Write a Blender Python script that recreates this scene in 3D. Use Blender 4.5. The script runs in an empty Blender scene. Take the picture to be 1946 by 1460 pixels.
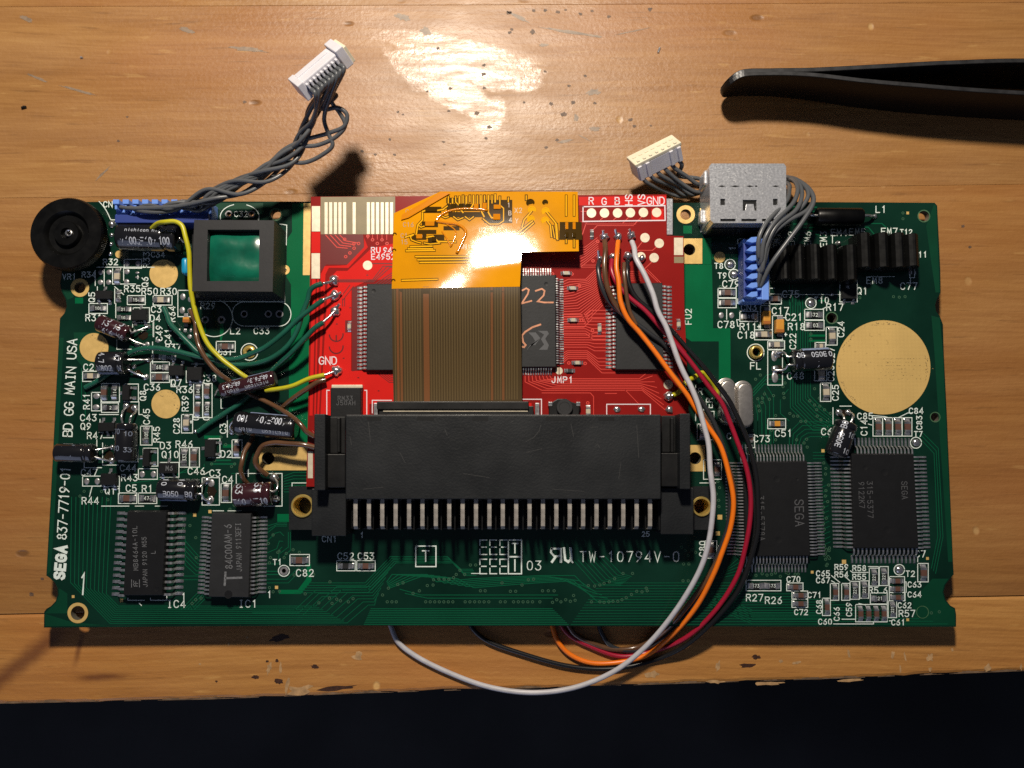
import bpy, bmesh, math, random
from mathutils import Vector, Matrix
from mathutils.geometry import delaunay_2d_cdt

random.seed(11)
S = 0.001                      # everything below is written in millimetres
sc = bpy.context.scene
COL = sc.collection

# ------------------------------------------------------------------ camera
F_PX, CX, CY = 1574.0, 973.0, 730.0
TILT = math.radians(5.4)
HC = 169.0                     # height of the lens, mm
TZ = 2.7                       # height of the table top, mm
cam_d = bpy.data.cameras.new('camera'); cam = bpy.data.objects.new('camera', cam_d); COL.objects.link(cam)
cam.location = (0, 0, HC*S); cam.rotation_euler = (TILT, 0, 0)
cam_d.sensor_width = 36.0; cam_d.lens = F_PX/1946.0*36.0
cam_d.clip_start = 0.005; cam_d.clip_end = 20
cam_d.dof.use_dof = True; cam_d.dof.focus_distance = 0.160; cam_d.dof.aperture_fstop = 18.0
sc.camera = cam

# ------------------------------------------------------------------ light
world = bpy.data.worlds.new('World'); sc.world = world; world.use_nodes = True
bg = world.node_tree.nodes['Background']
bg.inputs[0].default_value = (0.55, 0.66, 1.0, 1); bg.inputs[1].default_value = 0.058
lamp_d = bpy.data.lights.new('desk_lamp', 'POINT'); lamp_d.shadow_soft_size = 0.0135
lamp_d.energy = 4.3; lamp_d.color = (1.0, 0.90, 0.76)
lamp = bpy.data.objects.new('desk_lamp', lamp_d); COL.objects.link(lamp)
lamp.location = (-0.022, 0.186, 0.232)
win_d = bpy.data.lights.new('window_light', 'AREA'); win_d.shape = 'RECTANGLE'; win_d.size = 0.7; win_d.size_y = 0.9
win_d.energy = 1.9; win_d.color = (0.62, 0.70, 1.0)
win = bpy.data.objects.new('window_light', win_d); COL.objects.link(win)
win.location = (-0.45, -0.90, 0.34)
win.rotation_euler = (Vector((0.0, 0.0, 0.0)) - Vector(win.location)).to_track_quat('-Z', 'Y').to_euler()
sc.view_settings.view_transform = 'Standard'; sc.view_settings.look = 'None'
sc.view_settings.exposure = 0.0; sc.view_settings.gamma = 1.0
sc.cycles.use_denoising = False
sc.cycles.max_bounces = 8; sc.cycles.transparent_max_bounces = 16
sc.cycles.sample_clamp_indirect = 4.0

# ------------------------------------------------------------------ helpers
_c, _s = math.cos(TILT), math.sin(TILT)
def at(px, py, z):
    """point (mm) at height z that stands on the sight line of a picture point"""
    x = (px-CX)/F_PX; y = -(py-CY)/F_PX
    d = Vector((x, y*_c+_s, y*_s-_c))
    t = (z-HC)/d.z
    return Vector((d.x*t, d.y*t, z))
def mmpx(z): return (HC-z)/F_PX*1.0
WL = {}
def ob(name, mesh, parent=None, loc=(0,0,0), rotz=0.0):
    o = bpy.data.objects.new(name, mesh); COL.objects.link(o)
    loc = Vector(loc); p = WL.get(parent.name, Vector()) if parent else Vector()
    o.location = (loc-p)*S; o.rotation_euler = (0,0,rotz)
    if parent: o.parent = parent
    WL[o.name] = loc
    return o
def thing(name, label, cat, loc, group=None):
    o = ob(name, None, None, loc); o.empty_display_size = 0.005
    return tag(o, label, cat, group)
def tag(o, label, cat, group=None):
    o['label'] = label; o['category'] = cat
    if group: o['group'] = group
    return o
def stuff(o): o['kind'] = 'stuff'; return o
def lab(o, label): o['label'] = label; return o

class MB:
    def __init__(s): s.v = []; s.f = []
    def add(s, vs, fs):
        b = len(s.v); s.v += [Vector(p) for p in vs]; s.f += [tuple(b+i for i in f) for f in fs]
    def prism(s, poly, z0, z1, top=None):
        n = len(poly); top = top or poly
        vs = [(p[0],p[1],z0) for p in poly]+[(p[0],p[1],z1) for p in top]
        fs = [tuple(reversed(range(n))), tuple(range(n,2*n))]+[(i,(i+1)%n,n+(i+1)%n,n+i) for i in range(n)]
        # make orientation counter clockwise
        a = sum(poly[i][0]*poly[(i+1)%n][1]-poly[(i+1)%n][0]*poly[i][1] for i in range(n))
        if a < 0: fs = [tuple(reversed(f)) for f in fs]
        s.add(vs, fs)
    def box(s, cx, cy, w, h, z0, z1, ang=0.0, taper=0.0):
        c, sn = math.cos(ang), math.sin(ang)
        def rc(k): return [(cx+x*c-y*sn, cy+x*sn+y*c) for x,y in ((-w/2+k,-h/2+k),(w/2-k,-h/2+k),(w/2-k,h/2-k),(-w/2+k,h/2-k))]
        s.prism(rc(0), z0, z1, rc(taper))
    def pbox(s, x0, y0, x1, y1, z0, z1, zref=None):
        """box whose outline at height zref fills a picture rectangle"""
        zr = z1 if zref is None else zref
        s.prism([at(x0,y1,zr), at(x1,y1,zr), at(x1,y0,zr), at(x0,y0,zr)], z0, z1)
    def sheet(s, poly, z=None):
        vs = [(p[0],p[1],z if z is not None else p[2]) for p in poly]
        a = sum(vs[i][0]*vs[(i+1)%len(vs)][1]-vs[(i+1)%len(vs)][0]*vs[i][1] for i in range(len(vs)))
        f = tuple(range(len(vs)))
        s.add(vs, [f if a > 0 else tuple(reversed(f))])
    def ribbon(s, pts, w, mp):
        """flat mitred stroke; pts are 2-D, mp lifts a 2-D point to 3-D"""
        pts = [Vector((p[0],p[1])) for p in pts]; n = len(pts)
        if n < 2: return
        L, R = [], []
        for i in range(n):
            d0 = (pts[i]-pts[i-1]) if i else (pts[1]-pts[0])
            d1 = (pts[i+1]-pts[i]) if i < n-1 else d0
            if d0.length < 1e-9: d0 = d1
            if d1.length < 1e-9: d1 = d0
            d0 = d0.normalized(); d1 = d1.normalized()
            nn = Vector((-d0.y-d1.y, d0.x+d1.x))
            if nn.length < 1e-6: nn = Vector((-d0.y, d0.x))
            nn.normalize(); k = max(0.35, nn.dot(Vector((-d0.y,d0.x))))
            e = Vector((0,0))
            if i == 0: e = -d1*w*0.4
            if i == n-1: e = d0*w*0.4
            L.append(mp(*(pts[i]+nn*(w/2/k)+e))); R.append(mp(*(pts[i]-nn*(w/2/k)+e)))
        a = L[0]-R[0]; b = (L[1]-L[0]); up = a.cross(b).z
        fs = [(i, n+i, n+i+1, i+1) for i in range(n-1)]
        if up > 0: fs = [tuple(reversed(f)) for f in fs]
        s.add(L+R, fs)
    def tube(s, pts, r, seg=10, caps=True, sx=1.0):
        pts = [Vector(p) for p in pts]; n = len(pts)
        rs = r if isinstance(r, (list,tuple)) else [r]*n
        t = [(pts[min(i+1,n-1)]-pts[max(i-1,0)]).normalized() for i in range(n)]
        u = t[0].orthogonal().normalized(); rings = []
        for i in range(n):
            u = (u - t[i]*u.dot(t[i])).normalized(); w = t[i].cross(u)
            rings.append([pts[i]+(u*math.cos(2*math.pi*k/seg)+w*math.sin(2*math.pi*k/seg)*sx)*rs[i] for k in range(seg)])
        vs = [p for g in rings for p in g]; fs = []
        for i in range(n-1):
            for k in range(seg):
                k2 = (k+1)%seg; fs.append((i*seg+k, i*seg+k2, (i+1)*seg+k2, (i+1)*seg+k))
        if caps: fs.append(tuple(reversed(range(seg)))); fs.append(tuple((n-1)*seg+k for k in range(seg)))
        s.add(vs, fs)
    def lathe(s, prof, c, seg=24, z=True):
        """prof: (r, z) list from bottom up, turned round the vertical through c"""
        vs, fs = [], []
        for r, zz in prof:
            for k in range(seg):
                a = 2*math.pi*k/seg; vs.append((c[0]+r*math.cos(a), c[1]+r*math.sin(a), zz))
        for i in range(len(prof)-1):
            for k in range(seg):
                k2 = (k+1)%seg; fs.append((i*seg+k, i*seg+k2, (i+1)*seg+k2, (i+1)*seg+k))
        s.add(vs, fs)
        b = len(s.v)-len(vs)
        if prof[0][0] > 1e-6 and z: s.f.append(tuple(b+k for k in reversed(range(seg))))
        if prof[-1][0] > 1e-6 and z: s.f.append(tuple(b+(len(prof)-1)*seg+k for k in range(seg)))
    def blob(s, c, rx, ry, h, seg=12, rings=5, jit=0.0):
        """half dome of solder"""
        prof = []
        vs, fs = [], []
        js = [1+random.uniform(-jit,jit) for _ in range(seg)]
        for i in range(rings):
            a = (math.pi/2)*i/rings
            for k in range(seg):
                t = 2*math.pi*k/seg
                vs.append((c[0]+rx*math.cos(a)*js[k]*math.cos(t), c[1]+ry*math.cos(a)*js[k]*math.sin(t), c[2]+h*math.sin(a)))
        for i in range(rings-1):
            for k in range(seg):
                k2=(k+1)%seg; fs.append((i*seg+k,i*seg+k2,(i+1)*seg+k2,(i+1)*seg+k))
        vs.append((c[0],c[1],c[2]+h))
        for k in range(seg): fs.append(((rings-1)*seg+k,(rings-1)*seg+(k+1)%seg,len(vs)-1))
        s.add(vs, fs)
    def mesh(s, name, mat, origin, bevel=0.0, seg=2, smooth=None):
        me = bpy.data.meshes.new(name)
        me.from_pydata([(p-origin)*S for p in s.v], [], s.f)
        if bevel:
            bm = bmesh.new(); bm.from_mesh(me)
            es = [e for e in bm.edges if len(e.link_faces)==2 and e.calc_face_angle(0) > 0.6]
            bmesh.ops.bevel(bm, geom=es, offset=bevel*S, segments=seg, profile=0.5, affect='EDGES', clamp_overlap=True)
            bm.to_mesh(me); bm.free()
        me.materials.append(mat)
        if smooth:
            me.shade_smooth(); 
            if smooth is not True: me.set_sharp_from_angle(angle=math.radians(smooth))
        me.update()
        return me
    def build(s, name, mat, parent=None, bevel=0.0, seg=2, smooth=None, origin=None):
        if origin is None:
            n = len(s.v); origin = Vector((sum(p.x for p in s.v)/n, sum(p.y for p in s.v)/n, min(p.z for p in s.v)))
        return ob(name, s.mesh(name, mat, Vector(origin), bevel, seg, smooth), parent, origin)

def holed(name, outer, holes, z0, z1, mat, parent, bevel=0.0, smooth=None, extra=None):
    """plate with holes: outer and holes are lists of (x, y) in mm"""
    pts, edges = [], []
    def loop(l):
        b = len(pts)
        for p in l: pts.append(Vector((p[0],p[1])))
        for i in range(len(l)): edges.append((b+i, b+(i+1)%len(l)))
    loop(outer)
    for h in holes: loop(h)
    def inside(p, l):
        c = False; n = len(l)
        for i in range(n):
            a, b = l[i], l[i-1]
            if (a[1] > p.y) != (b[1] > p.y) and p.x < (b[0]-a[0])*(p.y-a[1])/(b[1]-a[1])+a[0]: c = not c
        return c
    vo, eo, fo, ov, oe, of = delaunay_2d_cdt(pts, edges, [], 0, 1e-6)
    keep = []
    for f in fo:
        g = sum((vo[i] for i in f), Vector((0,0)))/len(f)
        if inside(g, outer) and not any(inside(g, h) for h in holes): keep.append(tuple(f))
    m = MB(); n = len(vo)
    up = []
    for f in keep:
        a = (vo[f[1]]-vo[f[0]]).cross(vo[f[2]]-vo[f[0]])
        up.append(f if a > 0 else tuple(reversed(f)))
    ec = {}
    for f in up:
        for i in range(len(f)):
            e = (f[i], f[(i+1)%len(f)]); ec[e] = 1
    sides = [(a,b) for (a,b) in ec if (b,a) not in ec]
    vs = [(p.x,p.y,z1) for p in vo]+[(p.x,p.y,z0) for p in vo]
    fs = up+[tuple(n+i for i in reversed(f)) for f in up]+[(b,a,n+a,n+b) for a,b in sides]
    m.add(vs, fs)
    return m.build(name, mat, parent, smooth=smooth)

def circ(c, r, n=24, r2=None):
    return [(c[0]+r*math.cos(2*math.pi*k/n), c[1]+(r2 or r)*math.sin(2*math.pi*k/n)) for k in range(n)]
def spline(pts, per=8):
    pts = [Vector(p) for p in pts]; n = len(pts); out = []
    for i in range(n-1):
        p0 = pts[max(i-1,0)]; p1 = pts[i]; p2 = pts[i+1]; p3 = pts[min(i+2,n-1)]
        if i == 0: p0 = p1*2-p2
        if i == n-2: p3 = p2*2-p1
        d = [max(1e-4,(b-a).length**0.5) for a,b in ((p0,p1),(p1,p2),(p2,p3))]
        for k in range(per):
            t = k/per
            m1 = (p1-p0)/d[0]-(p2-p0)/(d[0]+d[1])+(p2-p1)/d[1]
            m2 = (p2-p1)/d[1]-(p3-p1)/(d[1]+d[2])+(p3-p2)/d[2]
            m1 = m1*d[1]; m2 = m2*d[1]
            out.append((2*t**3-3*t**2+1)*p1+(t**3-2*t**2+t)*m1+(-2*t**3+3*t**2)*p2+(t**3-t**2)*m2)
    out.append(pts[-1]); return out

# ------------------------------------------------------------------ materials
def mat(name, col, rough=0.5, metal=0.0, spec=0.5, coat=0.0, var=0.0, vscale=300.0, bump=0.0, bscale=1500.0,
        rvar=0.0, specks=0.0, speck_col=(0.6,0.58,0.54), trans=0.0, sscale=420.0, alpha=1.0, coat_rough=0.08):
    m = bpy.data.materials.new(name); m.use_nodes = True
    nt = m.node_tree; N = nt.nodes; Lk = nt.links; b = N['Principled BSDF']
    b.inputs['Base Color'].default_value = (*col,1); b.inputs['Roughness'].default_value = rough
    b.inputs['Metallic'].default_value = metal; b.inputs['Specular IOR Level'].default_value = spec
    b.inputs['Coat Weight'].default_value = coat; b.inputs['Coat Roughness'].default_value = coat_rough
    if trans: b.inputs['Transmission Weight'].default_value = trans
    if alpha < 1: b.inputs['Alpha'].default_value = alpha
    tc = N.new('ShaderNodeTexCoord')
    colout = None
    if var:
        nz = N.new('ShaderNodeTexNoise'); nz.inputs['Scale'].default_value = vscale; nz.inputs['Detail'].default_value = 5
        Lk.new(tc.outputs['Object'], nz.inputs['Vector'])
        mr = N.new('ShaderNodeMapRange'); mr.inputs[1].default_value = 0.3; mr.inputs[2].default_value = 0.7
        mr.inputs[3].default_value = 1-var; mr.inputs[4].default_value = 1+var
        Lk.new(nz.outputs[0], mr.inputs[0])
        vm = N.new('ShaderNodeVectorMath'); vm.operation = 'SCALE'; vm.inputs[0].default_value = col
        Lk.new(mr.outputs[0], vm.inputs['Scale']); colout = vm.outputs[0]
        if rvar:
            m2 = N.new('ShaderNodeMapRange'); m2.inputs[1].default_value = 0.3; m2.inputs[2].default_value = 0.7
            m2.inputs[3].default_value = max(0.02,rough-rvar); m2.inputs[4].default_value = rough+rvar
            Lk.new(nz.outputs[0], m2.inputs[0]); Lk.new(m2.outputs[0], b.inputs['Roughness'])
    if specks:
        vo = N.new('ShaderNodeTexVoronoi'); vo.inputs['Scale'].default_value = sscale
        Lk.new(tc.outputs['Object'], vo.inputs['Vector'])
        n2 = N.new('ShaderNodeTexNoise'); n2.inputs['Scale'].default_value = 60; Lk.new(tc.outputs['Object'], n2.inputs['Vector'])
        th = N.new('ShaderNodeMath'); th.operation = 'MULTIPLY_ADD'; th.inputs[1].default_value = specks*2; th.inputs[2].default_value = -specks*0.85
        Lk.new(n2.outputs[0], th.inputs[0])
        lt = N.new('ShaderNodeMath'); lt.operation = 'LESS_THAN'; Lk.new(vo.outputs['Distance'], lt.inputs[0]); Lk.new(th.outputs[0], lt.inputs[1])
        mx = N.new('ShaderNodeMix'); mx.data_type = 'RGBA'; Lk.new(lt.outputs[0], mx.inputs[0])
        mx.inputs[6].default_value = (*col,1); mx.inputs[7].default_value = (*speck_col,1)
        if colout: Lk.new(colout, mx.inputs[6])
        colout = mx.outputs[2]
    if colout: Lk.new(colout, b.inputs['Base Color'])
    if bump:
        nb = N.new('ShaderNodeTexNoise'); nb.inputs['Scale'].default_value = bscale; nb.inputs['Detail'].default_value = 3
        Lk.new(tc.outputs['Object'], nb.inputs['Vector'])
        bp = N.new('ShaderNodeBump'); bp.inputs['Strength'].default_value = bump; bp.inputs['Distance'].default_value = 0.00004
        Lk.new(nb.outputs[0], bp.inputs['Height']); Lk.new(bp.outputs[0], b.inputs['Normal'])
    return m

M = {}
M['pcb']    = mat('green_solder_mask', (0.0030,0.0225,0.0135), 0.22, spec=0.4, var=0.35, vscale=70, rvar=0.05, bump=0.15, bscale=900, specks=0.032, sscale=900, speck_col=(0.08,0.13,0.10))
M['pour']   = mat('green_mask_over_copper', (0.0015,0.110,0.040), 0.22, spec=0.4, var=0.10, vscale=150, bump=0.1)
M['pour2']  = mat('deep_green_mask_over_copper', (0.0010,0.040,0.018), 0.36, spec=0.45, var=0.12, vscale=150)
M['trace']  = mat('green_mask_over_traces', (0.0040,0.088,0.040), 0.25, spec=0.4)
M['laminate'] = mat('board_edge_laminate', (0.045,0.12,0.055), 0.6, var=0.3, vscale=800)
M['silk']   = mat('white_silkscreen_ink', (0.66,0.74,0.70), 0.6, var=0.10, vscale=2500)
M['rpcb']   = mat('red_solder_mask', (0.235,0.010,0.008), 0.20, spec=0.4, var=0.10, vscale=100, specks=0.010, sscale=600, speck_col=(0.5,0.2,0.15))
M['rpour']  = mat('red_mask_over_copper', (0.600,0.016,0.012), 0.20, spec=0.4, var=0.06, vscale=120)
M['rtrace'] = mat('red_mask_over_traces', (0.62,0.055,0.04), 0.3, spec=0.5)
M['rgap']   = mat('dark_red_mask', (0.130,0.008,0.008), 0.33, spec=0.45)
M['khaki']  = mat('bare_fibreglass', (0.22,0.17,0.085), 0.5, var=0.10, vscale=400)
M['rsilk']  = mat('pinkish_silkscreen_ink', (0.72,0.62,0.66), 0.6)
M['gold']   = mat('gold_plating', (0.72,0.48,0.165), 0.40, metal=0.3, var=0.05, vscale=700, rvar=0.06, specks=0.018, sscale=800, speck_col=(0.20,0.13,0.04))
M['tin']    = mat('tinned_pad', (0.66,0.58,0.44), 0.42, metal=0.35, var=0.12, vscale=900)
M['solder'] = mat('solder', (0.62,0.62,0.63), 0.22, metal=0.9, var=0.2, vscale=900, rvar=0.08, bump=0.8, bscale=900)
M['dull']   = mat('dull_solder', (0.40,0.39,0.40), 0.34, metal=0.6, var=0.3, vscale=1200, rvar=0.10, bump=0.8, bscale=1400)
M['pin']    = mat('tinned_lead', (0.74,0.73,0.72), 0.25, metal=0.93, var=0.25, vscale=1200, rvar=0.10)
M['contact']= mat('aged_contact_metal', (0.46,0.42,0.37), 0.42, metal=0.5, var=0.25, vscale=900, bump=0.6, bscale=2500)
M['brass']  = mat('brass', (0.86,0.62,0.18), 0.22, metal=0.7, var=0.15, vscale=600)
M['epoxy']  = mat('chip_epoxy', (0.0072,0.0075,0.0086), 0.50, spec=0.26, var=0.12, vscale=500, bump=0.35, bscale=2600, specks=0.012, sscale=800, speck_col=(0.04,0.04,0.04))
M['epoxy2'] = mat('grey_chip_epoxy', (0.0185,0.0192,0.021), 0.52, spec=0.28, var=0.12, vscale=500, bump=0.35, bscale=2600, specks=0.012, sscale=800, speck_col=(0.06,0.06,0.06))
M['print']  = mat('grey_chip_print', (0.135,0.140,0.150), 0.6, var=0.3, vscale=2500)
M['print2'] = mat('faint_chip_print', (0.070,0.072,0.078), 0.6)
M['black']  = mat('black_plastic', (0.0075,0.0075,0.0080), 0.42, spec=0.30, var=0.2, vscale=250, rvar=0.06, bump=0.25, bscale=2200, specks=0.030, sscale=520, speck_col=(0.05,0.047,0.043))
M['cart']   = mat('grained_black_plastic', (0.0108,0.0120,0.0136), 0.45, spec=0.30, var=0.22, vscale=110, rvar=0.07, bump=0.9, bscale=2600, specks=0.045, sscale=800, speck_col=(0.060,0.058,0.055))
M['ferrite']= mat('black_ferrite', (0.0026,0.0026,0.0026), 0.34, spec=0.24, var=0.3, vscale=400, rvar=0.06, bump=0.25, bscale=1200)
M['core']   = mat('transformer_ferrite', (0.022,0.022,0.024), 0.50, spec=0.30, var=0.14, vscale=200, bump=0.3, bscale=1400, specks=0.02, sscale=400, speck_col=(0.08,0.08,0.08))
M['gtape']  = mat('green_winding_tape', (0.003,0.095,0.056), 0.22, spec=0.55, coat=0.3, var=0.40, vscale=180, bump=5.0, bscale=170)
M['sleeve'] = mat('black_capacitor_sleeve', (0.0085,0.0085,0.0100), 0.16, spec=0.6, coat=0.6, var=0.2, vscale=200, bump=0.05, bscale=500)
M['maroon'] = mat('maroon_capacitor_sleeve', (0.034,0.0095,0.0125), 0.16, spec=0.6, coat=0.6, var=0.2, vscale=200, bump=0.05, bscale=500)
M['stripe'] = mat('grey_blue_sleeve_stripe', (0.20,0.25,0.38), 0.4, var=0.2, vscale=900)
M['cprint'] = mat('silver_sleeve_print', (0.42,0.45,0.52), 0.4, var=0.25, vscale=2500)
M['cdim']   = mat('dim_sleeve_print', (0.16,0.19,0.26), 0.4)
M['rbody']  = mat('resistor_black', (0.014,0.014,0.015), 0.45, var=0.2)
M['brown']  = mat('ceramic_capacitor_brown', (0.105,0.048,0.034), 0.5, var=0.2, vscale=900)
M['beige']  = mat('ceramic_capacitor_beige', (0.44,0.38,0.28), 0.5, var=0.12, vscale=900)
M['tant']   = mat('tantalum_orange', (0.55,0.24,0.025), 0.45, var=0.15, vscale=600)
M['tant2']  = mat('tantalum_orange_band', (0.33,0.10,0.012), 0.45)
M['blue']   = mat('blue_nylon', (0.135,0.270,0.72), 0.42, var=0.08, vscale=300)
M['navy']   = mat('deep_blue_nylon', (0.022,0.045,0.22), 0.42)
M['cyan']   = mat('cyan_resin', (0.01,0.25,0.45), 0.3)
M['white']  = mat('white_nylon', (0.62,0.61,0.66), 0.42, var=0.06, vscale=300)
M['cream']  = mat('cream_nylon', (0.72,0.66,0.50), 0.42, var=0.08, vscale=300)
M['wgrey']  = mat('grey_wire_insulation', (0.085,0.090,0.098), 0.34, spec=0.5, var=0.12, vscale=150)
M['wyellow']= mat('yellow_wire_insulation', (0.46,0.42,0.012), 0.38, var=0.08)
M['wgreen'] = mat('green_wire_insulation', (0.010,0.085,0.055), 0.30, spec=0.55, var=0.15)
M['wbrown'] = mat('brown_wire_insulation', (0.105,0.050,0.024), 0.24, spec=0.6, var=0.2, coat=0.3)
M['worange']= mat('orange_wire_insulation', (0.80,0.17,0.006), 0.38, var=0.05)
M['wred']   = mat('red_wire_insulation', (0.31,0.008,0.028), 0.34, var=0.08)
M['wblack'] = mat('black_wire_insulation', (0.010,0.010,0.011), 0.26, spec=0.55)
M['wdark']  = mat('dark_grey_wire_insulation', (0.024,0.026,0.030), 0.3, spec=0.55)
M['wwhite'] = mat('white_wire_insulation', (0.47,0.46,0.49), 0.40, var=0.10, vscale=500)
M['amber']  = mat('amber_polyimide', (0.60,0.245,0.003), 0.058, spec=0.30, var=0.16, vscale=70, bump=0.5, bscale=130)
M['amber2'] = mat('amber_polyimide_over_copper', (0.76,0.37,0.008), 0.058, spec=0.30)
M['tape']   = mat('orange_polyimide_tape', (0.60,0.20,0.003), 0.08, spec=0.6)
M['fdark']  = mat('dark_flex_gap', (0.046,0.024,0.003), 0.058, spec=0.30)
M['fbrown'] = mat('brown_flex', (0.060,0.038,0.014), 0.30, spec=0.5, coat=0.15, var=0.15, vscale=60)
M['fline']  = mat('brown_flex_conductor', (0.105,0.070,0.028), 0.30, spec=0.5, coat=0.15)
M['fcop']   = mat('coppery_flex_conductor', (0.165,0.065,0.022), 0.30, spec=0.5, coat=0.15)
M['marker'] = mat('copper_marker_ink', (0.52,0.23,0.13), 0.4, metal=0.3, var=0.15, vscale=900)
M['steel']  = mat('brushed_tinplate', (0.74,0.75,0.78), 0.24, metal=0.72, var=0.04, vscale=2500, rvar=0.06, bump=0.18, bscale=2400)
M['can']    = mat('crystal_can', (0.50,0.47,0.44), 0.30, metal=0.85, var=0.10, vscale=1200, bump=0.3, bscale=2500)
M['tool']   = mat('black_coated_steel', (0.0050,0.0046,0.0043), 0.5, spec=0.2, var=0.2, bump=0.3, bscale=1500)
M['tooledge']=mat('worn_steel_edge', (0.040,0.040,0.042), 0.38, metal=0.5, var=0.4, vscale=500)
M['worn']   = mat('bare_worn_steel', (0.45,0.44,0.42), 0.35, metal=0.9, var=0.4, vscale=700)
M['fl']     = mat('dark_cloth', (0.016,0.0155,0.016), 0.9, var=0.6, vscale=9, bump=1.0, bscale=200)
M['flux']   = mat('dark_flux_residue', (0.020,0.012,0.006), 0.2, coat=0.5, var=0.3)
M['hole']   = mat('plated_hole_wall', (0.22,0.20,0.16), 0.5, metal=0.6)

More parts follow.
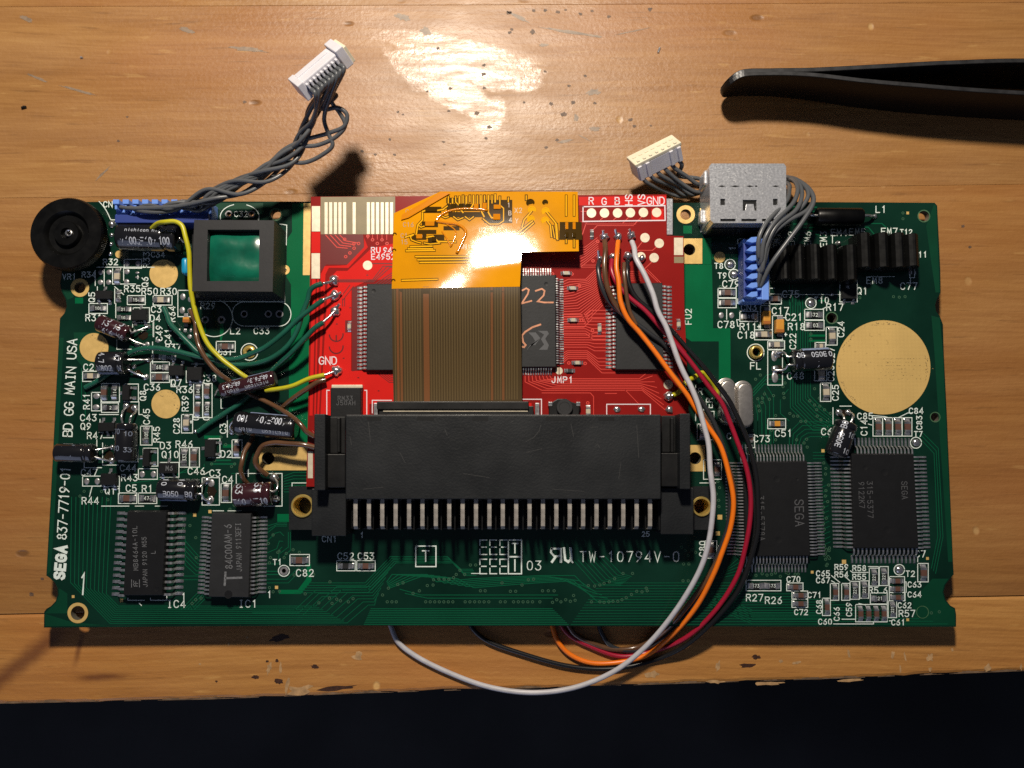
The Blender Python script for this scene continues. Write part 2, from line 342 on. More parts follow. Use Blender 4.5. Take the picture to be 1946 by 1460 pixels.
# ------------------------------------------------------------------ stroke lettering
G = {
'A':[[(0,0),(2,6),(4,0)],[(0.75,2.2),(3.25,2.2)]],
'B':[[(0,3.1),(2.6,3.1),(3.7,3.8),(3.7,5.3),(2.7,6),(0,6),(0,0),(2.8,0),(4,0.8),(4,2.3),(2.6,3.1)]],
'C':[[(4,4.7),(3.2,5.75),(2,6),(0.8,5.6),(0,4.2),(0,1.8),(0.8,0.4),(2,0),(3.2,0.25),(4,1.3)]],
'D':[[(0,0),(0,6),(2.2,6),(3.5,5.2),(4,3.8),(4,2.2),(3.5,0.8),(2.2,0),(0,0)]],
'E':[[(4,6),(0,6),(0,0),(4,0)],[(0,3.1),(3.2,3.1)]],
'F':[[(4,6),(0,6),(0,0)],[(0,3.1),(3.2,3.1)]],
'G':[[(4,4.7),(3.2,5.75),(2,6),(0.8,5.6),(0,4.2),(0,1.8),(0.8,0.4),(2,0),(3.3,0.3),(4,1.2),(4,2.8),(2.3,2.8)]],
'H':[[(0,0),(0,6)],[(4,0),(4,6)],[(0,3.1),(4,3.1)]],
'I':[[(2,0),(2,6)],[(1,6),(3,6)],[(1,0),(3,0)]],
'J':[[(3.4,6),(3.4,1.4),(2.6,0.2),(1.4,0),(0.3,0.8),(0,1.8)]],
'K':[[(0,0),(0,6)],[(4,6),(0,2.4)],[(1.5,3.6),(4,0)]],
'L':[[(0,6),(0,0),(3.8,0)]],
'M':[[(0,0),(0.3,6),(2,1.8),(3.7,6),(4,0)]],
'N':[[(0,0),(0,6),(4,0),(4,6)]],
'O':[[(2,0),(0.8,0.4),(0,1.8),(0,4.2),(0.8,5.6),(2,6),(3.2,5.6),(4,4.2),(4,1.8),(3.2,0.4),(2,0)]],
'P':[[(0,0),(0,6),(2.8,6),(3.9,5.3),(3.9,3.6),(2.8,2.9),(0,2.9)]],
'Q':[[(2,0),(0.8,0.4),(0,1.8),(0,4.2),(0.8,5.6),(2,6),(3.2,5.6),(4,4.2),(4,1.8),(3.2,0.4),(2,0)],[(2.4,1.6),(4,-0.2)]],
'R':[[(0,0),(0,6),(2.8,6),(3.9,5.3),(3.9,3.8),(2.8,3.1),(0,3.1)],[(2.2,3.1),(4,0)]],
'S':[[(3.9,4.8),(3.2,5.8),(2,6),(0.7,5.7),(0.1,4.7),(0.6,3.6),(2,3.1),(3.5,2.5),(4,1.5),(3.4,0.4),(2,0),(0.7,0.3),(0,1.3)]],
'T':[[(0,6),(4,6)],[(2,6),(2,0)]],
'U':[[(0,6),(0,1.6),(0.8,0.3),(2,0),(3.2,0.3),(4,1.6),(4,6)]],
'V':[[(0,6),(2,0),(4,6)]],
'W':[[(0,6),(0.9,0),(2,4.4),(3.1,0),(4,6)]],
'X':[[(0,6),(4,0)],[(0,0),(4,6)]],
'Y':[[(0,6),(2,3),(4,6)],[(2,3),(2,0)]],
'Z':[[(0,6),(4,6),(0,0),(4,0)]],
'0':[[(2,0),(0.8,0.5),(0.2,1.8),(0.2,4.2),(0.8,5.5),(2,6),(3.2,5.5),(3.8,4.2),(3.8,1.8),(3.2,0.5),(2,0)]],
'1':[[(1,4.8),(2.2,6),(2.2,0)]],
'2':[[(0.2,4.6),(0.8,5.6),(2,6),(3.3,5.6),(3.8,4.5),(3.3,3.2),(0.2,0),(4,0)]],
'3':[[(0.2,6),(3.8,6),(1.8,3.6),(3.1,3.3),(3.9,2.2),(3.6,0.8),(2.4,0),(1,0.1),(0,1.1)]],
'4':[[(3,0),(3,6),(0,1.7),(4.1,1.7)]],
'5':[[(3.7,6),(0.5,6),(0.3,3.3),(1.6,3.8),(3,3.5),(3.9,2.4),(3.7,0.9),(2.5,0),(1,0.1),(0,1)]],
'6':[[(3.3,6),(1.2,4.0),(0.2,2.2),(0.4,0.8),(1.5,0),(2.8,0.1),(3.8,1.2),(3.6,2.7),(2.4,3.5),(1.2,3.2),(0.3,2.2)]],
'7':[[(0,6),(4,6),(1.5,0)]],
'8':[[(2,3.2),(0.7,3.9),(0.5,5.2),(2,6),(3.5,5.2),(3.3,3.9),(2,3.2),(0.4,2.2),(0.2,0.9),(2,0),(3.8,0.9),(3.6,2.2),(2,3.2)]],
'9':[[(0.7,0),(2.8,2.0),(3.8,3.8),(3.6,5.2),(2.5,6),(1.2,5.9),(0.2,4.8),(0.4,3.3),(1.6,2.5),(2.8,2.8),(3.7,3.8)]],
'-':[[(0.6,3),(3.4,3)]], '.':[[(1.8,0),(2.2,0.2)]], '+':[[(2,1.2),(2,4.8)],[(0.2,3),(3.8,3)]], ':':[[(1.8,1.2),(2.2,1.4)],[(1.8,3.8),(2.2,4.0)]],
'u':[[(0.2,-1.6),(0.6,4)],[(0.4,1),(1.4,0),(2.6,0.3),(3.4,1.6)],[(3.6,4),(3.4,0)]],
'v':[[(0.2,4),(2,0),(3.8,4)]],
'n':[[(0.3,0),(0.3,4)],[(0.3,2.8),(1.6,4),(3,3.8),(3.6,2.8),(3.6,0)]],
'i':[[(2,0),(2,4)],[(2,5.2),(2,5.7)]],
'c':[[(3.6,3.2),(2.4,4),(1,3.6),(0.2,2),(1,0.4),(2.4,0),(3.6,0.8)]],
'h':[[(0.3,0),(0.3,6)],[(0.3,2.8),(1.6,4),(3,3.8),(3.6,2.8),(3.6,0)]],
'o':[[(2,0),(0.6,0.6),(0.2,2),(0.6,3.4),(2,4),(3.4,3.4),(3.8,2),(3.4,0.6),(2,0)]],
'k':[[(0.3,0),(0.3,6)],[(3.4,4),(0.3,1.8)],[(1.5,2.6),(3.6,0)]],
}
_zj = [0]
def letters(m, s, c, h, rot, lw, mp, adv=0.95, wid=0.62, mirror=False):
    """strokes of s centred on the 2-D point c (y down, like the picture), cap height h"""
    k = h/6.0; n = len(s); tot = (n-1)*adv*h+wid*h
    th = math.radians(rot); ct, st = math.cos(th), math.sin(th)
    for i, ch in enumerate(s):
        for stt in G.get(ch, []):
            pts = []
            for (gx, gy) in stt:
                u = -tot/2+i*adv*h+gx/4*wid*h; v = gy*k-h/2
                pts.append((c[0]+u*ct-v*st, c[1]-(u*st+v*ct)))
            _zj[0] = (_zj[0]+1) % 7
            m.ribbon(pts, lw, mp)
def flat(z):
    return lambda x, y: at(x, y, z+_zj[0]*0.0012)

# big contact pad: brushed gold with the glass weave of the laminate showing through and worn spots
def weave_gold():
    m = mat('woven_gold_plating', (0.72,0.48,0.165), 0.40, metal=0.3)
    nt = m.node_tree; N = nt.nodes; K = nt.links; b = N['Principled BSDF']
    geo = N.new('ShaderNodeNewGeometry'); w = []
    for ax in ('X','Y'):
        t = N.new('ShaderNodeTexWave'); t.wave_type = 'BANDS'; t.bands_direction = ax; t.inputs['Scale'].default_value = 420; t.inputs['Distortion'].default_value = 1.2; t.inputs['Detail Scale'].default_value = 3
        K.new(geo.outputs['Position'], t.inputs['Vector']); w.append(t.outputs['Fac'])
    a = N.new('ShaderNodeMath'); a.operation = 'ADD'; K.new(w[0], a.inputs[0]); K.new(w[1], a.inputs[1])
    n = N.new('ShaderNodeTexNoise'); n.inputs['Scale'].default_value = 90; n.inputs['Detail'].default_value = 5; K.new(geo.outputs['Position'], n.inputs['Vector'])
    n2 = N.new('ShaderNodeTexNoise'); n2.inputs['Scale'].default_value = 900; n2.inputs['Detail'].default_value = 3; K.new(geo.outputs['Position'], n2.inputs['Vector'])
    r1 = N.new('ShaderNodeMapRange'); K.new(a.outputs[0], r1.inputs[0]); r1.inputs[1].default_value = 0; r1.inputs[2].default_value = 2; r1.inputs[3].default_value = 0.965; r1.inputs[4].default_value = 1.02
    r2 = N.new('ShaderNodeMapRange'); K.new(n.outputs[0], r2.inputs[0]); r2.inputs[1].default_value = 0.3; r2.inputs[2].default_value = 0.7; r2.inputs[3].default_value = 0.86; r2.inputs[4].default_value = 1.08
    m1 = N.new('ShaderNodeMath'); m1.operation = 'MULTIPLY'; K.new(r1.outputs[0], m1.inputs[0]); K.new(r2.outputs[0], m1.inputs[1])
    # tarnish specks gather where the broad noise is high
    sp = N.new('ShaderNodeMath'); sp.operation = 'MULTIPLY'; K.new(n.outputs[0], sp.inputs[0]); K.new(n2.outputs[0], sp.inputs[1])
    r3 = N.new('ShaderNodeMapRange'); K.new(sp.outputs[0], r3.inputs[0]); r3.inputs[1].default_value = 0.41; r3.inputs[2].default_value = 0.50; r3.inputs[3].default_value = 0.0; r3.inputs[4].default_value = 0.7
    vm = N.new('ShaderNodeVectorMath'); vm.operation = 'SCALE'; vm.inputs[0].default_value = (0.72,0.48,0.165); K.new(m1.outputs[0], vm.inputs['Scale'])
    mx = N.new('ShaderNodeMix'); mx.data_type = 'RGBA'; K.new(r3.outputs[0], mx.inputs[0]); K.new(vm.outputs[0], mx.inputs[6]); mx.inputs[7].default_value = (0.13,0.08,0.03,1)
    K.new(mx.outputs[2], b.inputs['Base Color']); return m
M['weave'] = weave_gold()
# ------------------------------------------------------------------ the table and the floor
def wood(name, knots=(), seed=0.0, rough=0.45, tint=(1,1,1), rv=0.07, spec=0.55, streaks=(), gloss=()):
    m = bpy.data.materials.new(name); m.use_nodes = True
    nt = m.node_tree; N = nt.nodes; K = nt.links; b = N['Principled BSDF']
    geo = N.new('ShaderNodeNewGeometry')
    def math_(op, a, bb=None, c=None):
        n = N.new('ShaderNodeMath'); n.operation = op
        for i, v in enumerate((a, bb, c)):
            if v is None: continue
            if isinstance(v, (int,float)): n.inputs[i].default_value = v
            else: K.new(v, n.inputs[i])
        return n.outputs[0]
    def vm(op, a, bb=None, sc_=None):
        n = N.new('ShaderNodeVectorMath'); n.operation = op
        for i, v in enumerate((a, bb)):
            if v is None: continue
            if isinstance(v, tuple): n.inputs[i].default_value = v
            else: K.new(v, n.inputs[i])
        if sc_ is not None:
            if isinstance(sc_, (int,float)): n.inputs['Scale'].default_value = sc_
            else: K.new(sc_, n.inputs['Scale'])
        return n
    def noise(vec, scale, detail=4, rgh=0.55, dist=0.0):
        n = N.new('ShaderNodeTexNoise'); n.inputs['Scale'].default_value = scale; n.inputs['Detail'].default_value = detail
        n.inputs['Roughness'].default_value = rgh; n.inputs['Distortion'].default_value = dist
        K.new(vec, n.inputs['Vector']); return n.outputs[0]
    def ramp(v, pts):
        n = N.new('ShaderNodeValToRGB'); e = n.color_ramp.elements
        while len(e) < len(pts): e.new(0.5)
        for i, (p, c) in enumerate(pts): e[i].position = p; e[i].color = (*c,1)
        K.new(v, n.inputs[0]); return n.outputs[0]
    def smooth(v, a, bb, lo=0.0, hi=1.0):
        n = N.new('ShaderNodeMapRange'); n.interpolation_type = 'SMOOTHSTEP'
        for i, x in enumerate((a,bb,lo,hi)): n.inputs[i+1].default_value = x
        K.new(v, n.inputs[0]); return n.outputs[0]
    def mix(f, a, bb, mode='MIX'):
        n = N.new('ShaderNodeMix'); n.data_type = 'RGBA'; n.blend_type = mode
        if isinstance(f,(int,float)): n.inputs[0].default_value = f
        else: K.new(f, n.inputs[0])
        for i, v in ((6,a),(7,bb)):
            if isinstance(v, tuple): n.inputs[i].default_value = (*v,1)
            else: K.new(v, n.inputs[i])
        return n.outputs[2]
    P = vm('ADD', geo.outputs['Position'], (seed*0.37, seed*0.53, 0)).outputs[0]
    # the grain bends round the knots
    base = P
    wob = noise(vm('MULTIPLY', P, (6,14,1)).outputs[0], 1.0, 2)
    dark_knot = None
    offs = math_('MULTIPLY', math_('SUBTRACT', wob, 0.5), 0.009)
    for (kx, ky, rx, ry, amp) in knots:
        d = vm('MULTIPLY', vm('SUBTRACT', geo.outputs['Position'], (kx,ky,0)).outputs[0], (1/rx,1/ry,0))
        r = vm('LENGTH', d.outputs[0]).outputs['Value']
        fall = smooth(r, 0.0, 2.6, 1.0, 0.0)
        offs = math_('ADD', offs, math_('MULTIPLY', fall, amp))
        kn = noise(vm('MULTIPLY', P, (35,70,1)).outputs[0], 1.0, 4)
        ring = math_('ADD', r, math_('MULTIPLY', math_('SUBTRACT', kn, 0.5), 0.9))
        k1 = math_('MULTIPLY', smooth(ring, 0.55, 0.95), smooth(ring, 0.98, 1.35, 1.0, 0.0))
        k1 = math_('MULTIPLY', k1, 0.75)
        dark_knot = k1 if dark_knot is None else math_('MAXIMUM', dark_knot, k1)
    cmb = N.new('ShaderNodeCombineXYZ'); K.new(offs, cmb.inputs[1])
    Q = vm('ADD', P, cmb.outputs[0]).outputs[0]
    n1 = noise(vm('MULTIPLY', Q, (2.6,95,1)).outputs[0], 1.0, 5, 0.6)
    n2 = noise(vm('MULTIPLY', Q, (26,560,1)).outputs[0], 1.0, 4, 0.65)
    n3 = noise(vm('MULTIPLY', Q, (90,1900,1)).outputs[0], 1.0, 2, 0.6)
    n4 = noise(vm('MULTIPLY', P, (14,22,1)).outputs[0], 1.0, 3, 0.5)
    g = math_('ADD', math_('MULTIPLY', n1, 0.42), math_('ADD', math_('MULTIPLY', n2, 0.33), math_('MULTIPLY', n3, 0.25)))
    col = ramp(g, [(0.32,(0.185,0.080,0.028)), (0.46,(0.262,0.121,0.045)), (0.56,(0.315,0.155,0.062)), (0.68,(0.365,0.195,0.084))])
    col = mix(smooth(n4, 0.35, 0.75, 0.0, 0.35), col, (0.30,0.095,0.028))
    streak = noise(vm('MULTIPLY', Q, (5,210,1)).outputs[0], 1.0, 5, 0.7)
    col = mix(smooth(streak, 0.62, 0.76, 0.0, 0.42), col, (0.130,0.045,0.013))
    fleck = noise(vm('MULTIPLY', Q, (70,1100,1)).outputs[0], 1.0, 3, 0.6)
    col = mix(smooth(fleck, 0.60, 0.72, 0.0, 0.42), col, (0.120,0.050,0.018))
    fleck2 = noise(vm('ADD', vm('MULTIPLY', Q, (95,700,1)).outputs[0], (5.3,9.1,0)).outputs[0], 1.0, 3, 0.6)
    col = mix(smooth(fleck2, 0.62, 0.74, 0.0, 0.30), col, (0.50,0.30,0.14))
    # short dark pores and pale dents
    v = N.new('ShaderNodeTexVoronoi'); v.inputs['Scale'].default_value = 1.0
    K.new(vm('MULTIPLY', P, (75,150,1)).outputs[0], v.inputs['Vector'])
    pm = noise(vm('MULTIPLY', P, (18,30,1)).outputs[0], 1.0, 2)
    pore = math_('MULTIPLY', smooth(v.outputs['Distance'], 0.06, 0.13, 1.0, 0.0), smooth(pm, 0.5, 0.62))
    col = mix(math_('MULTIPLY', pore, 0.6), col, (0.075,0.030,0.012))
    v2 = N.new('ShaderNodeTexVoronoi'); v2.inputs['Scale'].default_value = 1.0
    K.new(vm('ADD', vm('MULTIPLY', P, (120,95,1)).outputs[0], (31.7,12.3,0)).outputs[0], v2.inputs['Vector'])
    pm2 = noise(vm('ADD', vm('MULTIPLY', P, (20,26,1)).outputs[0], (7,3,0)).outputs[0], 1.0, 2)
    dent = math_('MULTIPLY', smooth(v2.outputs['Distance'], 0.05, 0.11, 1.0, 0.0), smooth(pm2, 0.52, 0.60))
    col = mix(math_('MULTIPLY', dent, 0.5), col, (0.62,0.42,0.24))
    if dark_knot is not None: col = mix(dark_knot, col, (0.060,0.018,0.008))
    for (ax, ay, bx, by, wd, amt) in streaks:      # dark resin streak along a line
        d_ = Vector((bx-ax, by-ay)); l_ = d_.length; d_.normalize(); rel = vm('SUBTRACT', geo.outputs['Position'], (ax,ay,0)).outputs[0]
        along = vm('DOT_PRODUCT', rel, (d_.x,d_.y,0)).outputs['Value']; acr = vm('DOT_PRODUCT', rel, (-d_.y,d_.x,0)).outputs['Value']
        sn = noise(vm('MULTIPLY', P, (60,60,1)).outputs[0], 1.0, 4)
        acr = math_('ABSOLUTE', math_('ADD', acr, math_('MULTIPLY', math_('SUBTRACT', sn, 0.5), wd*2.2)))
        f_ = math_('MULTIPLY', smooth(acr, 0.0, wd, 1.0, 0.0), math_('MULTIPLY', smooth(along, -0.002, 0.003), smooth(along, l_-0.003, l_+0.004, 1.0, 0.0)))
        col = mix(math_('MULTIPLY', f_, amt), col, (0.070,0.020,0.010))
    if tint != (1,1,1):
        col = vm('MULTIPLY', col, tint).outputs[0]
    K.new(col, b.inputs['Base Color'])
    rn = noise(vm('MULTIPLY', P, (40,120,1)).outputs[0], 1.0, 3)
    rr = smooth(rn, 0.3, 0.7, rough-rv, rough+rv)
    gm_ = None
    for (gx, gy, rx, ry, ga) in gloss:      # places rubbed to a smoother varnish
        ca, sa = math.cos(ga), math.sin(ga)
        rel = vm('SUBTRACT', geo.outputs['Position'], (gx,gy,0)).outputs[0]
        a_ = math_('DIVIDE', vm('DOT_PRODUCT', rel, (ca,sa,0)).outputs['Value'], rx); b_ = math_('DIVIDE', vm('DOT_PRODUCT', rel, (-sa,ca,0)).outputs['Value'], ry)
        r_ = math_('SQRT', math_('ADD', math_('MULTIPLY', a_, a_), math_('MULTIPLY', b_, b_)))
        gn = noise(vm('MULTIPLY', P, (260,420,1)).outputs[0], 1.0, 5, 0.65)
        r_ = math_('ADD', r_, math_('MULTIPLY', math_('SUBTRACT', gn, 0.5), 1.1))
        q_ = smooth(r_, 0.80, 1.08, 1.0, 0.0)
        gm_ = q_ if gm_ is None else math_('MAXIMUM', gm_, q_)
    if gm_ is not None:
        gs = noise(vm('MULTIPLY', P, (120,700,1)).outputs[0], 1.0, 4, 0.7)
        gr = smooth(gs, 0.3, 0.7, 0.25, 0.43)
        rr = math_('ADD', math_('MULTIPLY', rr, math_('SUBTRACT', 1.0, gm_)), math_('MULTIPLY', gr, gm_))
    K.new(rr, b.inputs['Roughness'])
    b.inputs['Specular IOR Level'].default_value = spec
    fine = noise(vm('MULTIPLY', P, (900,1300,1)).outputs[0], 1.0, 3, 0.6)
    hgt = math_('ADD', math_('MULTIPLY', fine, 0.7), math_('ADD', math_('MULTIPLY', n2, 0.5), math_('MULTIPLY', pore, -1.6)))
    hgt = math_('SUBTRACT', hgt, math_('MULTIPLY', dent, 1.0))
    bp = N.new('ShaderNodeBump'); bp.inputs['Strength'].default_value = 0.55; bp.inputs['Distance'].default_value = 0.00019
    K.new(hgt, bp.inputs['Height']); K.new(bp.outputs[0], b.inputs['Normal'])
    return m

kp = at(215,1238,TZ)*S
ka, kb = at(-40,1322,TZ)*S, at(112,1200,TZ)*S
kc, kd = at(148,1286,TZ)*S, at(228,1284,TZ)*S
ke, kf = at(142,1262,TZ)*S, at(156,1206,TZ)*S
W_A = wood('varnished_pine_far', seed=1.0, tint=(1.03,1.05,0.80)); W_B = None
def gell(x, y, rx, ry, ang):
    p = at(x,y,TZ)*S; k = mmpx(TZ)*S*1.06; return (p.x, p.y, rx*k, ry*k, math.radians(ang))
W_B = wood('varnished_pine', seed=2.3, tint=(1.04,1.05,0.81), gloss=(gell(880,106,170,34,-14), gell(838,158,130,36,-33), gell(930,218,30,38,-40), gell(960,150,75,26,-5)))
W_C = wood('varnished_pine_middle', seed=5.1, tint=(1.05,1.03,0.75))
W_D = wood('varnished_pine_front', knots=(), seed=7.9, tint=(1.48,1.44,0.95), streaks=((ka.x,ka.y,kb.x,kb.y,0.0030,0.75),(kc.x,kc.y,kd.x,kd.y,0.0011,0.75),(ke.x,ke.y,kf.x,kf.y,0.0009,0.7)))
M['stain'] = mat('dark_scorch', (0.045,0.017,0.008), 0.5, var=0.4, vscale=1500)
M['pit'] = mat('dark_pit', (0.105,0.060,0.036), 0.6, var=0.4, vscale=1500)
M['scuff'] = mat('grey_scuff', (0.22,0.155,0.105), 0.5, var=0.3, vscale=900)
M['pale'] = mat('pale_raw_wood', (0.40,0.24,0.11), 0.6, var=0.3, vscale=900)
M['grime'] = mat('grimy_edge_wood', (0.13,0.080,0.045), 0.7, var=0.5, vscale=500, bump=0.6, bscale=900)

table = thing('wooden_table', 'varnished pine table top of wide planks with scratches, pits and a dark knot', 'table', at(973,730,TZ))
def line(pts, x):
    for (x0,y0),(x1,y1) in zip(pts, pts[1:]):
        if x0 <= x <= x1: return y0+(y1-y0)*(x-x0)/(x1-x0)
    return pts[-1][1] if x > pts[-1][0] else pts[0][1]
S0 = [(-700,-420),(2700,-470)]
S1 = [(-700,16),(2700,2)]
S2 = [(-700,386),(2700,340)]
S3 = [(-700,1180),(2700,1118)]
ED = [(-700,1352),(0,1338),(400,1330),(700,1318),(1000,1309),(1300,1300),(1600,1290),(1946,1276),(2700,1255)]
def plank(top, bot, m, wob=0.0, gap=0.12):
    xs = [-700+i*(3400/170) for i in range(171)]
    up = [at(x, line(top,x)+gap, TZ) for x in xs]; lo = []
    for x in xs:
        j = 0
        if wob: j = wob*(math.sin(x*0.013)+0.7*math.sin(x*0.041+1)+0.6*math.sin(x*0.11)+random.uniform(-0.8,0.8))
        lo.append(at(x, line(bot,x)-gap+j, TZ))
    poly = [(p.x,p.y) for p in up]+[(p.x,p.y) for p in reversed(lo)]
    mb = MB(); mb.prism(poly, TZ-24, TZ)
    return mb.build('plank', m, table, bevel=0.06 if not wob else 0.7, seg=2)
plank(S0, S1, W_A); plank(S1, S2, W_B); plank(S2, S3, W_C)
pd = plank(S3, ED, W_D, wob=1.0)
# the grimy, chipped front arris and pale splinters along it
gm = MB()
xs = [-700+i*8 for i in range(426)]
for a, b2 in zip(xs, xs[1:]):
    ya, yb = line(ED,a), line(ED,b2)
    w1 = 2.2+1.6*math.sin(a*0.021)+1.6*math.sin(a*0.083)+random.uniform(-0.6,0.6)
    if w1 < 1.0: continue
    gm.add([at(a,ya-w1,TZ+0.02), at(b2,yb-w1+random.uniform(-.7,.7),TZ+0.02), at(b2,yb-0.6,TZ+0.02), at(a,ya-0.6,TZ+0.02)], [(3,2,1,0)])
stuff(gm.build('grimy_edge', M['grime'], pd))
pb = bpy.data.objects['plank.001']; pc = bpy.data.objects['plank.002']
def irregular(cx, cy, rx, ry, n=14, ang=0.0, j=0.3, z=TZ+0.03):
    a0 = math.radians(ang); out = []
    for k in range(n):
        t = 2*math.pi*k/n; q = 1+random.uniform(-j,j)
        x, y = rx*q*math.cos(t), ry*q*math.sin(t)
        out.append(at(cx+x*math.cos(a0)-y*math.sin(a0), cy+x*math.sin(a0)+y*math.cos(a0), z))
    return out
# smooth glossy patch of worn varnish that throws back the lamp
def jag(poly, n=7, j=2.6):
    out = []
    for i in range(len(poly)):
        a, b = poly[i], poly[(i+1)%len(poly)]
        for k in range(n):
            t = k/n; out.append((a[0]+(b[0]-a[0])*t+random.uniform(-j,j), a[1]+(b[1]-a[1])*t+random.uniform(-j,j)))
    return out
pits = MB()
for (x,y,r) in [(1014,20,3),(1036,20,3),(1060,23,3.5),(1075,19,2),(1103,27,3),(1125,21,3),(1157,32,3),(967,24,4),(972,56,3),(969,62,3),(1012,61,5),(920,124,3),(919,141,4),(920,167,3),(856,168,3),(812,174,2.5),(853,211,2.5),(906,215,4),(930,242,4),(924,263,3),(756,213,2.5),(766,218,2),(843,270,2.5),(832,92,3),(1081,163,3),(1112,144,3),(1036,136,2.5),(1047,197,4),(1089,195,4),(1072,218,5),(1130,196,3),(996,195,2.5),(1198,228,4),(1206,240,3),(1237,239,2),(1038,281,3),(1059,266,3),(844,313,2.5),(713,294,2.5),(750,294,2.5),(741,265,2.5),(1235,18,4),(156,110,2.5),(225,268,3),(465,194,3),(242,222,2),(688,288,3),(616,115,4),(45,204,4),(1843,470,3),(1830,430,3),(60,1130,4),(80,1100,3)]:
    pits.sheet(irregular(x,y,r*1.15,r*0.85, j=0.35))
stuff(pits.build('pits', M['pit'], pb))
scf = MB()
for (x,y,rx,ry,a) in [(1090,62,52,2.6,9),(1200,60,30,1.0,-12),(985,32,22,3,28),(765,32,14,6,15),(809,60,10,7,20),(50,36,13,4,25),(148,172,30,2.5,15),(70,148,22,2,22),(357,58,14,4,20),(470,94,34,4,6),(1127,175,13,6,-10),(1033,86,8,3,0),(1131,245,12,4,-8),(1075,268,14,2.5,-12),(1110,262,16,0.9,28),(195,330,18,2,-45),(1095,224,4,7,0)]:
    scf.sheet(irregular(x,y,rx,ry,18,a,0.35))
stuff(scf.build('scuffs', M['scuff'], pb))
st = MB()
for (x,y,rx,ry,a) in [(1437,1249,8,4,0),(1420,1265,14,4.5,-3),(530,1213,18,6,-10),(529,1295,9,5,10),(485,1287,7,3.5,0),(598,1267,7,4,0),(526,1256,3,3,0),(411,1295,2.5,2,0),(640,1308,34,4,-6),(508,1257,3,2,0)]:
    st.sheet(irregular(x,y,rx,ry,16,a,0.3))
stuff(st.build('scorch_marks', M['stain'], pd))
pl = MB()
for (x,y,rx,ry,a) in [(511,1270,4,11,8),(533,1270,2.5,12,3),(545,1306,3,14,14),(570,1312,22,9,-6),(680,1247,10,7,0),(1240,1282,16,6,-6),(1613,1242,2.5,9,-8),(1696,1245,3,7,10),(1720,1248,2,8,-10),(1768,1250,6,7,0),(1711,1270,2,7,0),(1768,1272,3,5,0),(1877,1270,5,8,20),(1940,1268,2,7,0),(1514,1260,9,3,-8),(1365,1266,4,9,10),(1484,1257,4,3,0),(1810,1235,3,3,0),(1460,1299,26,3,-2),(1620,1293,22,2.5,-2),(1360,1296,16,3,0),(380,1262,2,2,0),(434,1224,2,3,0),(470,1212,2,2,0)]:
    pl.sheet(irregular(x,y,rx,ry,14,a,0.4))
stuff(pl.build('pale_nicks', M['pale'], pd))

fl = MB(); n = 40
for i in range(n+1):
    for j in range(n+1):
        x = -700+1400*i/n; y = -600+700*j/n
        fl.v.append(Vector((x, y, -420+14*math.sin(x*0.011+y*0.006)+8*math.sin(y*0.03+x*0.004))))
fl.f = [(i*(n+1)+j,(i+1)*(n+1)+j,(i+1)*(n+1)+j+1,i*(n+1)+j+1) for i in range(n) for j in range(n)]
fo = fl.build('floor', M['fl'], smooth=True); fo['kind'] = 'structure'; fo['label'] = 'dark navy cloth-like ground below the table edge'

# ------------------------------------------------------------------ green board
ZB, ZT = 6.0, 7.6
Z = ZT
green = thing('green_circuit_board', 'large green handheld console main board crowded with soldered parts', 'circuit board', at(950,790,ZB))
GO = [(124,384),(400,383),(900,384),(1279,386),(1500,384),(1776,385.5),(1781,391),(1787,514),(1787.5,557),(1781,567),(1777,580),(1779,592),(1786,601),(1792,617),(1793.5,670),(1799,780),(1811,1068),(1812.5,1092),(1806,1099),(1797,1111),(1793,1125),(1797,1140),(1806,1151),(1815,1156),(1817,1168),(1817,1191.5),
      (1500,1191),(1100,1190),(700,1189),(400,1190.5),(83.4,1193),(84,1163),(88.5,1157),(97,1152),(105.6,1143),(110,1130),(109,1117),(104,1107),(95,1099),(88,1094),(96.7,940),(112,640),(114,605),(122,596),(127,583),(125,569),(117,554),(114,540),(117.5,518)]
outer = [tuple(at(x,y,ZT)[:2]) for x,y in GO]
HOLES = [(524,408,10),(152,547,11),(148,1165,13),(1303,408,10.5),(1755.5,411,10.5),(1580.6,604.5,10),(1777,793,8.5),(1753,1163.5,10.5),(509.4,871.5,11.5),(1310,474.6,11),(575,962,17),(1333,963,15),(1321,871,11)]
for h in [(464,597,4.5),(510,597,4.5),(531,597,4.5),(390,608,4),(421,608,4),(434.6,407,4.5),(478,407,4.5),(539.5,1085,4),(1436,670,6)]: HOLES.append(h)
k0 = mmpx(ZT)
holes = [circ(at(x,y,ZT), r*k0, 28 if r > 6 else 14) for x,y,r in HOLES]
board = holed('board', outer, holes, ZB, ZT, M['pcb'], green)
# fibre-coloured rim just inside the edge
rimm = MB()
pts = [Vector(p) for p in outer]
for i in range(len(pts)):
    a, b = pts[i], pts[(i+1)%len(pts)]
    rimm.add([(a.x*1.0,a.y,ZT-0.12),(b.x,b.y,ZT-0.12),(b.x,b.y,ZB+0.12),(a.x,a.y,ZB+0.12)], [(0,1,2,3)])
cen = Vector((0,at(950,790,ZT).y))
for v in rimm.v:
    d = Vector((v.x,v.y))-cen; d.normalize(); v.x += d.x*0.03; v.y += d.y*0.03
stuff(rimm.build('board_edge', M['laminate'], board))

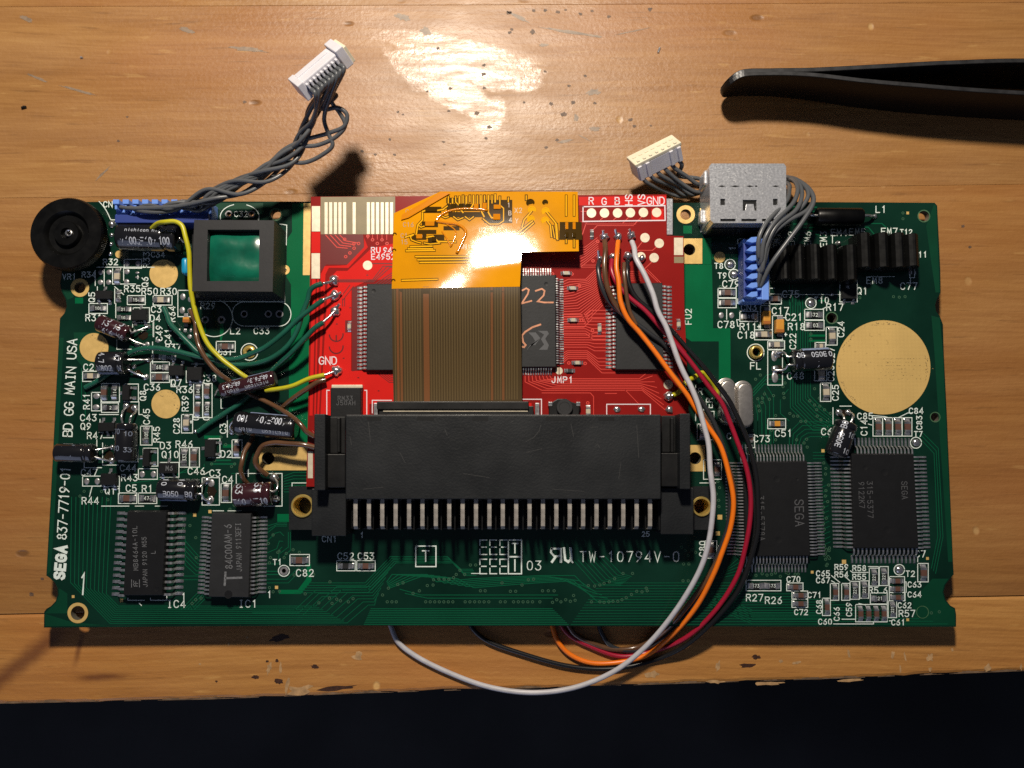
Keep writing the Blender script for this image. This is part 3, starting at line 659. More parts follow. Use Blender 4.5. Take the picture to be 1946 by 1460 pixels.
# copper pours under the mask
pour = MB(); pz = ZT+0.02
def psheet(m, poly, z): m.sheet([at(x,y,z) for x,y in poly])
psheet(pour, [(555,387),(592,387),(592,847),(549,847),(549,700),(553,640),(553,541),(544.6,527),(545.6,455),(555,441)], pz)
psheet(pour, [(1334,503),(1353,503),(1355,600),(1355,624),(1388,624),(1388.6,732),(1366,732),(1366,649),(1314,649),(1300,640),(1300,503)], pz)
psheet(pour, [(1334.8,453),(1352,453),(1352,502.6),(1334.8,502.6)], pz)
psheet(pour, [(1353.2,483),(1416,483),(1416,493),(1353.2,493)], pz)
psheet(pour, [(527,977),(558,977),(558,992),(527,992)], pz)
psheet(pour, [(418,610),(425,610),(425,630),(421,648),(418,648)], pz)
psheet(pour, [(387,609),(393,609),(390,640),(384,640)], pz)
psheet(pour, [(583,1072),(591,1072),(592,1104),(572,1129),(530,1129),(530,1121),(566,1121),(582,1100)], pz)
psheet(pour, [(1298.5,429),(1315,429),(1315,444),(1298.5,444)], pz)
psheet(pour, [(142.5,566),(158,566),(158,577),(142.5,577)], pz)
for (x0,y0,x1,y1) in [(424,845,452,851),(388,828,420,834),(335,650,352,655),(1537,636,1568,640),(1537,646,1568,650),(1555,570,1570,573)]:
    psheet(pour, [(x0,y0),(x1,y0),(x1,y1),(x0,y1)], pz)
stuff(pour.build('copper_pour', M['pour'], board))
p2m = MB(); pz2 = ZT+0.015
psheet(p2m, [(112.5,642),(121,642),(106,940),(97,1085),(90,1092),(98,940)], pz2)
psheet(p2m, [(85,1166),(128,1166),(128,1128),(112,1118),(112,1132),(106,1146),(98,1154)], pz2)
psheet(p2m, [(85,1166.4),(135,1182),(205,1189),(86,1190.6)], pz2)
psheet(p2m, [(1770,600),(1786,604),(1792,672),(1810,1068),(1802,1068),(1784,800),(1776,672)], pz2)
psheet(p2m, [(1772,1100),(1803,1100),(1794,1112),(1791,1126),(1795,1141),(1805,1153),(1814,1158),(1815,1189),(1700,1189.5),(1735,1176),(1735,1140)], pz2)
psheet(p2m, [(1775,388),(1779,392),(1786,556),(1778,556),(1760,430)], pz2)
psheet(p2m, [(119,522),(140,522),(140,565),(128,570),(119,553),(116.5,540)], pz2)
psheet(p2m, [(140,632),(196,632),(206,700),(160,702),(143,680)], pz2)
psheet(p2m, [(404,386),(500,386),(500,398),(404,398)], pz2)
stuff(p2m.build('deep_copper_pour', M['pour2'], board))

# traces and vias
tr = MB(); tz = ZT+0.03; ft = flat(tz)
def bundle(paths0, paths1, n, w=1.5):
    for i in range(n):
        t = i/max(1,n-1)
        _zj[0] = i % 7
        tr.ribbon([(a[0]+(b[0]-a[0])*t, a[1]+(b[1]-a[1])*t) for a,b in zip(paths0, paths1)], w, ft)
bundle([(136,945),(134,1107),(209,1185),(660,1184)], [(211,945),(202,1129),(225,1152),(600,1152)], 10, 1.4)
bundle([(600,1152),(640,1115),(705,1115),(742,1078)], [(660,1184),(700,1150),(712,1150),(715,1138)], 7, 1.3)
bundle([(692,1187),(1080,1187)], [(705,1157),(1050,1157)], 10, 1.6)
bundle([(1085,1187),(1800,1186)], [(1140,1108),(1400,1108)], 16, 1.2)
bundle([(560,1127),(700,1126),(752,1070),(860,1070),(884,1094),(905,1094)], [(590,1108),(694,1108),(742,1058),(850,1058),(876,1082),(898,1082)], 5, 1.4)
bundle([(740,1118),(800,1096),(870,1100),(900,1117),(1020,1108),(1090,1104),(1135,1143),(1165,1143)], [(735,1106),(745,1092),(812,1092),(830,1106),(900,1100),(1030,1094),(1092,1094),(1110,1112)], 6, 1.7)
bundle([(770,1128),(812,1137),(1050,1137)], [(760,1120),(800,1131),(1060,1131)], 2, 1.6)
bundle([(1090,1065),(1130,1110),(1180,1112)], [(1150,1058),(1180,1090),(1200,1096)], 8, 1.2)
bundle([(352,1020),(352,1028),(378,1058),(388,1058)], [(352,1070),(352,1074),(372,1092),(386,1092)], 6, 1.3)
bundle([(345,1095),(378,1095)], [(345,1102),(382,1102)], 2, 1.3)
bundle([(370,1158),(390,1138)], [(345,1158),(390,1112)], 5, 1.3)
bundle([(507,1000),(528,994),(545,994)], [(507,1014),(524,1000),(545,1000)], 3, 1.3)
bundle([(507,1030),(522,1014),(532,1011),(539,1018)], [(507,1072),(530,1072),(530,1046),(536,1040)], 3, 1.3)
bundle([(507,1086),(530,1086)], [(507,1092),(530,1092)], 2, 2.0)
bundle([(507,1108),(548,1108),(575,1080)], [(507,1101),(545,1101),(566,1080)], 2, 1.3)
bundle([(548,1012),(548,1040),(532,1052)], [(552,1012),(552,1046),(540,1056)], 2, 1.4)
bundle([(540,905),(558,898),(588,898)], [(540,935),(556,935),(590,935)], 7, 1.3)
bundle([(480,1160),(560,1160),(600,1122),(640,1122)], [(480,1170),(575,1170),(612,1134),(640,1134)], 3, 1.2)
bundle([(1502,575),(1502,775),(1545,818),(1570,818)], [(1540,575),(1540,752),(1552,765),(1590,800)], 9, 1.3)
bundle([(1436,770),(1440,790),(1440,846)], [(1458,735),(1470,755),(1470,842)], 5, 1.3)
bundle([(1432,740),(1458,712),(1490,712)], [(1432,752),(1452,730),(1492,730)], 3, 1.8)
bundle([(1483,760),(1483,786),(1500,800)], [(1490,745),(1490,750),(1498,740)], 2, 1.3)
bundle([(1500,846),(1500,822),(1520,802),(1580,802)], [(1524,846),(1530,834),(1540,830),(1600,830)], 5, 1.2)
bundle([(1440,800),(1440,846)], [(1465,810),(1465,846)], 4, 1.2)
bundle([(1470,392),(1552,394)], [(1480,402),(1552,402)], 2, 2.0)
bundle([(1508,426),(1560,426),(1580,440)], [(1520,446),(1556,446),(1566,458)], 4, 2.2)
bundle([(1634,425),(1676,425),(1690,438)], [(1634,432),(1650,432),(1662,446)], 2, 2.0)
bundle([(1500,540),(1500,580)], [(1525,556),(1525,580)], 5, 1.2)
bundle([(1552,930),(1572,922)], [(1556,1040),(1578,1030)], 12, 1.0)
bundle([(1380,1082),(1405,1060)], [(1360,1100),(1420,1088)], 5, 1.0)
bundle([(1340,1120),(1430,1160),(1560,1160)], [(1320,1140),(1430,1186),(1560,1186)], 7, 1.1)
bundle([(1545,860),(1580,860)], [(1545,872),(1580,872)], 3, 1.0)
bundle([(155,700),(155,760)], [(162,742),(162,800)], 2, 1.5)
bundle([(265,610),(300,606)], [(262,640),(290,636)], 4, 1.2)
bundle([(250,660),(275,654)], [(250,672),(275,668)], 3, 1.2)
bundle([(330,905),(360,890),(385,890)], [(250,918),(300,912),(340,902)], 3, 1.5)
bundle([(408,875),(438,875)], [(402,882),(446,882)], 2, 3.0)
bundle([(388,882),(388,890)], [(440,900),(465,900)], 2, 1.3)
bundle([(1745,830),(1775,862),(1782,1020),(1770,1080)], [(1755,824),(1783,852),(1792,1020),(1778,1090)], 3, 1.3)
stuff(tr.build('copper_trace_lines', M['trace'], board))
via = MB(); vz = ZT+0.04
def ringv(x, y, r0, r1, z, m, seg=10):
    c = at(x,y,z); k = mmpx(z)
    vs = [(c.x+r1*k*math.cos(2*math.pi*i/seg), c.y+r1*k*math.sin(2*math.pi*i/seg), z) for i in range(seg)]
    vs += [(c.x+r0*k*math.cos(2*math.pi*i/seg), c.y+r0*k*math.sin(2*math.pi*i/seg), z) for i in range(seg)]
    m.add(vs, [(i,(i+1)%seg,seg+(i+1)%seg,seg+i) for i in range(seg)])
V = [(160,934),(172,934),(152,943),(193,934),(205,950),(184,948),(338,989),(349,989),(349,1004),(361,999),(372,1022),(373,1060),(510,1033),(519,1017),(528,1050),(514,1060),(512,1070),(530,1048),(540,1060),(544,1052),(557,1045),(569,1050),(512,1117),(519,1125),(531,1124),(580,1129),(606,1146),(626,1137),(631,1147),(640,1139),(647,1142),(662,1144),(671,1138),(568,1075),(365,1147),(372,1140),(382,1137),(559,1093),(596,1092),(627,1106)]
V += [(735+i*9.2+random.uniform(-1,1),1144) for i in range(3)]+[(809+i*8.6,1144) for i in range(7)]+[(884+i*9,1144) for i in range(6)]+[(951,1144),(960,1144)]+[(976+i*9,1144) for i in range(5)]+[(1026,1144)]
V += [(785,1128),(797,1123),(756,1111),(766,1108),(738,1118),(727,1131),(812,1113),(823,1112),(824,1102),(834,1101),(844,1101),(853,1101),(862,1098),(867,1092),(883,1092),(874,1084),(894,1074),(904,1074),(913,1123),(922,1123),(954,1108),(970,1124),(980,1124),(1004,1102),(1014,1101),(992,1112),(1031,1123),(1042,1123),(1053,1123),(1050,1145),(1058,1140),(1066,1144),(1075,1140),(1084,1143),(1093,1141),(1090,1132),(1118,1113),(1130,1114),(1140,1112),(1148,1109),(1158,1106),(1168,1100),(1124,1144),(1140,1144),(1148,1145),(1157,1144),(1165,1143),(1174,1143),(1182,1140),(1190,1136),(1200,1130),(1210,1124),(1220,1125),(1230,1123),(1228,1118),(1184,1090),(1202,1090),(1295,1040),(1302,1046),(1315,1045),(1308,1056),(1322,1050),(1299,1072),(1309,1072),(1298,1104),(1308,1104)]
V += [(1436,721),(1445,713),(1440,758),(1449,757),(1453,749),(1448,765),(1441,772),(1443,781),(1462,759),(1470,752),(1488,735),(1489,748),(1490,756),(1492,728),(1474,790),(1466,818),(1474,836),(1501,786),(1508,791),(1516,791),(1522,801),(1531,801),(1539,762),(1548,770),(1552,779),(1558,772),(1567,779),(1553,791),(1560,798),(1548,739),(1557,757),(1578,786),(1514,836),(1528,842),(1533,835),(1534,850),(1430,818)]
V += [(1569+random.uniform(-8,8), 880+i*10.5) for i in range(17)]+[(1568+random.uniform(-5,9),1045+random.uniform(-8,30)) for i in range(10)]+[(1420+i*9+random.uniform(-3,3),1092+random.uniform(-4,4)) for i in range(12)]
V += [(1698,564),(1709,565),(1720,564),(1634,566),(1634,1085),(1541,635),(1541,645),(1490,615),(1487,648),(1475,580),(1369,545),(1716,405),(1716,416),(1725,405),(1770,1165),(1785,1163),(1588,1110),(1600,1112),(440,887),(446,882),(402,882),(408,875),(429,845),(420,831),(445,960),(437,968),(433,910),(433,948)]
V += [(1362+random.uniform(-8,10),915+i*12) for i in range(5)]
for (x,y) in V: ringv(x,y,1.5,2.9,vz,via,9)
stuff(via.build('vias', mat('via_ring', (0.05,0.13,0.075), 0.4, metal=0.3), board))

# gold and tinned lands
def land(poly, name='gold_pad', m='gold', z=None, parent=None, label=None):
    mb = MB(); mb.prism([at(x,y,z or ZT+0.05) for x,y in poly], ZT+0.0, z or ZT+0.05)
    o = mb.build(name, M[m], parent or board)
    if label: lab(o, label)
    return o
def pc(x,y,r,n=40): return [(x+r*math.cos(2*math.pi*i/n), y+r*math.sin(2*math.pi*i/n)) for i in range(n)]
land(pc(311,520.5,27)); land(pc(178.7,660.5,27.3)); land(pc(315,768,27.3))
land(pc(1678.7,698.4,89.5,72), m='weave', label='very large round gold contact pad')
tn = MB(); tz_ = ZT+0.056
def tick(x, y, w, h, a=0.0):
    ca, sa = math.cos(a), math.sin(a)
    tn.sheet([at(x+dx*ca-dy*sa, y+dx*sa+dy*ca, tz_) for dx,dy in ((-w,-h*random.uniform(.4,1)),(w*random.uniform(.6,1.2),-h),(w,h*random.uniform(.5,1)),(-w*random.uniform(.5,1),h))])
for _ in range(95):
    a = random.choice((random.gauss(-1.62,0.30), random.gauss(-2.55,0.22), random.gauss(0.02,0.16), random.gauss(2.5,0.25))); r = 89.5*random.uniform(0.90,0.965)
    tick(1678.7+r*math.cos(a), 698.4+r*math.sin(a), random.uniform(.5,1.9), random.uniform(.3,.8), a+1.57)
for _ in range(110):
    tick(random.gauss(1712,22), 682+random.randint(0,6)*6.4+random.uniform(-.6,.6), random.uniform(.4,1.6), random.uniform(.25,.5))
for (cx_,cy_) in ((311,520.5),(178.7,660.5),(315,768)):
    for _ in range(22):
        a = random.uniform(-2.2,0.4); r = 27*random.uniform(0.55,0.92); tick(cx_+r*math.cos(a), cy_+r*math.sin(a), random.uniform(.4,1.8), random.uniform(.3,.7), random.uniform(0,3))
stuff(tn.build('tarnish_specks', mat('tarnish',(0.24,0.16,0.06),0.6), board))
def ring_pad(x, y, r0, r1, name='mounting_ring', m='gold', tab=None):
    outer = [tuple(at(a,b,ZT)[:2]) for a,b in pc(x,y,r1,32)]
    return holed(name, outer, [circ(at(x,y,ZT), r0*k0, 28)], ZT, ZT+0.06, M[m], board)
ring_pad(152,547,11,17.5); ring_pad(148,1165,13,19.5); ring_pad(1303,408,10.5,17.5)
ring_pad(524,408,10,12.5,'hole_rim','laminate'); ring_pad(1755.5,411,10.5,12,'hole_rim','laminate'); ring_pad(1580.6,604.5,10,11.6,'hole_rim','laminate'); ring_pad(1777,793,8.5,10,'hole_rim','laminate'); ring_pad(1753,1163.5,10.5,12,'hole_rim','laminate')
holed('gold_plate', [tuple(at(x,y,ZT)[:2]) for x,y in [(492,866),(500,850),(600,850),(600,894),(494,894)]], [circ(at(509.4,871.5,ZT),12*k0,28)], ZT, ZT+0.05, M['gold'], board)
holed('gold_plate', [tuple(at(x,y,ZT)[:2]) for x,y in [(1290,453.5),(1334.5,453.5),(1334.5,501.5),(1290,501.5)]], [circ(at(1310,474.6,ZT),11.4*k0,28)], ZT, ZT+0.05, M['gold'], board)
holed('gold_plate', [tuple(at(x,y,ZT)[:2]) for x,y in [(1300,846),(1339,846),(1341,896),(1300,896)]], [circ(at(1321,871,ZT),11.4*k0,28)], ZT, ZT+0.05, M['gold'], board)
land([(577,386.5),(596,386.5),(596,523),(575.5,523)], 'gold_strip')
land([(1330,396),(1340,396),(1340,420),(1330,420)], 'gold_strip')
for (x,y,r) in [(1367.7,489,10.5),(541.5,513,9),(226,483.5,7)]: land(pc(x,y,r,24))
dots = MB()
for (x,y,r) in [(1604,1068,4),(1543.5,1087.5,2.6),(1762.6,1061.5,2.6),(1725,1178,2.6),(1564,857,3),(139,1134,2.6),(231,1141.5,3),(370,979,3),(399,972.5,3),(525.5,1116.5,3),(1368,983,4.5),(1364,1014,4),(1725,405,2.5)]:
    dots.sheet([at(x+dx*r,y+dy*r,ZT+0.05) for dx,dy in ((-1,-1),(1,-1),(1,1),(-1,1))])
stuff(dots.build('gold_dots', M['gold'], board))
wall = MB()
for x,y,r in HOLES[:13]:
    c = at(x,y,ZT); wall.lathe([(r*k0-0.02,ZT-0.03),(r*k0-0.02,ZB)], c, 28, z=False)
wall.f = [tuple(f) for f in wall.f]
stuff(wall.build('hole_walls', M['hole'], board, smooth=True))
rims = MB()
for (x,y,r0,r1) in [(464,597,4.5,7),(510,597,4.5,7),(531,597,4.5,7.5),(390,608,4,7),(421,608,4,7.5),(434.6,407,4.5,7),(478,407,4.5,7),(539.5,1085,4,8)]: ringv(x,y,r0,r1,ZT+0.05,rims,18)
stuff(rims.build('solder_rims', M['dull'], board))
# ------------------------------------------------------------------ silkscreen of the green board
silk = MB(); SZ = ZT+0.075; fs_ = flat(SZ)
def T(s, x, y, h=12, rot=0, lw=1.7, adv=0.93, wid=0.62): letters(silk, s, (x,y), h, rot, lw, fs_, adv, wid)
def R_(x0, y0, x1, y1, lw=1.5):
    _zj[0] = (_zj[0]+1) % 7
    silk.ribbon([(x0,y0),(x1,y0),(x1,y1),(x0,y1),(x0,y0)], lw, fs_)
def L_(*pts, lw=1.5):
    _zj[0] = (_zj[0]+1) % 7
    silk.ribbon(pts, lw, fs_)
for a in [('CN',205,388.5,10.5),('R32',210,498,11),('VR1',131.5,526,10),('R34',168.5,522,10),('R35',251.5,549,12),('R50',284.5,554,12),('R30',320.5,554,12),('R31',178,604,12),('C3',297,588,12),('D4',295,605,12),
          ('R37',329,660,11),('C29',174,698,12),('C36',289,736,12),('Q7',335,727.5,12),('R36',351,740.5,12),('C43',168,794,12),('Q9',163,810.5,12),('R47',181,828,12),('D3',314.5,847,12.5),('Q10',323.5,864,12.5),('R46',350,844.5,12.5),('C44',243.5,889.5,12),('R43',246,908,12),
          ('C47',169.5,898,12),('R44',171.5,952,12.5),('Q11',215,933,12),('C5',249.5,928,12.5),('R1',280,929,12.5),('C46',373,895.5,12.5),('C3',408.5,899.5,12.5),('C4',432.5,911.5,12.5),('D2',429.5,863,12.5),
          ('IC4',335,1148,13.5),('IC1',471,1147.5,13.5),('T1',527,1068.5,10),('C82',579.5,1089,13),('C52',657,1057,12),('C53',695.5,1057,12),('CN1',626,1024.5,11),('03',1014.8,1075,17),
          ('C33',497,629,11.5),('L2',447,629,11.5),('R29',395,581.5,11),('C32',458,407,10),('C34',300,484,10),('C31',428,669.5,10),('C38',396,719,12),
          ('T8',1366,505.5,10),('T9',1372.5,524,10),('C79',1389,540,12.5),('C78',1380,617,12.5),('R11',1422,621,12.5),('CN3',1423,584.5,11.5),('C17',1483,591,12.5),('C21',1508.5,602.8,12.5),('R18',1513.5,621,12.5),('R17',1586.5,584,12.5),('T10',1561,570.5,11),
          ('C18',1418,637,12.5),('FL',1436,695.5,12.5),('C48',1512,714.5,12.5),('C51',1489,823.5,12.5),('C73',1447.5,834,12),('C85',1644,791,11.5),('C84',1741,781,10.5),('T7',1745,825,9.5),
          ('R27',1434,1136,12.5),('R26',1470,1141,12.5),('C70',1508,1101,10),('C71',1548,1131,10),('C72',1522.5,1163.5,10),('C7',1749,1053,12),('T2',1730,1090.5,10.5),('R59',1599,1078,10),('R58',1633,1080,10),('C65',1564,1090,10),('R54',1599,1092,10),('C67',1564,1103,10),('R55',1633,1096.5,10),
          ('R5',1660,1122,11),('6',1682.5,1122,11),('C63',1738,1111,10),('C64',1738,1130,10),('C62',1719,1150.5,10),('R57',1723.5,1166,12),('C61',1707,1183,10),('C60',1568,1181.7,10),
          ('L1',1674,398,12),('EM4',1594.5,442,12),('EM5',1629,441,12),('EM7',1690,440,12),('T12',1722,441,9),('11',1753.5,484,10),('EM8',1662,533,12),('C77',1727,544,12.5),('Q1',1638.5,553,12.5),('C75',1503,559,12.5),('C6',1571,820.5,12.5),('1',688,1017,10),('25',1227,1015,9)]:
    T(*a)
for a in [('R33',278.5,494),('Q6',275.5,536),('Q5',174.5,565),('R64',327,597),('C49',302.5,633.5),('C41',319.5,640),('R41',164.5,763),('Q8',271.5,752),('R39',352,767),('C45',278.5,792),('R45',297.5,826),('C28',335.5,809.5),('C3',424,814.5),('0',372,795),('0',392,795),
          ('C80',1335,1043),('C22',1506.5,649),('C24',1598,626),('C27',1580,676),('C26',1579,710),('C25',1587.5,746.5),('C83',1747,803.5),('C14',1642,813),('C68',1556.5,1153.5),('C66',1590,1167),('C59',1613.5,1158.5),('EM6',1535,455),('EM3',1565,455),('EM2',1504,455),('EM1',1476,458),('FU2',1308,602),('1',1392,472),('ER',1348,766)]:
    T(a[0],a[1],a[2],10.0 if a[0] in ('C83','C66','C59','C68') else 11.5,90)
T('R',1331,744,12); T('1',349,1134,12); T('1',512,1130,12); T('1',471.5,899.5,12); T('+',1442.5,621,10); T('+',1493,636,9); T('C',1385,829,11); T('+',363,802,8)
T('1',158,1110,40,-4,3.0,wid=0.30)
# the board name running up the left edge
def run(s, p0, p1, h, lw, wid=0.66):
    d = Vector(p1)-Vector(p0); a = math.degrees(math.atan2(-d.y, d.x)); n = len(s)
    adv = d.length/max(1,n-1)
    for i, ch in enumerate(s):
        q = Vector(p0)+d*(i/(n-1))
        letters(silk, ch, (q.x,q.y), h, a, lw, fs_, wid=wid)
run('837-7719-01', (117.5,1020), (124.5,893), 17.5, 2.2, 0.56)
run('BD GG MAIN USA', (128.5,824), (137.5,650), 17.0, 2.2, 0.62)
# heavy outlined maker's letters
def heavy(s, p0, p1, h, lw):
    d = Vector(p1)-Vector(p0); a = math.degrees(math.atan2(-d.y, d.x)); n = len(s)
    for i, ch in enumerate(s):
        q = Vector(p0)+d*(i/(n-1)); letters(silk, ch, (q.x,q.y), h, a, lw, fs_, wid=0.62)
heavy('SEGA', (113,1094), (117.5,1044), 17.5, 5.6)
# box marks and recognised-component mark
R_(790,1038,828.5,1077,2.2); T('T',809,1057,20,0,2.4)
for r0 in (1026.5,1063):
    for i in range(3):
        x = 911+i*19; y = r0
        L_((x+14,y),(x+1,y),(x+1,y+10),lw=2); L_((x+1,y+17),(x+1,y+27.5),(x+14,y+27.5),lw=2); L_((x+4,y+13.5),(x+13,y+13.5),lw=2)
R_(966,1026.5,991,1058,2.4); R_(966,1058.6,991,1090.6,2.4); T('T',978.5,1042,18,0,2.4); L_((978.5,1064),(978.5,1085),lw=2.6); L_((896,1090),(912,1090),lw=1.4)
L_((1048,1043),(1066,1043),(1066,1056),(1054,1058),(1047,1050),(1048,1043),lw=3.6); L_((1066,1056),(1066,1068),lw=4.5); L_((1056,1058),(1049,1068),lw=4.5)
L_((1072,1042),(1074,1064),(1080,1068),(1086,1062),(1084,1042),lw=4.5); L_((1084,1060),(1088,1069),lw=3)
T('TW-10794V-0',1196.5,1058,19,0,1.9,0.93,0.60)
# outlines round parts
for r in [(236,493,269,510),(338,552,369,602),(169,577,204,596),(242,562,276,579),(291,562,327,580),(253,585,284,613),(291,612,292,640),
          (157,706,189,725),(174,746,192,781),(193,729,227,764),(193,766,225,784),(236,730,263,764),(286,688,322,708),(286,708.5,322,727),(368,729,385,794),(385.5,729,403,794),(345,788,366,823),
          (267,810,289,846),(272,852,300,886),(263,891,299,911),(157,905,192,924),(193,905,227,924.5),(225,937,260,957),(263,937,298,957),(304,879,340,907),(341,851,360,888),(360.5,851,379,888),
          (396,834,418,870),(441,836,460,870),(420,919,440,955),(384,908,417,960),(449,900,536,962),(411,649,447,669),(551,1054,588,1075),(640,1065.6,675,1085),(678,1065.6,713,1085),
          (1364.5,548,1399,566),(1364.5,567,1399,585),(1406,592,1440,611),(1445,581,1463,627),(1468,600,1487,646),(1434,627,1468,646),(1459,648,1491,664),(1459,665,1487,732),(1529,588,1565,608),(1529,609,1566,628),(1570,622,1591,656),(1549,651,1569,668),(1559,728,1579,763),(1548,697,1571,724),(1463,559,1485,578),(1459,796,1493,815),
          (1659,794,1677,829),(1677.5,794,1696,829),(1696.5,794,1714,829),(1714.5,794,1733,829),(1418,1103,1484,1123),(1495,1108,1526,1123),(1505,1123.5,1535,1138.5),(1505,1139,1535,1154.5),(1563,1137,1578,1170),(1578,1109,1594,1141),(1599.5,1109,1615,1141),(1615.5,1105,1633,1139),(1634,1104,1651,1137),(1652,1080,1670,1114),(1671,1077,1688,1113),(1654,1127,1686,1148),(1690,1096,1719,1126),(1690,1126.5,1719,1142),(1626,1149,1686,1182),(1688,1142,1704,1174),(1744,1071,1764,1106),(1596,533,1629,574),(1729,510,1738,528),(1337,874,1371,911),(1339,1028,1362,1061),(1325,806,1356,836)]:
    R_(*r)
L_((184,508),(293,508)); L_((181,514),(181,543)); L_((198,512),(198,544)); L_((214,511),(214,540),(258,540)); L_((235,533,),(235,510)); L_((262,530),(262,524)); L_((218,549),(218,577)); L_((185,545),(185,576)); L_((235,560),(218,545))
L_((220,577),(220,604)); L_((252,596),(252,628),(278,628)); L_((222,640),(222,664),(250,664)); L_((290,650),(290,700))
L_((325,700),(325,735),(350,735)); L_((354,705),(354,727),(388,727)); L_((364,692),(388,692))
L_((189,788),(225,788)); L_((190,797),(190,806)); L_((196,832),(215,832),(215,822)); L_((184,836),(184,850)); L_((195,842),(195,884),(225,884)); L_((262,845),(262,878),(225,878)); L_((160,870),(160,889),(193,889)); L_((271,788),(264,788),(264,764)); L_((175,925),(170,944))
L_((193,962),(245,962)); L_((257,962),(273,962)); L_((295,962),(318,962)); L_((405,971),(425,971)); L_((433,971),(458,971)); L_((243,1137),(243,1141),(274,1141)); L_((286,1137),(286,1141),(317,1141),(317,1133)); L_((264,1146),(269,1151))
L_((555,926),(555,918),(590,918)); L_((400,895),(388,902)); L_((532,426),(545,428),(544,466)); L_((541,500),(541,573),(378,573)); L_((405,409),(405,417)); L_((432,831),(432,790)); L_((420,757),(420,776),(430,776))
import math as _m
L_(*[(407+35*_m.cos(t*0.16),605+35*_m.sin(t*0.16)) for t in range(-8,16)])
L_(*([(464+23*_m.cos(t*0.2618+_m.pi/2),597+23*_m.sin(t*0.2618+_m.pi/2)) for t in range(13)]+[(531+22*_m.cos(t*0.2618-_m.pi/2),597+23*_m.sin(t*0.2618-_m.pi/2)) for t in range(13)]+[(464,620)]))
L_(*[(455.5+37*_m.cos(t*0.2),412+24*_m.sin(t*0.2)) for t in range(-6,4)]); L_(*[(455.5+37*_m.cos(t*0.2),412+24*_m.sin(t*0.2)) for t in range(13,23)])
L_(*[(129+85*_m.cos(t*0.05),444+85*_m.sin(t*0.05)) for t in range(-16,-6)],(211,418),(222,418))
def CI(x,y,r,lw=1.6): L_(*[(x+r*_m.cos(t*_m.pi/12),y+r*_m.sin(t*_m.pi/12)) for t in range(25)],lw=lw)
CI(1387.4,503,10); CI(1395,522,10); CI(1541,576.5,10); CI(1740.7,841.6,10.5); CI(1709,1083,10); CI(539.5,1085,10.5); CI(1436,670,16); CI(474,669,16)
L_((1402,455),(1402,464)); L_((1404,454),(1416,454)); L_((1402,568),(1402,577),(1462,577),(1462,502)); L_((1462,548),(1472,548)); L_((1381,588),(1381,607)); L_((1405,608),(1400,608),(1402,620),(1406,620)); L_((1570,584),(1562,588)); L_((1487,604),(1494,604))
L_((1657,790),(1682,792),(1688,794)); L_((1734,785),(1725,785),(1707,794)); L_((1650,806),(1657,808)); L_((1583,806),(1583,775)); L_((1596,772),(1618,772)); L_((1618,790),(1622,815))
L_((1650,1077),(1668,1077),(1672,1079)); L_((1616,1085),(1620,1088),(1650,1088)); L_((1580,1094),(1596,1107)); L_((1580,1104),(1586,1107)); L_((1606,1096),(1615,1104)); L_((1600,1177),(1625,1177)); L_((1584,1186),(1660,1186),(1660,1182)); L_((1632,1147),(1645,1150)); L_((1708,1167),(1712,1167)); L_((1690,1180),(1695,1180)); L_((1744,1060),(1744,1068)); L_((1719,1106),(1722,1106),(1722,1126)); L_((1720,1126),(1720,1142))
L_((1420,851),(1434,851),(1434,826),(1424,826)); L_((1582,442),(1582,462)); L_((1582,442),(1610,446)); L_((1730,528),(1730,538)); L_((1478,560),(1610,560),lw=1.0); L_((1650,526),(1700,526),lw=1.0); L_((1330,918),(1360,918)); L_((1338,441),(1420,441)); L_((1332,420),(1332,441))
L_((1322,732),(1322,800)); L_((1330,752),(1330,764),(1337,764),(1337,800)); L_((1350,782),(1357,782),(1357,826)); L_(*[(1372+12*_m.cos(t*0.2+1.9),815+30*_m.sin(t*0.2+1.9)) for t in range(8)])
stuff(lab(silk.build('silkscreen', M['silk'], board), 'white printed part numbers, outlines and board name'))

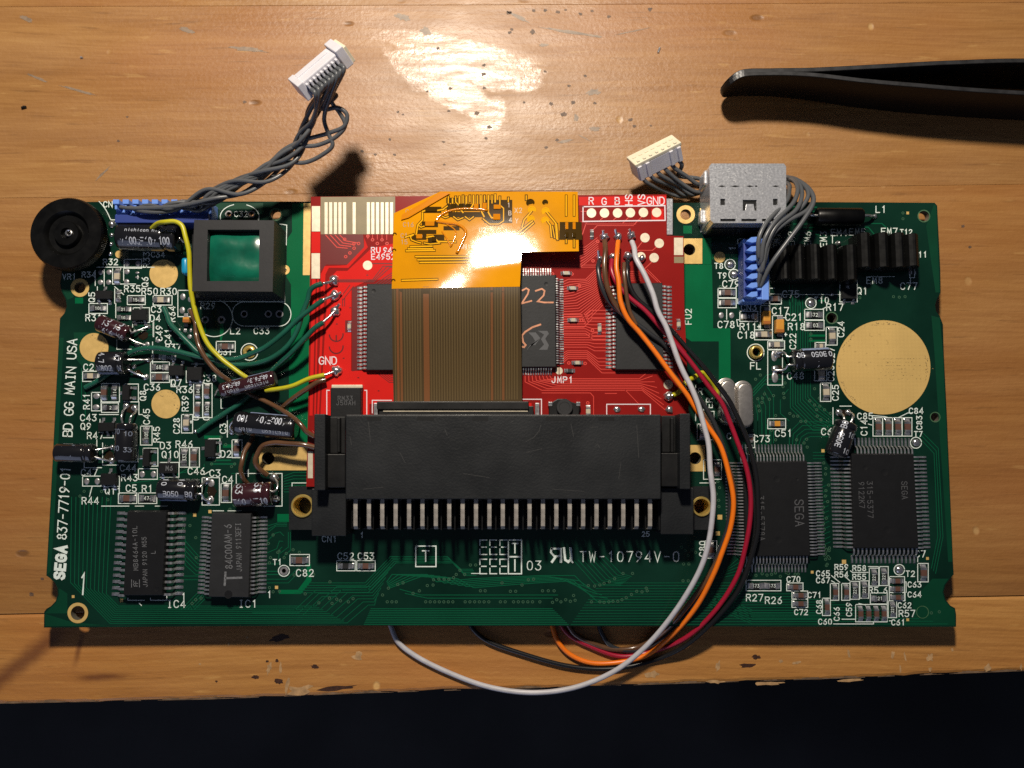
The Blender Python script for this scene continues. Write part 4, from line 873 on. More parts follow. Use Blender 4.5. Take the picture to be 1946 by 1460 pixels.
# ------------------------------------------------------------------ small surface-mount parts (shared meshes)
MESH = {}
def part_mesh(key, fn, m, bevel=0.0, smooth=None, seg=1):
    if key not in MESH:
        mb = MB(); fn(mb); MESH[key] = mb.mesh(key[0], m, Vector((0,0,0)), bevel, seg, smooth)
    return MESH[key]
def smd(kind, x, y, L, W, rot=0, text=None, par=None, z=None):
    """two-terminal chip part lying along its length L (picture px); rot in degrees counter-clockwise"""
    par = par or green; z = ZT if z is None else z
    k = mmpx(z); l, w = round(L*k,1), round(W*k,1); c = at(x,y,z); a = math.radians(rot)
    H = 0.55 if kind != 'R' else 0.42
    name, m = {'R':('resistor','rbody'),'C':('ceramic_capacitor','brown'),'W':('ceramic_capacitor','beige'),'K':('ceramic_capacitor','tant')}[kind]
    bl = l*0.60
    body = ob(name, part_mesh((name,kind,l,w), lambda mb: mb.box(0,0,bl*0.62,w*0.78,0.05,H), M[m], 0.04), par, c, a)
    def term(mb):
        mb.box(bl*0.40,0,bl*0.22,w*0.80,0.04,H+0.02)
        # solder fillet sloping down to the pad
        x0, x1 = bl*0.51, l*0.5
        mb.add([(x0,-w*.40,0.03),(x1,-w*.44,0.03),(x1,w*.44,0.03),(x0,w*.40,0.03),(x0,-w*.36,H*0.85),(x0+(x1-x0)*.45,-w*.36,H*0.42),(x0+(x1-x0)*.45,w*.36,H*0.42),(x0,w*.36,H*0.85),(x1,-w*.40,0.1),(x1,w*.40,0.1)],
               [(0,1,8,5,4),(3,7,6,9,2),(4,5,6,7),(5,8,9,6),(1,2,9,8),(0,4,7,3)])
    tm = part_mesh(('terminal',kind,l,w), term, M['pin'], 0.03)
    for s in (0, math.pi):
        t = ob('terminal', tm, body, c, 0); t.rotation_euler = (0,0,s)
    if text:
        mb = MB(); hh = W*0.42
        letters(mb, text, (x,y), hh, rot, max(0.8,hh*0.14), flat(z+H+0.01), 0.85, 0.55)
        stuff(mb.build('value_print', M['silk'], body)).rotation_euler = (0,0,-a)
        o = bpy.data.objects[-1] if False else None
    return body
def fix_print(body): pass
def pads(x, y, L, W, rot=0, m='dull', par=None, z=None):
    """bare pair of tinned lands"""
    z = ZT if z is None else z
    k = mmpx(z); l, w = round(L*k,1), round(W*k,1); c = at(x,y,z); a = math.radians(rot)
    for s in (1,-1):
        me = part_mesh(('solder_pad',l,w), lambda mb: mb.blob((0,0,0.02), l*0.17, w*0.46, 0.16, 10, 4), M[m], 0, True)
        p = c+Vector((math.cos(a),math.sin(a),0))*l*0.33*s
        ob('solder_pad', me, par or green, p, a)
def sot(x, y, W, H, one='top', name='transistor', text=None, label=None):
    """three-legged black part; W x H body in px, lone leg on side one"""
    k = mmpx(ZT); w, h = round(W*k,1), round(H*k,1); c = at(x,y,ZT)
    rot = {'top':0,'left':math.pi/2,'bottom':math.pi,'right':-math.pi/2}[one]
    if one in ('left','right'): w, h = h, w
    body = ob(name, part_mesh((name,w,h), lambda mb: mb.box(0,0,w,h,0.12,1.05,0,0.09), M['epoxy'], 0.05), green, c, rot)
    def leg(mb):
        q = 0.42
        mb.add([(-q/2,0,0.55),(q/2,0,0.55),(q/2,0.25,0.5),(-q/2,0.25,0.5),(q/2,0.4,0.12),(-q/2,0.4,0.12),(q/2,0.85,0.1),(-q/2,0.85,0.1),(q/2+.1,1.0,0.03),(-q/2-.1,1.0,0.03),(q/2+.1,0.3,0.03),(-q/2-.1,0.3,0.03)],
               [(0,1,2,3),(3,2,4,5),(5,4,6,7),(7,6,8,9),(4,10,8,6),(5,7,9,11)])
    me = part_mesh(('leg','sot'), leg, M['pin'], 0, None)
    for (lx, sgn) in ((0,1),(-w*0.32,-1),(w*0.32,-1)):
        t = ob('leg', me, body, c, 0); t.location = Vector((lx, sgn*h*0.46, 0))*S
        t.rotation_euler = (0,0,0 if sgn > 0 else math.pi)
    if text:
        mb = MB(); letters(mb, text, (x,y), H*0.42, 0, 1.2, flat(ZT+1.06), 0.9, 0.6)
        p = stuff(mb.build('value_print', M['print'], body)); p.rotation_euler = (0,0,-rot)
        d = WL[p.name]-c; q = Matrix.Rotation(-rot,3,'Z') @ d; p.location = q*S
    if label: lab(body, label)
    return body
for r in [('W',224,526,33,14,90),('R',226,563,24,12,90,'511'),('R',259,570,33,13,0,'154'),('W',307,570.5,33,14,0),('R',187,586,33,13,0,'100'),('R',236,588,28,12,0,'211'),('R',236,604,26,12,0,'103'),
          ('C',199,746,30,14,90),('R',218,746,30,14,90,'114'),('R',210,775,31,13,0,'2'),('W',173.7,715,31,13,0),('R',299,679,24,12,0),('R',322,680,26,12,0,'103'),('R',304,698,34,15,0,'685'),('C',304,717,34,15,0),
          ('R',376.5,745,28,13,90,'104'),('C',394,744,28,13,90),('C',376,778,28,13,90),('R',394,778,28,13,90,'103'),('W',355,803.5,32,14,90),('R',278,827.5,34,15,90,'105'),('R',350.5,869.5,34,15,90,'333'),('C',369.5,869.5,34,15,90),
          ('C',242.5,947,33,15,0),('R',281,947,33,15,0,'474'),('C',430,937,34,15,90),('C',450.5,852.5,32,14,90),('C',429,659,32,14,0),('C',569.5,1064.5,34,15,0),('R',657.5,1075.5,30,13,0),('C',695.5,1075.5,30,13,0),
          ('C',1381.5,557,32,14,0),('C',1381.5,576,32,14,0),('R',1423,602,32,14,0,'101'),('W',1451,636,32,14,0),('W',1475,655.5,30,13,0),('R',1547,598.5,34,15,0,'472'),('R',1547.5,618.5,34,15,0,'103'),('W',1580.5,639,32,15,90),('W',1569,745.5,32,15,90),('W',1560,711,26,15,90),('W',1559,659,18,13,0),
          ('C',1472,568.5,26,13,0),('K',1476,805.5,30,13,0),('C',1668.5,811.5,32,14,90),('C',1687,811.5,32,14,90),('C',1705.5,811.5,32,14,90),('C',1723.5,811.5,32,14,90),('R',1436,1113.5,30,14,0,'473'),('R',1467,1113.5,30,14,0,'473'),
          ('C',1510.5,1115.5,27,11,0),('C',1520.5,1131,27,11,0),('C',1520.5,1147,27,11,0),('C',1571,1153.5,30,11,90),('C',1586.5,1125,28,11,90),('C',1607.5,1125,28,11,90),('R',1624.5,1122.5,31,13,90,'221'),('R',1642.5,1121,31,13,90,'221'),
          ('R',1661,1097.5,31,13,90,'221'),('R',1679.5,1095.5,31,13,90,'221'),('R',1670,1137.5,30,14,0,'221'),('C',1704,1104,26,11,0),('C',1704,1119,26,11,0),('C',1705,1135,26,11,0),
          ('C',1634.5,1166,28,11,90),('C',1649.5,1166,28,11,90),('C',1664.5,1166,28,11,90),('C',1679,1166,28,11,90),('R',1696,1158.5,28,12,90,'221'),('C',1754,1088.5,31,14,90),('C',1362,892,26,13,90),('C',1351,1045,28,14,90),('R',1334,820,28,14,90,'103'),('C',1425,834,16,14,90),('R',1733.5,519,14,8,0)]:
    smd(*r)
# printed values were built in world axes: turn each back under its turned part
for o in list(bpy.data.objects):
    if o.name.startswith('value_print') and o.parent and o.parent.name.split('.')[0] == 'resistor':
        a = o.parent.rotation_euler.z; d = WL[o.name]-WL[o.parent.name]
        o.location = (Matrix.Rotation(-a,3,'Z') @ d)*S; o.rotation_euler = (0,0,-a)
for r in [(252,501,32,14,0),(191.5,527,30,12,90),(207,527,30,12,90),(241,526,30,12,90),(261,523,14,9,90),(183,763.5,32,15,90),(281,901.5,32,14,0),(175,915,30,14,0),(347,577,40,12,90),(361,580,34,10,90),(346,628,15,9,0),(358,628,15,9,0),(352,640,26,10,0),(1380.5,599.5,30,14,0),(401,934,46,14,90),(1472,697,62,14,90),(270,655,30,12,0),(300,655,22,12,90)]:
    pads(*r)
sot(200,562,31,18,'top'); sot(268,600,30,22,'top'); sot(243,747,15,30,'left'); sot(206.5,812,32,18,'bottom'); sot(338,705,28,20,'bottom'); sot(372.5,711,30,26,'top'); sot(281.5,869.5,14,34,'left'); sot(321.5,890,33,20,'top',text='M6')
sot(210,911,30,22,'top'); sot(402,852.5,20,34,'left'); sot(1611,560,28,20,'top')
def tantalum(x0,y0,x1,y1):
    mb = MB(); mb.pbox(x0,y0,x1,y1,ZT+0.15,ZT+1.5); b = mb.build('tantalum_capacitor', M['tant'], green, bevel=0.12, seg=2)
    m2 = MB(); m2.pbox(x0+0.2,y1-6,x1-0.2,y1-0.5,ZT+1.51,ZT+1.53,ZT+1.52); m2.build('polarity_band', M['tant2'], b)
    for s in (-1,1):
        m3 = MB(); yc = y0-3 if s < 0 else y1+3; m3.pbox(x0+2,yc-4,x1-2,yc+4,ZT+0.02,ZT+0.5); m3.build('terminal', M['dull'], b, bevel=0.1)
tantalum(1451,590.5,1465,616); tantalum(1475.5,607,1490.5,632); tantalum(347,602.5,359,613)
# round test points with solder on them
def testpoint(x,y,r=7.5,h=0.5):
    mb = MB(); mb.blob(at(x,y,ZT+0.03), r*k0, r*k0, h, 16, 6); return mb.build('test_point', M['solder'], green, smooth=True)
for p in [(1387.4,503),(1395,522),(1541,576.5),(1740.7,841.6),(1709,1083)]: testpoint(*p)
e = MB(); c = at(1436,670,ZT)
e.lathe([(0.85,ZT-1.2),(0.85,ZT+0.9),(1.0,ZT+1.05),(1.25,ZT+0.9),(1.35,ZT+0.05)], c, 24, z=False); e.build('eyelet_pin', M['brass'], green, smooth=True)
e = MB(); c = at(474,669,ZT); e.lathe([(0.5,ZT+0.02),(0.55,ZT+0.4),(0.9,ZT+0.35),(1.3,ZT+0.06)], c, 24, z=False); e.build('eyelet_pin', M['brass'], green, smooth=True)
# solder joints
def joint(x, y, r=6, h=0.7, par=None, z=None, m='solder', name='solder_joint', jit=0.12):
    z = ZT if z is None else z
    mb = MB(); mb.blob(at(x,y,z+0.02), r*mmpx(z), r*mmpx(z), h, 14, 6, jit); return mb.build(name, M[m], par or green, smooth=True)
for p in [(213.5,427,9,0.9),(212.5,447,5.5,0.5),(211.5,464,5.5,0.5),(210,483,5.5,0.5),(541.5,513,5,0.7),(521,908,11,0.9),(283,621,6,0.5),(278,657,6,0.5),(282,684,6,0.4),(277,717,8,0.5),(240,772,8,0.6),(256,776,9,0.6),(213,850,6,0.5),(212,876,8,0.5),(393,914,9,0.6),(398,952,9,0.6),(441,820,9,0.7),(526,948,8,0.5),(255,697,6,0.5),
          (1470,488,5,0.9),(1471,511,6.5,1.0),(1471,533,5.5,0.9),(1592,463.5,7,1.2),(1661,412,7,0.7),(1580,560,5,0.7),(1477,673,10,0.5),(1473,702,10,0.5),(1594,784,9,0.6),(1612,784,8,0.6),(359,799,5,.5),(372,820,5,.5)]:
    joint(p[0],p[1],p[2]*0.78,p[3]*0.8)
# ------------------------------------------------------------------ chips
def pin_mesh(l, w, H):
    def f(mb):
        t = 0.16
        prof = [(0,0.06),(0.42*l,0.08),(0.60*l,H*0.52),(0.72*l,H*0.58),(l+0.2,H*0.58)]
        for i in range(len(prof)-1):
            (y0,z0),(y1,z1) = prof[i], prof[i+1]
            mb.add([(-w/2,y0,z0+t),(w/2,y0,z0+t),(w/2,y1,z1+t),(-w/2,y1,z1+t),(-w/2,y0,z0-0.02),(w/2,y0,z0-0.02),(w/2,y1,z1-0.02),(-w/2,y1,z1-0.02)],
                   [(0,1,2,3),(0,3,7,4),(1,5,6,2),(0,4,5,1),(2,6,7,3),(4,7,6,5)])
        mb.add([(-w*.62,-0.12,0.02),(w*.62,-0.12,0.02),(w*.62,0.5*l,0.02),(-w*.62,0.5*l,0.02),(-w*.45,-0.05,0.12),(w*.45,-0.05,0.12),(w*.45,0.5*l,0.10),(-w*.45,0.5*l,0.10)],[(0,1,5,4),(1,2,6,5),(3,0,4,7),(4,5,6,7)])
    return part_mesh(('pin',round(l,2),round(w,2),round(H,2)), f, M['pin'])
def chip(corners, H, rows, par, zb, mt='epoxy', prints=(), dots=(), single=True, chamfer=0.0, label=None, pm=M['print'], mark=None):
    zt = zb+H
    mb = MB(); top = [at(x,y,zt) for x,y in corners]
    ctr = sum(top, Vector())/4
    mid = [ctr+(p-ctr)*1.035 for p in top]
    mb.prism([(p.x,p.y) for p in mid], zb+H*0.45, zt, [(p.x,p.y) for p in top])
    mb.prism([(ctr.x+(p.x-ctr.x)*0.99,ctr.y+(p.y-ctr.y)*0.99) for p in top], zb+0.1, zb+H*0.45, [(p.x,p.y) for p in mid])
    body = mb.build('chip', M[mt], par, bevel=0.05, seg=1)
    rowmb = None
    for (p0, p1, n, lpx, w) in rows:
        a, b = at(*p0,zb), at(*p1,zb); d = (b-a).normalized()
        inward = Vector((-d.y,d.x,0))
        if inward.dot(ctr-(a+b)/2) < 0: inward = -inward
        ang = math.atan2(inward.y, inward.x)-math.pi/2
        l = lpx*mmpx(zb); me = pin_mesh(round(l,1), w, H)
        if single:
            for i in range(n):
                ob('pin', me, body, a+(b-a)*(i/(n-1)), ang)
        else:
            if rowmb is None: rowmb = MB()
            rot = Matrix.Rotation(ang,3,'Z')
            vs = [v.co/S for v in me.vertices]; fs = [tuple(p.vertices) for p in me.polygons]
            for i in range(n):
                q = a+(b-a)*(i/(n-1)); rowmb.add([rot @ v + q for v in vs], fs)
    if rowmb: stuff(rowmb.build('pin_rows', M['pin'], body))
    pr = MB(); f = flat(zt+0.015)
    for (s, x, y, h, rot, adv, wid) in prints: letters(pr, s, (x,y), h, rot, max(0.9,h*0.11), f, adv, wid)
    if mark: mark(pr, f)
    if pr.v: stuff(pr.build('chip_print', pm, body))
    for (x,y,r) in dots:
        c = at(x,y,zt); d = MB(); d.lathe([(r*mmpx(zt),zt+0.012),(r*mmpx(zt)*0.93,zt+0.004),(0.0001,zt+0.004)], c, 20, z=False)
        d.build('mould_mark', M['epoxy'], body, smooth=True)
    if label: lab(body, label)
    return body
def ic4_mark(pr, f):
    pr.ribbon([(250,1102),(250,1116)],1.2,f); pr.ribbon([(265,1102),(265,1116)],1.2,f)
    pr.ribbon([(254,1114),(261,1114)],1.4,f); pr.ribbon([(254,1109),(262,1109)],1.2,f); pr.ribbon([(254,1104),(254,1114)],1.2,f); pr.ribbon([(258,1105),(258,1114)],1.0,f)
chip([(242,973),(315.7,973),(307.7,1131),(234.7,1131)], 2.2, [((224,975),(213.5,1129),14,27,0.46),((353,975),(347,1128),14,28,0.46)], green, ZT,
     prints=[('MB8464A-10L',257,1042,8.5,91.5,0.93,0.6),('JAPAN 9120 M55',275,1068,8,91.5,0.86,0.56),('L',291,1049.5,8,91.5,1,0.6)], dots=[(298,1120,4.5)], mark=ic4_mark, label='black memory chip with broad silver legs marked MB8464A-10L')
def ic1_mark(pr, f):
    pr.ribbon([(428.5,1088),(427,1112)],4.0,f); pr.ribbon([(430,1099),(459,1098)],4.0,f)
c1 = chip([(402.7,976.5),(476.6,977),(472,1135),(396.5,1134)], 2.3, [((385,983),(376.5,1126),20,26,0.34),((508,983),(505,1125),20,28,0.34)], green, ZT, mt='epoxy2',
     prints=[('84C00AM-6',434,1039,13,91.5,0.74,0.50),('JAPAN 9113EFI',453.5,1040,9.5,91.5,0.76,0.5)], mark=ic1_mark, label='dark grey processor chip marked 84C00AM-6')
nm = MB(); nm.lathe([(0.75,ZT+2.315),(0.7,ZT+2.306),(0.001,ZT+2.306)], at(434,1130,ZT+2.3), 20, z=False); nm.build('pin_one_notch', M['epoxy'], c1)
chip([(1619,864),(1736,864),(1745.5,1041),(1625,1041)], 1.9, [((1578,869),(1584.5,1039),24,33,0.30),((1759,869),(1767,1040),24,29,0.30),((1624,833),(1727,834),16,32,0.30),((1619,1070),(1737,1070),16,29,0.30)], green, ZT,
     prints=[('SEGA',1719,932,10.5,-88.5,0.86,0.58),('315-5377',1653.5,949.5,10,-88.5,0.90,0.58),('9122K7',1637.5,941,10,-88.5,0.86,0.58)], dots=[(1643.8,889,4.5),(1680.7,898,6.5),(1686,1007,6.5)], pm=M['print2'], label='square black chip near the right edge marked 315-5377')
chip([(1414,879),(1534,878),(1539,1056),(1418,1057)], 1.9, [((1378,880),(1382,1053),30,33,0.24),((1560,880),(1567,1053),30,29,0.24),((1404,846),(1522,846),20,31,0.24),((1410,1087),(1530,1087),20,28,0.24)], green, ZT,
     prints=[('SEGA',1519,975,16,-88.5,0.84,0.58),('315-5378A',1447,985,10.5,-88.5,0.93,0.58)], dots=[(1476,911,6),(1515,911,2.5),(1480,1026,6)], pm=M['print2'], label='square black chip half under the coloured wires')

# ------------------------------------------------------------------ electrolytic capacitors lying on the board
def cap(x, y, ang, L, D, m, lead=1, lift=0.0, stripe=None, texts=(), leads=(), label=None, tm='cprint'):
    """ang: direction of the axis in the picture, degrees counter-clockwise; lead=+1: leads leave at the far end"""
    za = ZT+lift+D*0.1/2; k = mmpx(za); R = D*k/2; za = ZT+lift+R+0.05; k = mmpx(za); L = L*k
    c = at(x,y,za); a = math.radians(ang); ax = Vector((math.cos(a),math.sin(a),0)); sd = Vector((-math.sin(a),math.cos(a),0)); up = Vector((0,0,1))
    prof = [(0,0.70),(0.0,0.86),(0.02,0.95),(0.05,0.99),(0.09,1.0),(0.15,1.0),(0.17,0.96),(0.185,0.90),(0.21,0.90),(0.225,0.96),(0.25,1.0),(0.93,1.0),(0.965,0.98),(0.99,0.92),(1.0,0.84),(1.0,0.70)]
    # profile runs from the lead end (t=0) to the vented end
    seg = 30; mb = MB(); vs = []; fs = []
    s = 1 if lead > 0 else -1
    for (t, r) in prof:
        o = c+ax*s*(L/2-t*L)
        for j in range(seg):
            p = 2*math.pi*j/seg; vs.append(o+(sd*math.cos(p)+up*math.sin(p))*R*r)
    for i in range(len(prof)-1):
        for j in range(seg):
            j2 = (j+1)%seg; q = (i*seg+j,i*seg+j2,(i+1)*seg+j2,(i+1)*seg+j); fs.append(q if s > 0 else tuple(reversed(q)))
    fs.append(tuple(range(seg)) if s < 0 else tuple(reversed(range(seg)))); fs.append(tuple((len(prof)-1)*seg+j for j in (reversed(range(seg)) if s < 0 else range(seg))))
    mb.add(vs, fs); body = mb.build('electrolytic_capacitor', M[m], green, smooth=35)
    e = MB(); o = c+ax*s*(-L/2-0.01); e.add([o+(sd*math.cos(2*math.pi*j/seg)+up*math.sin(2*math.pi*j/seg))*R*0.72 for j in range(seg)], [tuple(range(seg)) if s > 0 else tuple(reversed(range(seg)))])
    e.build('metal_end', M['can'], body)
    if stripe is not None:
        p0, p1 = [math.radians(q) for q in stripe]; st = MB(); n = 10; rows = 14
        vs = []; fs = []
        for i in range(rows):
            t = -L*0.44+L*0.70*(i/(rows-1)) if s > 0 else -L*0.26+L*0.70*(i/(rows-1)); t = t if s > 0 else t
            jit = random.uniform(-0.05,0.05)
            for j in range(n):
                p = p0+jit+(p1-p0)*j/(n-1); vs.append(c+ax*t+(sd*math.cos(p)+up*math.sin(p))*(R+0.02))
        for i in range(rows-1):
            for j in range(n-1): fs.append((i*n+j,(i+1)*n+j,(i+1)*n+j+1,i*n+j+1))
        st.add(vs, fs); st.build('polarity_stripe', M['stripe'], body, smooth=True)
    def mp(u, v):      # u along the axis, v across (y down); both mm
        v = max(-R*0.985, min(R*0.985, v)); return c+ax*u+sd*(-v)+up*(math.sqrt(max(0,R*R-v*v))+0.02)
    if texts:
        pr = MB()
        for (sx, tu, tv, h, rot, *ad) in texts:
            ad = ad[0] if ad else 0.82
            letters(pr, sx, (tu*L, tv*R), h*k, rot, max(0.09,h*k*0.15), mp, ad, ad*0.72)
        stuff(pr.build('sleeve_print', M[tm], body))
    for pts in leads:
        lm = MB(); lm.tube(spline([at(px,py,ZT+zz) for px,py,zz in pts], 6), 0.21, 8); lm.build('lead', M['pin'], body, smooth=True)
    if label: lab(body, label)
    return body
cap(284,452,-2,116,54,'sleeve',lead=1,texts=[('nichicon',-0.12,-0.30,6,0,0.98),('nichicon',0.33,-0.32,6,0,0.98),('v',-0.36,0.48,11,0,0.6),('100uF',-0.15,0.48,12,0,0.60),('10v',0.11,0.46,12,0,0.60),('100',0.34,0.42,12,0,0.60)],leads=[[(340,452,2.6),(350,461,1.8),(356,464,0.2)]],label='long black electrolytic capacitor marked 100µF 10v beside the thumb wheel')
cap(217,625,-22,64,33,'maroon',lead=1,stripe=None,texts=[('22',-0.17,-0.45,11,-90),('22',0.20,-0.50,11,-90),('N616',-0.12,0.62,9,0),('N6',0.34,0.62,9,0)],leads=[[(246,634,1.4),(258,630,1.2),(284,620,0.3)],[(244,643,1.2),(258,650,1.0),(279,657,0.3)]],label='small maroon capacitor marked N616 at the left edge')
cap(215,690,0,52,44,'sleeve',lead=1,stripe=(150,176),texts=[('4.7',-0.26,-0.35,9,-80),('47',0.30,-0.35,9,-80),('N802',-0.14,0.55,9,0),('N',0.40,0.55,9,0)],leads=[[(240,684,2.0),(262,684,1.2),(284,684,0.3)],[(243,702,1.6),(258,710,0.8),(278,718,0.3)]],label='short black capacitor marked N802 at the left edge')
cap(239,841,90,72,40,'sleeve',lead=1,texts=[('70',0.28,-0.5,9,-90),('70',-0.16,-0.5,9,-90),('10',0.22,0.55,8,-90),('33',-0.2,0.55,8,-90)],leads=[[(233,806,1.6),(231,792,1.8),(235,780,1.0),(240,774,0.3)],[(246,806,1.6),(249,792,1.8),(256,785,1.0),(260,778,0.3)]],label='upright-lying black capacitor between R47 and R45',tm='cdim')
cap(143.5,861,-1,71,36,'sleeve',lead=1,lift=0.4,texts=[('1',0.0,0.5,7,0),('1',-.28,-.85,7,0),('47',0.05,-.88,7,0)],leads=[[(178,856,1.9),(195,853,1.2),(213,850,0.3)],[(178,868,1.8),(195,873,1.2),(212,877,0.3)]],label='black capacitor overhanging the left board edge',tm='cdim')
cap(340,931,-1,72,42,'sleeve',lead=1,stripe=(150,180),texts=[('10',-0.30,-0.72,9,-90),('10',0.12,-0.72,9,-90),('B050',-0.10,0.34,9,0),('B0',0.36,0.36,9,0)],leads=[[(374,926,1.8),(382,924,1.8),(388,916,1.0),(398,913,0.3)],[(374,940,1.8),(383,939,1.6),(388,948,1.0),(400,953,0.3)]],label='black capacitor marked B050 above the memory chip')
cap(482,940,3,70,45,'maroon',lead=1,stripe=None,texts=[('33',-0.30,-0.55,12,-90),('33',0.18,-0.60,12,-90),('710',-0.30,0.55,10,0),('N710',0.22,0.55,10,0)],leads=[[(516,936,1.8),(526,930,1.8),(527,918,1.2),(521,908,0.5)],[(516,948,1.6),(526,950,1.0),(530,950,0.3)]],label='maroon capacitor marked 33 N710 between the two long chips')
cap(472,731,14,106,31,'maroon',lead=-1,lift=1.6,stripe=(-5,28),texts=[('68uF6.3v',0.22,-0.25,7.5,180,0.66),('68uF6.3',-0.26,-0.25,7.5,180,0.66),('nichicon',0.18,0.45,6,180,0.95),('nichi',-0.28,0.45,6,180,0.95)],leads=[[(424,738,2.4),(414,742,1.6),(409,752,0.3)]],label='long slim maroon capacitor marked 68µF 6.3v lying across wires')
cap(506,809,-5,116,46,'sleeve',lead=-1,lift=0.7,stripe=(-5,24),texts=[('100uF10v',0.12,-0.42,11.5,180,0.60),('100',-0.34,-0.40,11.5,180,0.60),('v',0.43,-0.40,11.5,180,0.6),('nichicon',0.20,0.55,6.5,180,0.95),('nich',-0.28,0.5,6.5,180,0.95)],leads=[[(452,800,2.6),(442,802,1.8),(437,812,1.2),(444,822,0.4)]],label='long black capacitor marked 100µF 10v beside the red board')
cap(1541,684,3,72,44,'sleeve',lead=-1,stripe=(0,40),texts=[('B050',0.12,-0.35,9,180),('B0',-0.36,-0.35,9,180),('0',0.42,-0.35,9,180),('1',0.1,0.5,9,180)],leads=[[(1507,677,2.0),(1497,678,1.8),(1490,670,1.2),(1474,671,0.3)],[(1508,694,2.0),(1498,694,1.8),(1492,702,1.2),(1470,704,0.3)]],label='black capacitor marked B050 left of the big gold pad')
cap(1598,834,-111,66,43,'sleeve',lead=-1,stripe=(-5,28),texts=[('B050',0.08,0.40,9,180),('B0',-0.38,0.42,9,180),('10',-0.14,-0.45,9,90),('10',0.34,-0.45,9,90)],leads=[[(1604,803,2.0),(1604,795,2.0),(1601,788,1.2),(1592,784,0.3)],[(1614,806,1.8),(1620,797,1.8),(1622,789,1.2),(1614,783,0.3)]],label='tilted black capacitor marked B050 at the corner of the right chip')
# grey strip of adhesive seen beside the leaning capacitor, cyan disc capacitor by the transformer
d = MB(); d.pbox(343,489,356.5,521,ZT+0.2,ZT+4.0); d.build('blue_film_capacitor', M['cyan'], green, bevel=0.6, seg=3, smooth=40)

# ------------------------------------------------------------------ thumb wheel
zw0, zw1 = ZT+2.6, ZT+5.2; cw = at(125,443,zw1); kw = mmpx(zw1); Rw = 72*kw
wv = []; n = 120
prof = [(0.93,zw0),(1.0,zw0+0.5),(1.0,zw1-0.5),(0.955,zw1),(0.62,zw1),(0.59,zw1-0.25),(0.53,zw1-1.0),(0.36,zw1-1.1),(0.34,zw1-0.3),(0.32,zw1-0.1),(0.15,zw1-0.1),(0.13,zw1-0.9),(0.0001,zw1-0.9)]
wm = MB(); vs = []; fs = []
for i, (r, z_) in enumerate(prof):
    for j in range(2*n):
        a = math.pi*j/n; q = Rw*r
        if r > 0.99: q *= 1.0 if j % 2 else 0.978
        vs.append((cw.x+q*math.cos(a), cw.y+q*math.sin(a), z_))
for i in range(len(prof)-1):
    for j in range(2*n):
        j2 = (j+1)%(2*n); fs.append((i*2*n+j,i*2*n+j2,(i+1)*2*n+j2,(i+1)*2*n+j))
fs.append(tuple(reversed(range(2*n))))
wm.add(vs, fs); wheel = wm.build('thumb_wheel', M['ferrite'], green, smooth=28)
lab(wheel, 'black knurled volume thumb wheel overhanging the top left corner')
h = MB(); h.lathe([(0.40,zw1-0.85),(0.40,zw1+0.1),(0.50,zw1+0.2),(0.66,zw1+0.15),(0.70,zw1-0.85)], at(131,443,zw1), 24, z=False); h.build('shaft_pin', M['pin'], wheel, smooth=30)
h = MB(); h.lathe([(4.2,ZT),(4.2,zw0+0.2)], at(140,446,ZT), 32); h.build('potentiometer_base', M['black'], wheel)

# ------------------------------------------------------------------ transformer
zt0 = ZT+8.6
o4 = [at(369,418,zt0),at(521,419,zt0),at(518,554.5,zt0),at(365,553.5,zt0)]
i4 = [at(394.6,436.6,zt0),at(493,436.6,zt0),at(492,534.5,zt0),at(393,534.5,zt0)]
tf = holed('transformer', [(p.x,p.y) for p in o4], [[(p.x,p.y) for p in i4]], ZT+0.2, zt0, M['core'], green)
lab(tf, 'square black transformer with green taped winding')
g = MB(); N_ = 16
x0, x1 = i4[0].x+0.15, i4[1].x-0.15; y0, y1 = i4[2].y+0.1, i4[0].y-0.1
for i in range(N_+1):
    for j in range(N_+1):
        u, v = i/N_, j/N_
        g.v.append(Vector((x0+(x1-x0)*u, y0+(y1-y0)*v, zt0-0.7-0.9*(abs(2*v-1)**4)-0.10*math.sin(u*7+v*4)-0.07*math.sin(v*13+u*3)-0.3*(abs(2*u-1)**6))))
g.f = [(i*(N_+1)+j,(i+1)*(N_+1)+j,(i+1)*(N_+1)+j+1,i*(N_+1)+j+1) for i in range(N_) for j in range(N_)]
g.build('winding', M['gtape'], tf, smooth=True)
b_ = MB(); b_.pbox(372,440,541,571,ZT+0.02,ZT+2.2,ZT+0.02); b_.build('bobbin_base', M['black'], tf, bevel=0.2)

